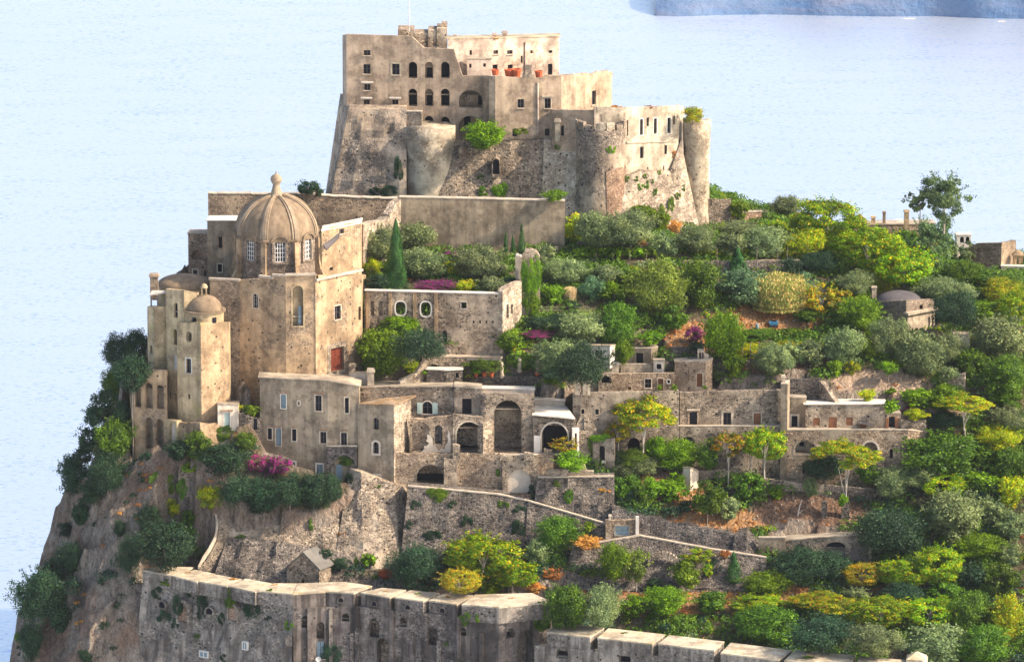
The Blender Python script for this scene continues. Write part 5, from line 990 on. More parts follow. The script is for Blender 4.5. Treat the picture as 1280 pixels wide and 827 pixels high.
for (x, y) in ((426, 749), (468, 753.5), (510, 758), (553, 762), (595, 766.5)):     # gun ports in the merlons
    i = min(6, [k for k in range(7) if x < (419, 442, 487, 529, 571, 624, 700)[k]][0]); wq = bw[i]; u0, z0, u1, z1 = wq.rect(x-3, y-2.5, x+3, y+3); q = G(); H = outline('arc', u0, z0, u1, z1)
    q.poly([wq.p(u, z, .04) for u, z in H]); pn = mesh('gun_port', q.V, q.F, M['void'], B2); q = G(); O = [((u0+u1)/2+(u-(u0+u1)/2)*1.35, (z0+z1)/2+(z-(z0+z1)/2)*1.35) for u, z in H]
    for i in range(len(H)): j = (i+1) % len(H); q.poly([wq.p(*O[i], .16), wq.p(*O[j], .16), wq.p(*H[j], .16), wq.p(*H[i], .16)]); q.poly([wq.p(*H[i], .16), wq.p(*H[j], .16), wq.p(*H[j], 0), wq.p(*H[i], 0)]); q.poly([wq.p(*O[i], 0), wq.p(*O[j], 0), wq.p(*O[j], .16), wq.p(*O[i], .16)])
    mesh('frame', q.V, q.F, M['bastion_dark'], pn)
YR = lambda px, py: Yz(px, py, ZR)
B3, bw3 = Block('rampart', 'lower rampart with blocky merlons running off to the right along the bottom edge', 'rampart',
  [(668, YR(668, 788)), (740, YR(740, 796.5)), (817, YR(817, 804)), (893, YR(893, 813)), (974, YR(974, 824.5)), (1062, YR(1062, 834)), (1150, YR(1150, 842))], [806, 812, 819, 828, 840, 850, 858], 930, 6.5, 'bastion', roof='parapet', rmat='merlon', parapet=.02, ops=[
  (0, 'niche', 695, 808, 710, 822, dict(depth=1.2)), (1, 'niche', 773, 812, 788, 832, dict(depth=1.2)), (2, 'niche', 850, 823, 865, 842, dict(depth=1.2))])
for fl, fr, br, blk in (((684, 789.5), (737.5, 796), (755, 784.5), (698, 778)), ((747, 797), (815, 804.5), (831, 792.6), (761, 785)), ((823, 804.5), (892.5, 812.5), (905, 801.5), (837, 793.5)), ((901, 816), (973, 824.5), (989.5, 812.5), (914, 803)),
                        ((981, 825), (1061, 834), (1069, 818.5), (994.5, 812)), ((1069, 834), (1150, 842), (1150, 826), (1075, 820))): merlon(B3, fl, fr, br, blk, ZR, 2.3)
g = G(); c = ptz(1146, 827, ZR); g.box((c.x, c.y, c.z-.5), (2.6, 2.6, 1.2), (1, -.35)); k = len(g.V); V = [(c.x-1.6, c.y-1, c.z+.7), (c.x+1.4, c.y-1.4, c.z+.7), (c.x+1.6, c.y+1.4, c.z+.7), (c.x-1.4, c.y+1.6, c.z+.7), (c.x, c.y, c.z+1.7)]
g.add(V, [(0, 1, 4), (1, 2, 4), (2, 3, 4), (3, 0, 4), (3, 2, 1, 0)]); single('sentry_box', 'pale pyramid-capped sentry box on the rampart at the bottom right', 'sentry box', g.V, g.F, M['merlon'])
# satellite dish
c = pt(398, 823, bw[0].p(3, 0).y-1.2); g = G()
for r1, r2, o1, o2 in ((0.02, .25, 0, .03), (.25, .42, .03, .12)):
    n = 14; k = len(g.V)
    for r_, o_ in ((r1, o1), (r2, o2)):
        for j in range(n): t = 2*math.pi*j/n; g.V.append((c.x+r_*math.cos(t), c.y-o_, c.z+r_*math.sin(t)))
    for j in range(n): g.F.append((k+j, k+(j+1) % n, k+n+(j+1) % n, k+n+j))
g.box((c.x, c.y+.6, c.z-.05), (.08, 1.3, .08)); single('satellite_dish', 'small white satellite dish on the streaked bastion wall', 'satellite dish', g.V, g.F, M['white'])
# ================================================================== lower left
LC, lc = Block('gabled_hut', 'small stone hut with a slate gable roof behind the lower bastion', 'hut', [(358.5, -17), (399, -19), (414, -16)], [709, 712, 709], [745, 745, 745], 5, 'ruin', roof='none', mids={0: [(378.5, 691.5)]}, ops=[(0, 'win', 376.5, 724.5, 380, 731, dict(nobars=1))])
a, b, ap_ = pt(357, 710, -17.3), pt(400, 713, -19.3), pt(378.5, 691, -18.3); bk = Vector((2.1, 3.6, 0)); g = G()
for p, q_ in ((a, ap_), (ap_, b)):
    V = [p, q_, q_+bk, p+bk]; V2 = [v+Vector((0, 0, .22)) for v in V]; g.add(V+V2, [(3, 2, 1, 0), (4, 5, 6, 7), (0, 1, 5, 4), (1, 2, 6, 5), (2, 3, 7, 6), (3, 0, 4, 7)])
mesh('roof', g.V, g.F, M['tile'], LC)
CN = thing('conical_hut', 'low round hut with a grey conical roof behind the lower bastion', 'hut', tuple(pt(298, 728, -14))); c = pt(298, 727, -13); r = 19*MPP
g = G(); zq = zat(717, -13); g.lathe((c.x, c.y), [(zq-5, r*.93), (zq, r*.93)], 24); mesh('wall', g.V, g.F, M['convent'], CN, smooth=True); g = G(); g.lathe((c.x, c.y), [(zq-.05, r*.9), (zq, r*1.02), (zat(706.5, -13), .05)], 24); mesh('roof', g.V, g.F, M['tile'], CN, smooth=True)
Curtain('terrace_wall', 'rubble terrace wall below the dark row of trees at the left', 'wall', [(268, 706, -10.5), (345, 708, -12), (424, 706, -13)], [(282, 629, -5.5), (345, 633, -6.5), (424, 640, -7.5)], 3, 'ruin', amp=.45)
Curtain('rock_scarp', 'crumbling rubble scarp behind the gabled hut', 'rampart', [(262, 735, -16), (345, 742, -19), (430, 744, -19), (500, 745, -20)], [(284, 672, -9), (345, 676, -10.5), (424, 690, -12), (490, 700, -12)], 3, 'rubble', amp=.7)
ST = thing('stone_stair', 'narrow curved stone stair climbing beside the rubble terrace wall', 'staircase', tuple(pt(262, 712, -13)))
path = [(256, 712, -12.5), (262, 700, -11.5), (270, 688, -10.5), (277, 674, -9), (279, 660, -8), (277, 646, -6.8), (277, 636, -6)]; PP = [pt(*p) for p in path]
g = G(); gp = G(); tot = 34
for i in range(tot):
    f = i/(tot-1)*(len(PP)-1); k = min(int(f), len(PP)-2); p = PP[k].lerp(PP[k+1], f-k); d = (PP[k+1]-PP[k]); g.box((p.x, p.y, p.z-3), (1.5 if f > 1 else 2.0, .75, 3.1), (1, .25))
mesh('step', g.V, g.F, M['ruin'], ST)
for s_ in (-1,):
    for p, q_ in zip(PP[:-1], PP[1:]):
        a, b = p+Vector((s_*1.05, -.2, 0)), q_+Vector((s_*1.05, -.2, 0)); h = Vector((0, 0, .7)); dn = Vector((0, 0, 3)); w_ = Vector((.3, 0, 0))
        gp.add([a-dn, b-dn, b-dn+w_, a-dn+w_, a+h, b+h, b+h+w_, a+h+w_], [(4, 5, 6, 7), (0, 1, 5, 4), (2, 3, 7, 6), (1, 2, 6, 5), (3, 0, 4, 7)])
mesh('parapet', gp.V, gp.F, M['trim'], ST)
Slab('retaining_wall', 'pale scree-like retaining wall on the cliff edge below the sea arcade', 'wall', (223, -3.5), (283, -4.5), 588, 592, [625, 630], 1.2, 'ruin', rag=.3, mid=[(240, 590), (262, 594)])
Slab('retaining_wall', 'shadowed terrace wall under the bougainvillea at the convent foot', 'wall', (286, -3), (330, -3.4), 568, 572, [600, 600], .8, 'rubble', rag=.2)
# ================================================================== terrain: one height field through surveyed points
CTRL = [  # (px, py, Y)
 # behind and around the keep
 (395, 243, 78), (380, 240, 66), (470, 262, 59), (560, 272, 59), (640, 275, 59), (700, 288, 57), (760, 292, 55), (820, 292, 58), (870, 290, 63), (905, 290, 66), (400, 250, 60),
 (500, 200, 80), (600, 200, 82), (700, 200, 82), (800, 210, 80), (860, 230, 82), (960, 278, 74), (1010, 285, 72), (1060, 288, 72), (1110, 300, 71), (1160, 303, 71), (1200, 330, 66), (1270, 342, 62),
 # gardens
 (300, 300, 44), (230, 330, 36), (420, 320, 38), (480, 330, 38), (560, 320, 41), (640, 318, 41), (690, 322, 40), (480, 372, 24), (550, 375, 24), (610, 378, 24), (650, 400, 22),
 (740, 300, 48), (800, 305, 47), (860, 300, 50), (740, 335, 38), (800, 332, 39), (860, 330, 41), (920, 330, 42), (980, 325, 45), (1040, 320, 48), (1100, 330, 50), (1160, 340, 50), (1220, 350, 50), (1275, 360, 48),
 (700, 385, 26), (760, 380, 28), (820, 385, 28), (880, 370, 33), (940, 380, 33), (1000, 370, 36), (1060, 380, 36), (1120, 395, 32), (1180, 400, 32), (1240, 395, 36),
 (640, 440, 14), (700, 440, 15), (740, 460, 13), (820, 430, 20), (870, 410, 26), (930, 412, 27), (980, 415, 28), (900, 440, 19), (960, 440, 20), (1030, 440, 21), (1090, 450, 18), (1150, 455, 18), (1210, 445, 22), (1270, 450, 22),
 (560, 442, 14.8), (480, 470, 9), (580, 470, 10.8), (650, 468, 10.8), (700, 480, 9), (430, 467, 8), (740, 492, 6),
 (850, 478, 13), (920, 480, 12), (990, 478, 11.5), (1060, 500, 10), (1050, 475, 14), (1110, 480, 13), (1160, 495, 11), (1220, 490, 13), (1275, 500, 12), (1130, 515, 7), (1180, 530, 7), (1240, 545, 6),
 # in front of the long range
 (760, 592, -1), (820, 592, 0), (880, 590, 1), (960, 595, 1.5), (1040, 605, 0), (1100, 610, 0), (1150, 590, 1), (1200, 590, 0), (1270, 600, -1), (700, 600, -4.5), (700, 570, -2.5), (640, 568, -2.5),
 (800, 625, -6), (860, 630, -5.5), (900, 625, -4), (940, 640, -6), (1000, 630, -4), (1060, 640, -5), (1120, 650, -6), (1190, 650, -7), (1260, 660, -8),
 (850, 652, -9.5), (900, 662, -9.5), (960, 668, -10), (1010, 665, -9), (1060, 662, -8.5), (1130, 690, -12), (1200, 700, -14), (1270, 710, -15), (790, 640, -8.8), (730, 660, -10), (770, 668, -11.5), (840, 692, -13.5), (900, 690, -15),
 (560, 705, -15), (640, 700, -15), (690, 700, -16), (520, 720, -17), (600, 735, -21), (680, 745, -24), (740, 735, -20), (820, 740, -21.5), (900, 740, -22), (980, 725, -18), (1060, 712, -16), (1040, 760, -25), (1120, 760, -26), (1200, 770, -27), (1270, 780, -28),
 (720, 775, -28), (780, 780, -29), (860, 790, -31), (940, 800, -33), (1020, 810, -36), (1100, 815, -38), (1200, 820, -38), (1270, 830, -40),
 (440, 722, -18), (360, 735, -20), (300, 730, -17), (460, 735, -20),
 # left slope, cliff
 (270, 540, -2), (300, 560, -3), (330, 610, -6), (380, 625, -6.5), (260, 560, -4), (240, 580, -4.5), (270, 640, -8), (250, 680, -11), (220, 690, -11), (235, 640, -8), (215, 600, -5), (190, 572, -1.5), (165, 560, 3), (150, 590, 1), (160, 480, 8), (150, 450, 14), (140, 470, 18), (120, 520, 20),
 (185, 640, -6), (150, 640, -4), (170, 700, -9), (140, 700, -8), (120, 640, 0), (110, 590, 8), (90, 620, 12), (100, 700, -4), (120, 760, -11), (80, 760, -6), (150, 790, -15), (170, 860, -24), (60, 827, -10), (100, 860, -20), (45, 780, 4), (60, 720, 8), (85, 670, 6), (40, 850, -4),  (215, 372, 36),
 ]
PW = []
for a, b, Y in CTRL: p = pt(a, b, Y); PW.append((p.x, p.y, p.z))
PW += [(-92, 10, -8), (-88, -8, -8), (-84, -30, -10), (-78, 30, 2), (-86, 45, -8), (-70, 60, 8), (-76, 75, -8), (-50, 90, 40), (-60, 110, -8), (-30, 100, 72), (-35, 130, -8), (0, 105, 80), (0, 122, 20), (0, 140, -8), (40, 98, 76), (45, 120, 10), (50, 140, -8),
       (70, 92, 70), (85, 115, 10), (90, 135, -8), (100, 85, 72), (110, 60, 76), (120, 100, 15), (135, 80, 10), (150, 50, 30), (170, 40, -8), (110, 20, 68), (110, -10, 58), (112, -40, 42), (150, 0, 30), (170, -20, -8), (160, -70, -8), (100, -90, 10), (0, -75, 12), (-50, -55, 8),
       (-60, -60, -8), (0, -100, -10), (80, -120, -10), (160, 130, -10), (-100, 130, -10), (-100, -100, -10), (175, 90, -10), (-57, 22, 60), (-64, 14, 48), (-62, 30, 45)]
for px_, z_, dy in ((150, 12, 4), (180, 14, 0), (260, 16, 0), (366, 17, 0), (450, 19, 0), (540, 20, 0), (630, 21, 0), (700, 20, 0), (800, 18, 0), (900, 17, 0), (1000, 16, 0), (1100, 16, 0), (1200, 20, 0)):
    yy = {150: -20, 180: -24, 260: -30, 366: -40, 450: -43, 540: -46, 630: -49, 700: -50, 800: -54, 900: -59, 1000: -64, 1100: -68, 1200: -72}[px_]; PW.append((xat(px_, yy), yy, z_))
    PW.append((xat(px_, yy-14), yy-14, z_-8))
PW = np.array(PW)
def rbf_fit(P):
    D = np.linalg.norm(P[:, None, :2]-P[None, :, :2], axis=2); n = len(P)
    A = np.zeros((n+3, n+3)); A[:n, :n] = D + np.eye(n)*.02*-1; A[:n, n] = 1; A[:n, n+1:] = P[:, :2]; A[n, :n] = 1; A[n+1:, :n] = P[:, :2].T
    return np.linalg.solve(A, np.concatenate([P[:, 2], [0, 0, 0]]))
WGT = rbf_fit(PW)
def rbf(X, Y):
    out = np.zeros(X.shape)
    for i in range(len(PW)): out += WGT[i]*np.hypot(X-PW[i, 0], Y-PW[i, 1])
    return out + WGT[-3] + WGT[-2]*X + WGT[-1]*Y
GX0, GX1, GY0, GY1, GS = -106.0, 176.0, -106.0, 146.0, 0.9
xs = np.arange(GX0, GX1, GS); ys = np.arange(GY0, GY1, GS); XX, YY = np.meshgrid(xs, ys)
ZZ = rbf(XX, YY)
gy, gx = np.gradient(ZZ, GS); SL = np.hypot(gx, gy)
NZ = np.array([[noise.fractal(Vector((x*.09, y*.09, 3.1)), 1.0, 2.0, 5) for x in xs] for y in ys])
NR = np.array([[noise.ridged_multi_fractal(Vector((x*.055+x*0, y*.13, z*.05)), 1.0, 2.1, 5, 1.0, 2.0) for x, z in zip(xs, zr)] for y, zr in zip(ys, ZZ)])
steep = np.clip((SL-.8)/.7, 0, 1)
NB = np.array([[noise.ridged_multi_fractal(Vector((x*.16, y*.16, z*.11)), .8, 2.2, 5, 1.0, 2.0)-1 if st > 0 else 0 for x, z, st in zip(xs, zr, sr)] for y, zr, sr in zip(ys, ZZ, steep)])
for poly, zb in FOOT:
    P = np.array(poly); x0, y0 = P.min(0)-5; x1, y1 = P.max(0)+3; ii = (ys >= y0) & (ys <= y1); jj = (xs >= x0) & (xs <= x1); steep[np.ix_(ii, jj)] *= .75
    ii = (ys >= y0+3) & (ys <= y1-2); jj = (xs >= x0+3) & (xs <= x1-2); steep[np.ix_(ii, jj)] *= .4
ZZ = ZZ + NZ*.55 + (NR-1.0)*4.0*steep + NB*3.2*steep
XD = XX + steep*NZ*3.0; YD = YY + steep*np.roll(NZ, 37, 0)*3.0
# keep the ground out of the buildings' fronts and under their floors
for poly, zb in FOOT:
    P = np.array(poly); x0, y0 = P.min(0)-2.5; x1, y1 = P.max(0)+1.5
    ii = np.where((ys >= y0) & (ys <= y1))[0]; jj = np.where((xs >= x0) & (xs <= x1))[0]
    cx, cy = P.mean(0)
    for i in ii:
        for j in jj:
            q = (xs[j], ys[i]); ok = False
            for dx, dy in ((0, 0), (0, 1.3), (0, 2.4), (1.0, 1.0), (-1.0, 1.0)):
                if inside((q[0]+dx, q[1]+dy), poly): ok = True; break
            if ok and ZZ[i, j] > zb+.35: ZZ[i, j] = zb+.35
def terr_z(x, y):
    fx = (x-GX0)/GS; fy = (y-GY0)/GS; j = int(max(0, min(len(xs)-2, math.floor(fx)))); i = int(max(0, min(len(ys)-2, math.floor(fy)))); u, v = fx-j, fy-i
    return float(ZZ[i, j]*(1-u)*(1-v)+ZZ[i, j+1]*u*(1-v)+ZZ[i+1, j]*(1-u)*v+ZZ[i+1, j+1]*u*v)
ny, nx = XX.shape
V = np.stack([XD, YD, ZZ], -1).reshape(-1, 3); idx = np.arange(nx*ny).reshape(ny, nx)
F = np.stack([idx[:-1, :-1], idx[:-1, 1:], idx[1:, 1:], idx[1:, :-1]], -1).reshape(-1, 4)
# soil types by place: (px, py, rx, ry, type) 0 rock, 1 dry straw grass, 2 bare pale soil, 3 brown earth
SOIL = [(955, 400, 90, 22, 1), (860, 425, 40, 30, 1), (1100, 485, 80, 30, 2), (1010, 640, 90, 28, 3), (900, 650, 80, 20, 1), (960, 455, 110, 14, 3), (840, 610, 60, 30, 1), (860, 742, 190, 26, 1), (1180, 510, 60, 12, 2), (790, 320, 90, 8, 3), (720, 392, 40, 6, 4), (820, 760, 120, 12, 1), (230, 660, 40, 30, 1), (190, 620, 30, 60, 1)]
PXY = np.array([proj(v) for v in V])
def soil_w(t):
    w = np.zeros(len(V))
    for x, y, rx, ry, k in SOIL:
        if k == t: w = np.maximum(w, np.clip(1.6-1.4*np.hypot((PXY[:, 0]-x)/rx, (PXY[:, 1]-y)/ry), 0, 1))
    return w
k = N('ground'); at = k.n('ShaderNodeAttribute', attribute_name='soil'); at2 = k.n('ShaderNodeAttribute', attribute_name='soil2')
sp = k.n('ShaderNodeSeparateColor'); k.l(at.outputs['Color'], sp.inputs[0]); sp2 = k.n('ShaderNodeSeparateColor'); k.l(at2.outputs['Color'], sp2.inputs[0])
ns = k.noise(.5, 7, .7); n2 = k.noise(2.2, 6, .75)
def wobble(w): return k.ramp(k.math('ADD', w, k.math('MULTIPLY', k.math('SUBTRACT', ns, .5), 1.3)), [(.42, 0.0), (.58, 1.0)])
base = k.mix(k.ramp(ns, [(.35, 0.0), (.65, 1.0)]), (.085, .075, .04), (.19, .14, .08))
base = k.mix(k.ramp(n2, [(.5, 0.0), (.62, .8)]), base, (.05, .06, .025))
straw = k.mix(k.ramp(n2, [(.35, 0.0), (.65, 1.0)]), (.22, .11, .045), (.62, .34, .15))
pale = k.mix(k.ramp(n2, [(.35, 0.0), (.65, 1.0)]), (.36, .23, .15), (.58, .43, .30))
brown = k.mix(k.ramp(n2, [(.38, 0.0), (.64, 1.0)]), (.10, .055, .035), (.32, .19, .12))
col = k.mix(wobble(sp.outputs[1]), base, straw); col = k.mix(wobble(sp.outputs[2]), col, pale); col = k.mix(wobble(sp2.outputs[0]), col, brown)
col = k.mix(sp2.outputs[1], col, (.22, .34, .05))
# cliff rock: steep strata
rm = k.n('ShaderNodeMapping'); k.l(k.pos, rm.inputs[0]); rm.inputs['Rotation'].default_value = (0, R(-32), 0); rm.inputs['Scale'].default_value = (1.5, 1.0, .6)
wp = k.n('ShaderNodeVectorMath', operation='ADD'); wn_ = k.n('ShaderNodeTexNoise'); k.l(k.pos, wn_.inputs['Vector']); wn_.inputs['Scale'].default_value = .6; wn_.inputs['Detail'].default_value = 6; ws_ = k.n('ShaderNodeVectorMath', operation='SCALE'); ws_.inputs['Scale'].default_value = 3.0; k.l(wn_.outputs['Color'], ws_.inputs[0]); k.l(rm.outputs[0], wp.inputs[0]); k.l(ws_.outputs[0], wp.inputs[1])
wv = k.noise(.30, 10, .78, vec=rm.outputs[0], dist=.4); w3 = k.noise(1.3, 8, .8, vec=rm.outputs[0])
ck = k.n('ShaderNodeTexVoronoi', feature='DISTANCE_TO_EDGE'); k.l(wp.outputs[0], ck.inputs['Vector']); ck.inputs['Scale'].default_value = .45
ck2 = k.n('ShaderNodeTexVoronoi', feature='DISTANCE_TO_EDGE'); k.l(wp.outputs[0], ck2.inputs['Vector']); ck2.inputs['Scale'].default_value = 1.7
rock = k.mix(k.ramp(wv, [(.35, 0.0), (.65, 1.0)]), (.20, .16, .125), (.58, .48, .38)); rock = k.mix(k.ramp(w3, [(.36, .75), (.52, 0.0)]), rock, (.05, .04, .035))
rock = k.mix(k.ramp(k.noise(.12, 5, .6), [(.48, 0.0), (.62, .6)]), rock, (.27, .155, .095))
rock = k.mix(k.ramp(ck.outputs['Distance'], [(.0, .5), (.04, 0.0)]), rock, (.045, .035, .03)); rock = k.mix(k.ramp(ck2.outputs['Distance'], [(.0, .3), (.06, 0.0)]), rock, (.06, .05, .04))
vo = k.n('ShaderNodeTexVoronoi', feature='F1'); k.l(k.map((1, 1, .8)), vo.inputs['Vector']); vo.inputs['Scale'].default_value = .9
col = k.mix(sp.outputs[0], col, rock)
stones = k.n('ShaderNodeTexVoronoi', feature='F1'); k.l(k.pos, stones.inputs['Vector']); stones.inputs['Scale'].default_value = 1.6
col = k.mix(k.ramp(stones.outputs['Distance'], [(.12, .55), (.2, 0.0)]), col, (.42, .36, .29))
h = k.math('ADD', k.math('MULTIPLY', w3, 2.2), k.math('ADD', n2, k.math('MULTIPLY', k.math('MINIMUM', ck.outputs['Distance'], .25), 5.0)))
M['ground'] = k.done(col, k.bump(h, 1.0, .45))
land = mesh('terrain', V.tolist(), F.tolist(), M['ground'], solid=False, smooth=True); land['kind'] = 'structure'
fst = steep[:-1, :-1].reshape(-1) < .15; land.data.polygons.foreach_set('use_smooth', fst)
tk = len(ALLV)
gy, gx = np.gradient(ZZ, GS); SL = np.hypot(gx, gy).reshape(-1)
px_, py_ = PXY[:, 0], PXY[:, 1]
leftcl = np.clip((225-px_)/25, 0, 1)*np.clip((py_-540)/30, 0, 1)
rockw = np.maximum(np.clip((SL-1.3)/.6, 0, 1), leftcl*.95)
for nm, chans in (('soil', (rockw, soil_w(1), soil_w(2))), ('soil2', (soil_w(3), soil_w(4), np.zeros(len(V))))):
    at_ = land.data.attributes.new(nm, 'FLOAT_COLOR', 'POINT'); buf = np.ones((len(V), 4), dtype=np.float32)
    for i, c_ in enumerate(chans): buf[:, i] = c_
    at_.data.foreach_set('color', buf.reshape(-1))
BT = BVHTree.FromPolygons([tuple(v) for v in V.tolist()], [tuple(f) for f in F.tolist()])
BW = BVHTree.FromPolygons(ALLV, ALLF)
# ------------------------------------------------------------------ sea
k = N('sea_water'); k.b.inputs['Roughness'].default_value = .30; k.b.inputs['Specular IOR Level'].default_value = .5; k.b.inputs['IOR'].default_value = 1.33
big = k.noise(.012, 4, .6, vec=k.map((1, .55, 1))); rip = k.noise(1.15, 8, .78, vec=k.map((.5, .75, 1))); rip2 = k.noise(.09, 6, .7, vec=k.map((.45, 1, 1)))
col = k.mix(k.ramp(big, [(.35, 0.0), (.65, 1.0)]), (.66, .74, .82), (.80, .85, .90))
rip = k.math('ADD', k.math('MULTIPLY', rip, .78), k.math('MULTIPLY', rip2, .22))
col = k.mix(k.ramp(rip, [(.40, .7), (.48, 0.0)]), col, (.26, .40, .64))
gl = k.n('ShaderNodeBsdfGlossy'); gl.inputs['Roughness'].default_value = .42; k.l(k.mix(k.ramp(rip, [(.39, 1.0), (.47, 0.0)]), (.96, .96, .965), (.55, .67, .90)), gl.inputs['Color']); mxs = k.n('ShaderNodeMixShader')
k.l(k.ramp(rip, [(.40, .80), (.56, .93)]), mxs.inputs[0]); k.l(k.b.outputs[0], mxs.inputs[1]); k.l(gl.outputs[0], mxs.inputs[2]); k.l(mxs.outputs[0], k.out.inputs[0])
M['sea'] = k.done(col, k.bump(k.math('ADD', rip, k.math('MULTIPLY', rip2, .5)), .8, 1.6))
s_ = 9000
sea = mesh('sea', [(-s_, -1500, 0), (s_, -1500, 0), (s_, 14000, 0), (-s_, 14000, 0)], [(0, 1, 2, 3)], M['sea'], solid=False); sea['kind'] = 'structure'
# ------------------------------------------------------------------ island cliff across the water
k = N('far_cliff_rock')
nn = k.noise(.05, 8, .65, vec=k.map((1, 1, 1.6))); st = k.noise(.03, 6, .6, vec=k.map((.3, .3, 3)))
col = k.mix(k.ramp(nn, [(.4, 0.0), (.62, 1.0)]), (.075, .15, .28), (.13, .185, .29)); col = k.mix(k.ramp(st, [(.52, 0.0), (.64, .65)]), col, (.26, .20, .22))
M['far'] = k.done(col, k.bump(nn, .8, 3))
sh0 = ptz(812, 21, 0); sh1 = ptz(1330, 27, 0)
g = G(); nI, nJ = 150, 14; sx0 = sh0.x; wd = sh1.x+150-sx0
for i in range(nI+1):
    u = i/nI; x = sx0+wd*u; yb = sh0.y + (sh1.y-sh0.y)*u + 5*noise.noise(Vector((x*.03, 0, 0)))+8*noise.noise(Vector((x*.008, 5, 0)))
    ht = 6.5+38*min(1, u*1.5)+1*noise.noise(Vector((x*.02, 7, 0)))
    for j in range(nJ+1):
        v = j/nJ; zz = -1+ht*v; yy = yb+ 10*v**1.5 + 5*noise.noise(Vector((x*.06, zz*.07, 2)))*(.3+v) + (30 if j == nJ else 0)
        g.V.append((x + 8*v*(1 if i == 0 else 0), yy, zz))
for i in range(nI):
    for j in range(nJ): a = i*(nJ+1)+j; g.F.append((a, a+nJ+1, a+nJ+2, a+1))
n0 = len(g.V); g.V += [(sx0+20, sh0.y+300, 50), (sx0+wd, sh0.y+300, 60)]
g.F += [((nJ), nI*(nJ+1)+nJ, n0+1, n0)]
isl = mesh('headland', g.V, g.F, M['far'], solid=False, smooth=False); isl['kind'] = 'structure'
g = G()
for i in range(4):
    u = rnd.random(); x = sx0+4+(sh1.x-sx0)*u*.95; y = sh0.y+(sh1.y-sh0.y)*(x-sx0)/wd - 3+5*noise.noise(Vector((x*.03, 0, 0)))+8*noise.noise(Vector((x*.008, 5, 0))); l = rnd.uniform(1, 4)
    g.box((x, y-1.5, 0.05), (l, .5, .12), taper=.6)
surf = mesh('surf', g.V, g.F, M['white'], solid=False); surf['kind'] = 'structure'
# ================================================================== plants
def leafmat(name, A, B, tip=None, tipamt=.25, trans=.3):
    m = bpy.data.materials.new(name); m.use_nodes = True; t = m.node_tree; t.nodes.clear(); nn = t.nodes.new; L = t.links.new
    out = nn('ShaderNodeOutputMaterial'); d = nn('ShaderNodeBsdfPrincipled'); tr = nn('ShaderNodeBsdfTranslucent'); mx = nn('ShaderNodeMixShader'); mx.inputs[0].default_value = trans
    d.inputs['Roughness'].default_value = .55; d.inputs['Specular IOR Level'].default_value = .25
    g = nn('ShaderNodeNewGeometry'); oi = nn('ShaderNodeObjectInfo')
    c = nn('ShaderNodeMix'); c.data_type = 'RGBA'; vn = nn('ShaderNodeTexNoise'); vn.inputs['Scale'].default_value = .9; vn.inputs['Detail'].default_value = 4; L(g.outputs['Position'], vn.inputs['Vector']); vr = nn('ShaderNodeMapRange'); vr.inputs[1].default_value = .35; vr.inputs[2].default_value = .65; L(vn.outputs[0], vr.inputs[0]); vm = nn('ShaderNodeMix'); vm.inputs[0].default_value = .5; L(g.outputs['Random Per Island'], vm.inputs[2]); L(vr.outputs[0], vm.inputs[3]); L(vm.outputs[0], c.inputs[0]); c.inputs[6].default_value = (*A, 1); c.inputs[7].default_value = (*B, 1); o = c.outputs[2]
    if tip:
        ns = nn('ShaderNodeTexNoise'); ns.inputs['Scale'].default_value = 1.3; ns.inputs['Detail'].default_value = 3; L(g.outputs['Position'], ns.inputs['Vector'])
        ad = nn('ShaderNodeMath'); ad.operation = 'ADD'; L(ns.outputs[0], ad.inputs[0]); m2 = nn('ShaderNodeMath'); m2.operation = 'MULTIPLY'; m2.inputs[1].default_value = .5; L(g.outputs['Random Per Island'], m2.inputs[0]); L(m2.outputs[0], ad.inputs[1])
        r = nn('ShaderNodeValToRGB'); r.color_ramp.elements[0].position = .90-tipamt*.5; r.color_ramp.elements[1].position = .98-tipamt*.5; L(ad.outputs[0], r.inputs[0])
        c2 = nn('ShaderNodeMix'); c2.data_type = 'RGBA'; L(r.outputs[0], c2.inputs[0]); L(o, c2.inputs[6]); c2.inputs[7].default_value = (*tip, 1); o = c2.outputs[2]
    ca = nn('ShaderNodeAttribute'); ca.attribute_name = 'cv'; cr = nn('ShaderNodeMix'); cr.data_type = 'RGBA'; L(ca.outputs['Fac'], cr.inputs[0]); cr.inputs[6].default_value = (.55, .62, .6, 1); cr.inputs[7].default_value = (1.5, 1.4, 1.2, 1)
    cm = nn('ShaderNodeMix'); cm.data_type = 'RGBA'; cm.blend_type = 'MULTIPLY'; cm.inputs[0].default_value = 1; L(o, cm.inputs[6]); L(cr.outputs[2], cm.inputs[7]); o = cm.outputs[2]
    hs = nn('ShaderNodeHueSaturation'); L(o, hs.inputs['Color'])
    hs.inputs['Saturation'].default_value = 1.1
    for sock, lo, hi in (('Hue', .485, .515), ('Value', .88, 1.4)):
        mr = nn('ShaderNodeMapRange'); mr.inputs[3].default_value = lo; mr.inputs[4].default_value = hi; L(oi.outputs['Random'], mr.inputs[0]); L(mr.outputs[0], hs.inputs[sock])
    L(hs.outputs[0], d.inputs['Base Color']); L(hs.outputs[0], tr.inputs[0]); L(d.outputs[0], mx.inputs[1]); L(tr.outputs[0], mx.inputs[2]); L(mx.outputs[0], out.inputs[0]); return m
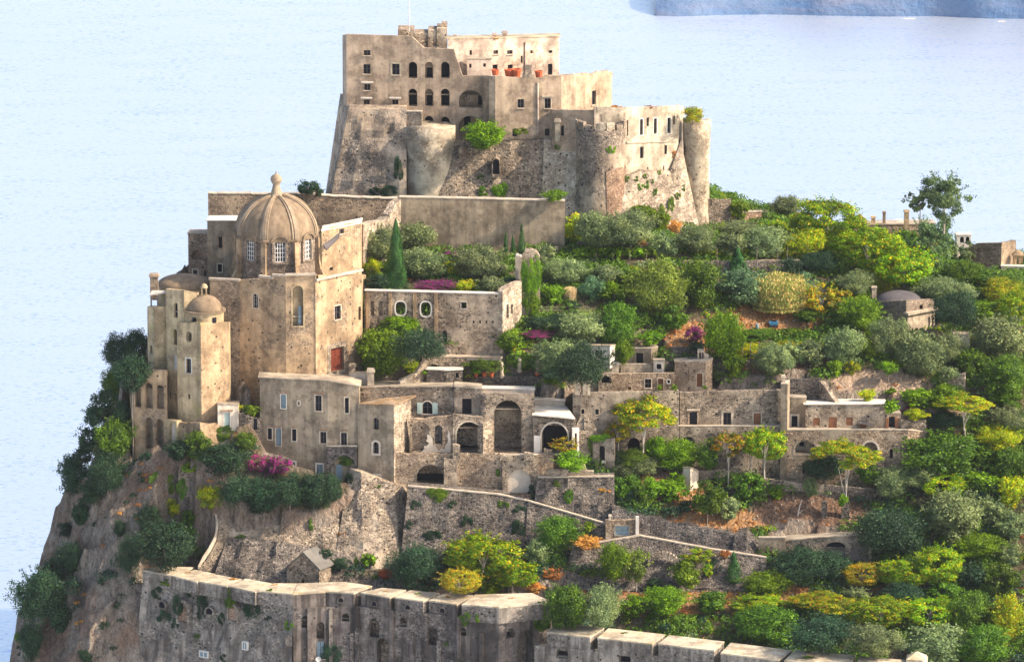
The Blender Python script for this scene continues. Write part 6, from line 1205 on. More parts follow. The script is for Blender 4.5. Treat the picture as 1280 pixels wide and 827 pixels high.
LM = dict(
 olive=leafmat('olive_leaf', (.085, .12, .05), (.215, .26, .13)), broad=leafmat('broad_leaf', (.035, .078, .012), (.115, .19, .025)), dark=leafmat('dark_leaf', (.012, .032, .018), (.035, .075, .035)),
 lime=leafmat('lime_leaf', (.08, .17, .010), (.215, .34, .024), (.42, .32, .04), .02), yellow=leafmat('yellow_leaf', (.14, .21, .018), (.32, .38, .035), (.46, .30, .04), .02),
 orange=leafmat('autumn_leaf', (.11, .17, .022), (.29, .29, .04), (.44, .24, .05), .22), cypress=leafmat('cypress_leaf', (.018, .055, .022), (.06, .13, .035)),
 euc=leafmat('eucalyptus_leaf', (.045, .085, .04), (.14, .19, .08)), bright=leafmat('bright_leaf', (.055, .115, .008), (.17, .27, .02)), magenta=leafmat('bougainvillea', (.03, .06, .02), (.07, .05, .04), (.36, .04, .25), .30),
 glauc=leafmat('glaucous_leaf', (.06, .13, .07), (.17, .28, .15)), reed=leafmat('reed_leaf', (.12, .20, .05), (.38, .40, .14), (.60, .46, .22), .3), dry=leafmat('dry_leaf', (.25, .12, .05), (.58, .30, .12)),
 red=leafmat('red_creeper', (.12, .04, .02), (.42, .08, .05)), umber=leafmat('umbrella_leaf', (.10, .18, .018), (.26, .345, .035), (.46, .30, .05), .13), sparse=leafmat('sparse_leaf', (.10, .17, .03), (.24, .32, .07)), plume=leafmat('plume', (.6, .48, .3), (.8, .68, .48)))
nr = np.random.RandomState(5)
def quads(C, Nn, size, aspect=1.5, up=0.0):
    n = len(C); t = nr.normal(size=(n, 3)); t[:, 2] += up*2
    Nn = Nn/np.linalg.norm(Nn, axis=1)[:, None]; t -= Nn*(t*Nn).sum(1)[:, None]; t /= np.linalg.norm(t, axis=1)[:, None]; b = np.cross(Nn, t)
    s = (size*(.6+.8*nr.rand(n)))[:, None] if np.isscalar(size) else (size*(.6+.8*nr.rand(n)))[:, None]
    a = t*s*aspect*.5; b = b*s*.5
    return np.stack([C-a, C-b+a*.1, C+a, C+b+a*.1], 1).reshape(-1, 3)
def npmesh(name, V, mat, cv=None):
    n = len(V)//4; me = bpy.data.meshes.new(name); me.vertices.add(len(V)); me.vertices.foreach_set('co', V.astype(np.float32).reshape(-1))
    me.loops.add(n*4); me.loops.foreach_set('vertex_index', np.arange(n*4, dtype=np.int32)); me.polygons.add(n); me.polygons.foreach_set('loop_start', np.arange(0, n*4, 4, dtype=np.int32)); me.polygons.foreach_set('loop_total', np.full(n, 4, dtype=np.int32))
    at = me.attributes.new('cv', 'FLOAT', 'POINT'); at.data.foreach_set('value', (np.repeat(cv, 4) if cv is not None else np.full(len(V), .5)).astype(np.float32))
    me.materials.append(mat); me.update(calc_edges=True); return me
def unit(n): v = nr.normal(size=(n, 3)); return v/np.linalg.norm(v, axis=1)[:, None]
SHAPE = dict(olive='round', broad='round', dark='round', lime='layer', yellow='loose', orange='layer', cypress='cone', euc='open', bright='round', magenta='round', glauc='round', reed='reed', dry='loose', red='flat', umber='umbrella', sparse='loose', plume='reed')
CLS = {'S': (900, .145, 12), 'M': (4600, .068, 34), 'L': (14500, .037, 95)}
PC = {}
def crown(kind, cls, var, shape=None):
    key = (kind, cls, var, shape)
    if key in PC: return PC[key]
    n, sz, nc = CLS[cls]; sz *= (1.0, 1.22, .9)[var % 3]; n = int(n/(1.0, 1.35, .85)[var % 3])
    if kind == 'euc': nc = nc//2; n = int(n*.7)
    sh = shape or SHAPE[kind]; cvv = None
    if sh == 'cone':
        t = nr.rand(n)**1.25; a = nr.rand(n)*2*np.pi; r = (1-t)**.72*(.72+.16*np.sin(a*3+t*9)+.13*np.sin(a*5-t*23)+.32*nr.rand(n)**2)*np.minimum(1, .55+t*4)
        C = np.stack([r*np.cos(a), r*np.sin(a), t*2-1], 1); Nn = np.stack([np.cos(a), np.sin(a), np.full(n, .35)], 1)+nr.normal(size=(n, 3))*.35
        V = quads(C, Nn, sz*.9, 1.6, .8)
    elif sh == 'reed':
        m = n//6; a = nr.rand(m)*2*np.pi; r = nr.rand(m)**.5*.95; base = np.stack([r*np.cos(a), r*np.sin(a), -np.ones(m)], 1); hgt = 1.3+.7*nr.rand(m)*(1-.3*r)
        Vs = []
        for k in range(6):
            f = (k+.6)/6; C = base+np.stack([nr.normal(size=m)*.10*f, nr.normal(size=m)*.10*f, hgt*f], 1); Nn = nr.normal(size=(m, 3)); Nn[:, 2] *= .2; Vs.append(quads(C, Nn, sz*.9, 4.0, 2.2))
        V = np.concatenate(Vs)
    else:
        if sh == 'umbrella': cz = .25+.5*nr.rand(nc); rr = nr.rand(nc)**.5*.86; cz = .62*(1-rr**2)+nr.normal(size=nc)*.10-.05; cr = .13+.12*nr.rand(nc); flat = .42
        elif sh == 'layer': u = unit(nc); rr = np.hypot(u[:, 0], u[:, 1])*.78; cz = u[:, 2]*.68; cr = .15+.15*nr.rand(nc); flat = .5
        elif sh == 'loose': u = unit(nc)*(.35+.5*nr.rand(nc))[:, None]; rr = np.hypot(u[:, 0], u[:, 1]); cz = u[:, 2]; cr = .17+.2*nr.rand(nc); flat = .95
        elif sh == 'open': u = unit(nc)*(.25+.68*nr.rand(nc))[:, None]; rr = np.hypot(u[:, 0], u[:, 1]); cz = u[:, 2]; cr = .11+.13*nr.rand(nc); flat = .8
        elif sh == 'flat': u = unit(nc)*.7; rr = np.hypot(u[:, 0], u[:, 1]); cz = u[:, 2]; cr = .22+.2*nr.rand(nc); flat = 1
        else: u = unit(nc)*(.42+.34*nr.rand(nc))[:, None]; u *= (1+.25*np.sin(u[:, :1]*4+var*2)*np.cos(u[:, 2:]*3+var)); rr = np.hypot(u[:, 0], u[:, 1]); cz = u[:, 2]*.95; cr = .17+.23*nr.rand(nc); flat = .9
        aa = nr.rand(nc)*2*np.pi; rr = rr*(1+.18*np.sin(aa*2+var)); cc = np.stack([rr*np.cos(aa), rr*np.sin(aa), cz], 1)
        w = cr**2; w /= w.sum(); own = nr.choice(nc, n, p=w); d = unit(n)
        out = cc[own]/(np.linalg.norm(cc[own], axis=1)[:, None]+.2); d = d+out*.55; d /= np.linalg.norm(d, axis=1)[:, None]
        C = cc[own]+d*(cr[own]*(.55+.65*nr.rand(n)**1.3))[:, None]*np.array([1, 1, flat]); lim = np.maximum(1, np.linalg.norm(C, axis=1)/1.2)[:, None]; C = C/lim
        tw = unit(34); tw[:, 2] = np.abs(tw[:, 2])*.8; pick = nr.rand(n) < .07; q_ = nr.randint(0, 34, n)      # stray twigs beyond the crown
        if sh not in ('umbrella', 'flat'): C = np.where(pick[:, None], tw[q_]*(.75+.5*nr.rand(n))[:, None]+nr.normal(size=(n, 3))*.035, C)
        Nn = d+nr.normal(size=(n, 3))*.6+np.array([0, 0, .25])
        cvv = nr.rand(nc)[own]
        V = quads(C, Nn, sz*(1.35 if kind in ('broad', 'glauc', 'bright') else 1.1), 1.9 if kind in ('olive', 'euc', 'lime') else 1.4)
    me = npmesh('foliage', V, LM[kind], cvv); PC[key] = me; return me
TRK = {}
def trunk(var, multi, pale):
    key = (var, multi, pale)
    if key in TRK: return TRK[key]
    r2 = random.Random(var*7+multi); g = G(); bend = [(r2.uniform(-.05, .05), r2.uniform(-.05, .05)) for _ in range(4)]
    P = [(0, 0, -.35), (bend[0][0], bend[0][1], .25), (bend[1][0], bend[1][1], .55), (bend[2][0]*2, bend[2][1]*2, .95)]; g.tube(P, [.075, .055, .042, .02], 7)
    for i in range(5 if multi else 3):
        a = i*2.3+var; l = r2.uniform(.3, .55); z0 = r2.uniform(.3, .6); g.tube([(bend[1][0]*.7, bend[1][1]*.7, z0), (l*.5*math.cos(a), l*.5*math.sin(a), z0+.22), (l*math.cos(a), l*math.sin(a), z0+.5)], [.035, .022, .008], 5)
    me = bpy.data.meshes.new('trunk'); me.from_pydata(g.V, [], g.F); me.materials.append(M['bark_pale' if pale else 'bark']); TRK[key] = me; return me
def cast(px, py, walls=True):
    d = ray(px, py).normalized(); a = BT.ray_cast(CAM, d); b = BW.ray_cast(CAM, d) if walls else (None,)*4
    if a[0] is None and b[0] is None: return None, None, None
    if b[0] is not None and (a[0] is None or b[3] < a[3]): return b[0], b[1], True
    return a[0], a[1], False
NPL = [0]
def plant(kind, cx, cy, hw, hh, label, ivy=False, name='tree', cat=None, group=None, base=None, Y=None, shape=None):
    NPL[0] += 1; i = NPL[0]; by = base if base is not None else cy+hh*1.08
    if ivy: by = cy
    if Y is not None: p = pt(cx, by, Y); n = Vector((0, 0, 1)); onw = True; zr = p.z
    else:
        p, n, onw = cast(cx, by)
        if p is None: p = pt(cx, by, 5.0); n = Vector((0, 0, 1)); onw = True
        zr = p.z
        if onw and abs(n.z) < .6 and not ivy:
            p = p + Vector((0, -.6-min(3, hw*MPP*.5), 0)); zr = min(p.z, terr_z(p.x, p.y))
            if p.z-zr > hh*2*MPP+5: zr = p.z-1
    sc = (p.y-CAM.y)/FPX/cp_; rx, rz = hw*sc, hh*sc
    cen = pt(cx, cy, p.y)
    if ivy:
        me = crown(kind, 'S' if max(rx, rz) < 1.3 else 'M', i % 2, shape or 'flat'); o = bpy.data.objects.new(name, me); COL.objects.link(o); o.location = p; o.scale = (rx, max(.35, min(rx, rz)*.38), rz)
        ang = math.atan2(n.x, -n.y) if abs(n.z) < .9 else 0; o.rotation_euler = (0, 0, ang); tag(o, label, cat or name, group); return o
    root = thing(name, label, cat or 'tree', (p.x, p.y, zr), group)
    cls = 'S' if max(rx, rz) < 1.15 else ('M' if max(rx, rz) < 2.6 else 'L')
    me = crown(kind, cls, i % 3 if cls != 'L' else i % 2, shape); c = bpy.data.objects.new('crown', me); COL.objects.link(c); c.parent = root
    c.location = (0, 0, cen.z-zr); c.scale = (rx*1.2, rx*(1.1 if hw < 40 else .85), rz*1.15); c.rotation_euler = (0, 0, (i*1.7) % 6.28 if kind != 'reed' else 0)
    if name in ('tree', 'olive_tree', 'eucalyptus', 'umbrella_tree', 'cypress', 'pine_tree', 'fig_tree'):
        h = max(cen.z-zr, .4); t = bpy.data.objects.new('trunk', trunk(i % 4, kind in ('umber', 'euc', 'sparse', 'orange', 'lime'), kind in ('lime', 'umber', 'orange', 'sparse'))); COL.objects.link(t); t.parent = root
        k = max(.35, min(rx, 3.2)*(.8 if kind in ('umber', 'sparse', 'lime', 'orange') else .7)); t.scale = (k, k, h+rz*.25); t.rotation_euler = (0, 0, i*1.1)
    return root
NAMES = {'o': ('olive', 'olive_tree', 'olive tree'), 'b': ('broad', 'tree', 'tree'), 'd': ('dark', 'tree', 'tree'), 'l': ('lime', 'tree', 'tree'), 'y': ('yellow', 'shrub', 'shrub'), 'r': ('orange', 'tree', 'tree'), 'c': ('cypress', 'cypress', 'cypress'),
         'e': ('euc', 'eucalyptus', 'eucalyptus'), 'g': ('bright', 'shrub', 'shrub'), 'G': ('bright', 'tree', 'tree'), 'm': ('magenta', 'bougainvillea', 'bougainvillea'), 'u': ('umber', 'umbrella_tree', 'tree'), 'a': ('glauc', 'shrub', 'shrub'), 'R': ('reed', 'reed_clump', 'reeds'),
         'x': ('dry', 'dry_shrub', 'dry shrub'), 's': ('sparse', 'tree', 'tree'), 'B': ('broad', 'shrub', 'shrub'), 'D': ('dark', 'shrub', 'shrub'), 'O': ('olive', 'shrub', 'shrub'), 'Y': ('yellow', 'tree', 'tree'), 'P': ('dark', 'pine_tree', 'pine'), 'F': ('plume', 'plume_grass', 'grass clump'), 'L': ('lime', 'shrub', 'shrub'),
         'iv': ('broad', 'ivy', 'ivy'), 'ib': ('bright', 'ivy', 'ivy'), 'id': ('dark', 'ivy', 'ivy'), 'ir': ('red', 'red_creeper', 'creeper'), 'ix': ('dry', 'weed_tuft', 'weeds'), 'im': ('magenta', 'bougainvillea', 'bougainvillea')}
TABLE = '''
g 605 168 25 16|bright round bush on the rampart under the arched palace windows
g 650 165 7 5|small bright bush beside the square castle window above the rampart
ib 697 184 4 4|small weed tuft on the pale slanting rampart
g 692 245 14 7|low bright bush at the foot of the pale slanting rampart
ib 764 187 6 6|green weed tuft high on the crenellated tower
Y 866 143 14 9 Y68|yellow-green bush crowning the slender corner tower
D 385 234 13 9|dark bush on the skyline left of the left rampart
D 398 240 8 5|small dark bush close against the battered corner of the left rampart
id 470 240 9 6|dark ivy low on the left rampart, nearer the palace corner
id 487 240 12 9|dark ivy spreading in the corner between left rampart and round bastion
id 498 218 6 24|tall dark ivy strip climbing beside the round bastion
iv 600 222 5 4|tiny ivy tuft in the middle of the brown rubble rampart
iv 602 240 9 8|dull green ivy low on the brown rubble rampart
ib 625 238 10 11|bright ivy low on the brown rubble rampart, right of the dull one
ib 783 224 4 6|weed tuft on the scarp next to the crenellated tower
ib 795 224 4 5|weed tuft on the scarp, second from the crenellated tower
ib 800 234 5 6|weed tuft on the scarp below the second one from the tower
ib 808 232 5 8|largest upright weed tuft in the middle of the castle scarp
ib 806 220 3 4|small weed tuft directly above the largest upright one on the scarp
ib 815 227 3 4|small weed tuft right of the largest upright one on the scarp
ib 824 216 3 4|highest weed tuft on the right half of the scarp
iv 819 242 4 7|upright weed tuft low in the centre of the scarp
iv 826 259 4 5|round weed tuft near the foot of the scarp
iv 839 258 6 14|tall ivy drape on the right half of the scarp
ib 847 246 4 7|ivy drape on the scarp edge just right of the tall one
ib 854 236 3 7|slim ivy drape nearest the slender corner tower
ix 843 193 4 5|brownish weeds on the seam between cream wall and corner tower
Y 720 285 14 17|yellow-green bush at the right end of the smooth terrace wall
o 745 286 23 21|left one of two wide olive trees below the crenellated tower
o 788 285 28 22|right one of two wide olive trees below the crenellated tower
g 806 270 16 14|bright green creeper bush at the foot of the castle scarp
g 827 276 10 15|bright upright bush between the castle scarp and the grey-green olive
x 795 299 12 7|orange dry shrub over the dark dry-stone wall
x 843 283 9 8|straw-coloured shrub near the foot of the corner tower
o 829 305 14 16|dark rounded olive tree left of the larger round one below the corner tower
o 869 299 24 17|large round blue-green olive tree below the corner tower
o 708 338 22 15|olive tree right of the ivy column top, below the terrace wall end
o 680 318 15 12|grey olive tree just below the right part of the smooth terrace wall
o 755 343 18 11|low olive tree under the long vine hedge
B 790 347 18 8|low dull green shrub under the thin terrace edge
a 742 361 14 14|grey-leaved fig bush left of the bright banana-like one
G 768 366 17 14|bright broad-leaved tree left of the bare-branched one
g 693 367 13 12|bright round shrub right of the ivy column
F 713 367 7 9|pale plume grass clump between green shrubs above the lawn
D 716 381 10 5|dark low shrub under the pale plume grass
s 822 360 33 32|wide thin-leaved tree with bare grey branches above the stone houses
b 874 350 25 29|tall mid-green tree right of the bare-branched tree
b 773 407 23 27|tall leafy green tree above the whitewashed cube house
o 722 408 32 17|wide grey-green olive tree over the magenta hedge
D 700 400 30 6|clipped dark hedge below the small lawn
G 779 441 11 15|bright small tree between the two little houses
g 812 423 15 9|low green shrub left of the dry orange slope
o 697 446 27 22|pale rounded olive tree left of the big dark tree
d 727 458 30 29|big very dark tree left of the whitewashed cube house
im 718 436 5 4|small pink bougainvillea spray on the big dark tree
m 672 415 22 3.5|long low magenta hedge on the terrace below the lawn
m 868 419 10 11|magenta bougainvillea on the dry orange slope
D 870 432 12 6|dark shrub foot of the bougainvillea on the dry slope
G 903 417 21 31|bright upright oval tree on the dry orange slope
b 842 396 19 14|dark round tree left of the dry orange slope
g 925 262 12 11|bright green shrub on the skyline right of the castle
o 983 258 20 13|thin grey olive tree on the skyline in the middle right
o 952 270 16 8|low grey olive tree on the skyline near the tiny rubble hut
l 1034 277 46 29|huge lime-green tree bulging on the skyline
Y 1012 304 25 17|ochre-green tree below the huge lime-green one
l 1085 309 44 28|broad tree with orange-tipped lime leaves right of the ochre-green one
l 1130 332 34 24|broad lime tree sloping down left of the eucalyptus foot
d 1022 327 20 13|dark tree in the shade under the ochre-green one
o 957 302 26 18|dark-centred olive tree left of the ochre-green tree
o 914 306 18 15|olive tree between two others behind the upper vineyard
o 925 286 24 10|grey olive tree near the square rubble stub
L 970 285 18 9|lime shrub on the ridge left of the huge lime tree
c 922 328 14 17|dark conical cypress bush before the grey retaining wall
D 987 333 16 10|dark flat shrub at the right end of the upper retaining wall
a 928 356 30 20|large blue-green bush mass left of the reeds
R 973 363 30 22|tall reed clump with tan plumes above the dry slope
a 1003 358 14 16|blue-green bush between the reeds and the orange tree
r 1026 372 20 20|orange-leaved tree left of the domed mausoleum
r 1052 376 15 15|orange and green tree next to the first orange one
o 1070 353 22 15|grey olive tree up the slope from the domed mausoleum
Y 1100 347 20 18|yellow-green tree right behind the mausoleum dome
G 1074 390 25 20|leafy bright tree touching the left side of the mausoleum
B 1010 395 14 8|dull shrub at the upper right of the dry slope
e 1180 246 32 30|tall eucalyptus standing above the skyline, its upper crown
e 1150 252 16 18|left leaning limb crown of the tall eucalyptus
e 1164 306 30 34|dense green tree filling the foot of the tall eucalyptus
e 1206 318 16 14|drooping green tree before the brown skyline villa
b 1130 300 18 14|dark green tree in front of the skyline farmhouse
b 1110 318 18 14|green tree below the left part of the skyline farmhouse
o 1180 362 32 15|wide olive tree upslope to the right of the mausoleum
b 1240 348 36 13|wide green tree below the right skyline villa
b 1205 342 22 15|green tree directly below the tiny villa window
Y 1250 362 24 15|bright yellow tree near the right edge
d 1192 388 24 24|dark olive-like tree just right of the mausoleum
G 1232 392 22 17|bright fig-like tree between the dark tree and the right edge
l 1268 386 20 26|lime tree at the right edge under the yellow one
o 1248 422 33 28|large rounded grey olive tree near the right edge
o 1112 420 22 24|pale olive tree with visible trunks left of the mausoleum front
o 1150 441 27 25|grey olive tree right in front of the mausoleum door
o 1188 436 17 21|grey olive tree left of the tiny white shed
b 1216 453 20 17|green tree below the large rounded olive
b 1258 470 28 25|green tree at the right edge below the large rounded olive
O 1184 467 12 9|small olive shrub over the entrance wall pillars
G 1086 431 13 15|small round bright tree between two olives above the soil mound
o 1055 432 21 23|blue-green olive tree at the right end of the vine row
g 1044 459 10 10|bright shrub at the upper left of the bare soil mound
y 1065 459 8 8|yellow-green shrub on the edge of the bare soil mound
G 1110 460 11 8 b482|tiny round tree standing alone on the bare soil mound
y 935 437 22 8|yellow vine row stretch left of the olive trees
y 985 436 24 8|yellow vine row stretch behind the olive trees
y 1025 436 14 8|yellow vine row stretch at the right end
o 966 448 21 20|left olive tree of three in the vine row
o 990 442 14 15|middle olive tree of three in the vine row
o 1013 441 19 15|right olive tree of three in the vine row
g 917 458 13 15|bright bush below the bright upright oval tree
O 898 466 9 9|dull thin bush beside the brown-door cottage gable
B 945 417 22 6|low dark bush line beside the blue cart
B 990 415 16 4|low dark bush strip right of the blue cart
y 1084 493 12 7|yellow-green shrub behind the white-edged flat roof
g 1113 490 7 5|small bright shrub at the foot of the bare soil mound
g 1114 508 9 9|bright round shrub behind the open double door
m 1133 512 11 5|low magenta bougainvillea right of the flat-roofed house
y 1146 518 13 6|yellow-green clipped shrub under the low magenta bougainvillea
G 1150 497 20 12|bright fig tree above the low magenta bougainvillea
G 1180 498 20 14|bright fig tree left of the flat-topped acacia
d 1180 524 22 11|dark shadowy tree beneath the flat-topped acacia
u 1205 508 30 16 b552|flat-topped ochre acacia with a slanting pale trunk
im 1213 519 4 4|small magenta spray right under the flat-topped acacia
m 1238 524 7 5|magenta bougainvillea right of the acacia trunk
o 1260 522 23 15|dark olive tree at the right edge level with the acacia
b 1262 500 20 12|green tree at the right edge above the dark olive
y 1247 546 27 15|golden-flowered shrub near the right edge
b 1178 566 42 28|very large round dark green tree right of the arcaded stone base
B 1231 566 14 12|green shrub right of the very large round tree
B 1264 576 22 20|green shrub at the right edge below the golden-flowered one
u 1056 574 44 26 b610|wide umbrella-shaped lime tree with yellow tips before the three arches
d 1030 584 24 15|dark tree under the left side of the umbrella-shaped lime tree
B 1086 592 14 12|green bush under the right side of the umbrella-shaped lime tree
O 1117 602 22 18|grey-green shrub at the right foot of the arcaded stone base
o 1150 596 22 15|olive tree below the very large round tree, left one
L 1181 606 28 14|bright olive-green shrub below the very large round tree
g 1229 601 20 12|bright shrub between the large round tree and the right edge
y 1265 612 20 18|yellowish shrub at the right edge above the lower grove
d 1112 666 38 32|very large dark olive tree beside the arched sheds
o 1190 641 34 30|very large grey olive tree right of the dark one
O 1238 636 20 16|olive bush right of the very large grey olive
o 1262 657 20 17|olive tree at the right edge in the lower grove
g 1225 681 30 14|bright leafy shrub below the very large grey olive
O 1262 692 18 14|olive bush at the right edge below the lower grove olive
L 1175 706 28 26|tall feathery lime shrub in the lower grove
L 1127 716 26 18|yellowish feathery shrub below the arched sheds
r 1078 717 24 14|small orange-yellow tree below the arched sheds
D 1036 706 22 19|dark shrub in front of the arched sheds
d 1215 720 18 17|dark tree right of the tall feathery lime shrub
b 1250 724 20 21|green tree at the right edge beside the dark one
d 1000 706 34 23|dark tree right of the ramp end
m 965 690 7 4|small pink bougainvillea at the short smooth wall
c 917 708 11 17|cypress-like bush against the ramp wall end
g 957 728 26 15|bright bush below the ramp wall end
u 1028 757 36 18|layered lime-yellow tree in the middle of the lower right grove
l 950 754 28 12|low yellowish tree left of the layered lime-yellow one
b 958 780 34 22|broad green tree above the fourth rampart merlon
d 1028 792 36 22|dark dense tree above the fifth rampart merlon
o 1093 800 30 20|grey round olive tree just above the rampart
o 1170 806 38 24|large grey olive tree beside the sentry box
l 1100 764 34 20|lime tree above the grey round olive
l 1162 764 32 18|wide lime tree above the large grey olive near the sentry box
b 1213 765 26 26|mixed green tree right of the wide lime tree
Y 1258 770 24 26|yellowish tree in the lower right corner area
b 1232 806 30 24|dark green tree in the lower right corner
d 1130 742 24 14|dark tree in the centre of the lower right grove
b 1180 738 18 12|green tree between the feathery shrub and the wide lime tree
O 1070 742 16 10|grey shrub between the orange-yellow tree and the lime trees
B 890 752 20 12|green shrub on the dry strip under the ramp wall
b 712 756 28 27|dark green bushy tree right of the bastion end
O 751 757 24 27|grey-brown bushy shrub right of the dark one by the bastion end
g 791 758 16 14|bright leafy shrub in the dry strip
g 831 750 27 17|large bright leafy shrub right of the other one in the dry strip
D 818 731 10 9|small dark shrub behind the large bright leafy one
G 767 701 18 23|round green tree in front of the stone hut's footing
s 795 705 14 20|thin yellowish sapling right of the round green tree
G 857 718 19 15|bright round tree before the walled-up arch
D 832 786 8 9|small dark bush above the third rampart merlon
ib 905 775 6 7|small bush on the rubble bank above the rampart
g 738 716 9 6|low bright bush left of the round green tree foot
L 870 694 18 9|flat lime shrub leaning over the ramp wall
L 885 712 6 10|small lime sapling below the flat lime shrub
x 905 692 8 5|orange dry tuft on top of the ramp wall
B 678 777 12 11|dark bush at the right-hand corner of the dark bastion
b 697 667 24 22|leafy creeper-like tree under the pale path handrail
g 735 659 9 7|small bright bush left of the stone hut
O 672 690 14 16|thin grey shrub left of the leafy creeper-like tree
x 733 677 18 7|orange dry shrub below the small bright bush
o 800 582 22 12|low olive tree in front of the long range
o 775 585 14 11|small olive tree near the ivy gateway
G 848 568 24 20|bright green tree under the half-hidden arch
G 822 562 16 14|bright tree left of the one under the half-hidden arch
b 884 568 15 18|green tree right of the bright one under the half-hidden arch
r 910 556 18 16 b592|slender tree with yellow-orange leaves and thin trunk
s 938 552 12 14 b592|thin sparse tree between the slender orange and lime ones
l 956 555 22 22 b598|slender lime tree standing before the tall pale buttress
b 936 607 19 19|dense dark bush on the brown slope edge
g 846 599 9 9|prickly pear bush beside the whitewashed cistern
B 775 609 14 12|dark bush on the dark rubble terrace wall top
B 790 606 10 14|green bush left of the whitewashed cistern, upper one
g 812 612 16 13|bright shrub mass left of the whitewashed cistern
B 806 620 8 14|dark upright shrub in the shrub mass left of the cistern
g 840 613 20 13|bright yellow-green shrub below the prickly pear
D 857 633 8 8|small dark bush on the straw slope
b 884 623 19 20 b657|small olive-green tree standing on the straw slope
O 908 635 14 15|yellowish bush beside the small tree on the straw slope
O 1014 608 9 11|small grey bush on the pale garden wall
g 1054 627 7 8|prickly pear on top of the knobbly pier
g 971 618 7 6|small green weed bush on the brown slope
g 715 576 20 11|bright shrub in the corner below the canopy chapel
r 705 556 14 11 b582|small tree with orange-yellow leaves before the canopy chapel
ib 740 562 6 18|thick green ivy on the left of the grey gateway
ib 750 547 12 6|ivy cap running along the top of the grey gateway
u 804 524 48 28 b588|wide spreading tree with yellow-orange leaves before the long range
B 790 572 22 10|green shrub under the wide spreading tree
r 772 540 16 12|ochre lower limb of foliage left of the wide spreading tree
o 477 304 24 22|left big olive tree behind the garden screen
o 516 296 25 18|right big olive tree under the long terrace wall
c 495 322 14 43 Y27|tall dark cypress in the garden by the church
o 528 328 24 18|grey olive tree right of the tall dark cypress
o 600 328 33 20|wide olive tree in the middle of the upper garden
Y 465 334 11 12|yellow-green small tree against the church wall
D 470 352 15 9 Y24|dark shrub left at the foot of the tall cypress
m 545 356 24 6 Y22|purple bougainvillea hedge behind the garden screen
y 582 358 13 9 Y21|yellow spiky shrub behind the garden screen
O 612 356 16 10 Y21|grey-leaved shrub at the right end of the garden screen
y 562 336 12 10|yellow-green shrub between the two garden olives
D 640 355 12 9 Y26|dark shrub right behind the cream end wall
m 572 318 18 4|faded pink creeper under the smooth terrace wall
c 632 306 3.8 15|first slim cypress of three under the terrace wall
c 641 307 3.6 12|middle and smallest slim cypress of three
c 652 298 4.8 17|tallest slim cypress of the three under the terrace wall
B 625 338 12 12|green bush left of the pale arch end
ib 640 325 12 8|ivy mat left of the tall ivy column top
ib 664 345 12 32|tall bright ivy covering the upper wall column
ib 664 388 12 22|bright ivy hanging down the lower wall column
D 668 405 12 9|dark shrub at the foot of the ivy column
g 477 438 31 29|big round green bush right of the church portal
D 526 433 28 23|dark grey-green bush right of the big round one
g 500 404 22 11|feathery bright bush tips over the two round bushes
g 636 426 15 15|candelabra cactus bush by the cream end wall
B 604 455 21 7|leafy roof of climbing vine over the pergola
y 515 458 10 7|yellow-green creeper over the curved ramp parapet
B 655 455 14 7|grey-green low planting between the stone pillars
a 690 465 12 7|blue-green agave planting beside the statue-like pillar
g 595 464 5 4|leafy plant growing in the largest orange pot
g 530 466 3.5 2.5|tiny green plant on the whitewashed terrace edge
D 172 432 14 22|dark tree right at the sea corner of the church
P 150 442 20 26|dark pine-like tree leaning over the sea left of the church
P 166 466 20 24|dark green tree below the two at the church corner
iv 160 492 6 30|ivy sheet covering the left end of the sea arcade
P 130 506 14 20|dark ragged tree on the cliff edge beside the sea arcade
b 146 480 16 22|green tree on the cliff between the dark ones
b 144 546 22 25|mid-green tree hanging on the cliff below the sea arcade
D 118 520 14 14|dark bush on the cliff brink between two ragged trees
O 128 562 14 14|dull bush left below the mid-green cliff tree
P 112 548 14 18|dark tree jutting from the cliff edge left of the mid-green one
P 151 522 10 24|dark tree squeezed against the left end of the sea arcade
D 118 612 16 20|dark bush between the very dark overhang tree and the green tree
P 100 640 12 16|dark bush on the rock overhang of the cliff
D 84 662 10 10|small dark bush under the rock overhang
P 70 715 16 18|dark tree between the low cliff-edge tree and the large pine
P 76 770 16 20|dark tree at the right foot of the large far-left pine
D 150 660 9 10|dull green bush high on the cliff face
D 104 570 12 11|dark bush jutting out on the cliff edge
P 92 592 18 25|very dark tree on the cliff overhang
d 135 592 22 27|green tree right of the very dark cliff overhang tree
P 88 698 16 22|dark tree low on the cliff edge
P 52 746 34 38|large dark pine on the lower cliff at the far left
P 38 802 13 26|dark tree under the large far-left pine
g 23 796 5 6|small bush at the sea edge of the cliff
d 207 682 32 30|big dark tree on the slope above the lower-left bastion
d 186 650 16 21|dark tree up the slope from the big dark one
b 228 667 20 19|green tree right of the dark ones on the left slope
y 216 633 10 11|yellow bush on the dry left slope
y 264 620 15 14|yellow-green bush left of the dark tree row
d 163 694 14 28|dark narrow tree left of the big dark one
O 250 690 12 10|grey bush beside the stone stair
B 236 645 10 9|brown-green bush on the left slope
iv 197 600 12 11|ivy hanging from the slope below the sea arcade
iv 228 610 7 15|ivy drape on the scree wall, right one
iv 214 606 6 13|ivy drape on the scree wall, left one
D 130 783 6 7|tiny dark bush in the middle of the cliff face
D 107 818 10 8|small dark bush at the bottom of the cliff face
D 128 727 5 5|tiny dark bush high on the cliff face
D 182 570 7 6|small dark bush at the foot of the sea arcade
d 300 613 22 21|first tree of the dark row, next to the stone stair
d 330 618 23 21|second tree of the dark row below the convent
d 362 614 24 22|middle tree of the dark row below the convent
d 392 613 22 23|fourth tree of the dark row below the convent
d 413 612 14 22|last tree of the dark row, beside the splayed footing
D 325 633 14 9|dark bush spilling over the terrace wall under the row
d 222 561 16 14|dark round tree under the sea arcade
b 246 556 14 18|green tree under the domed turret
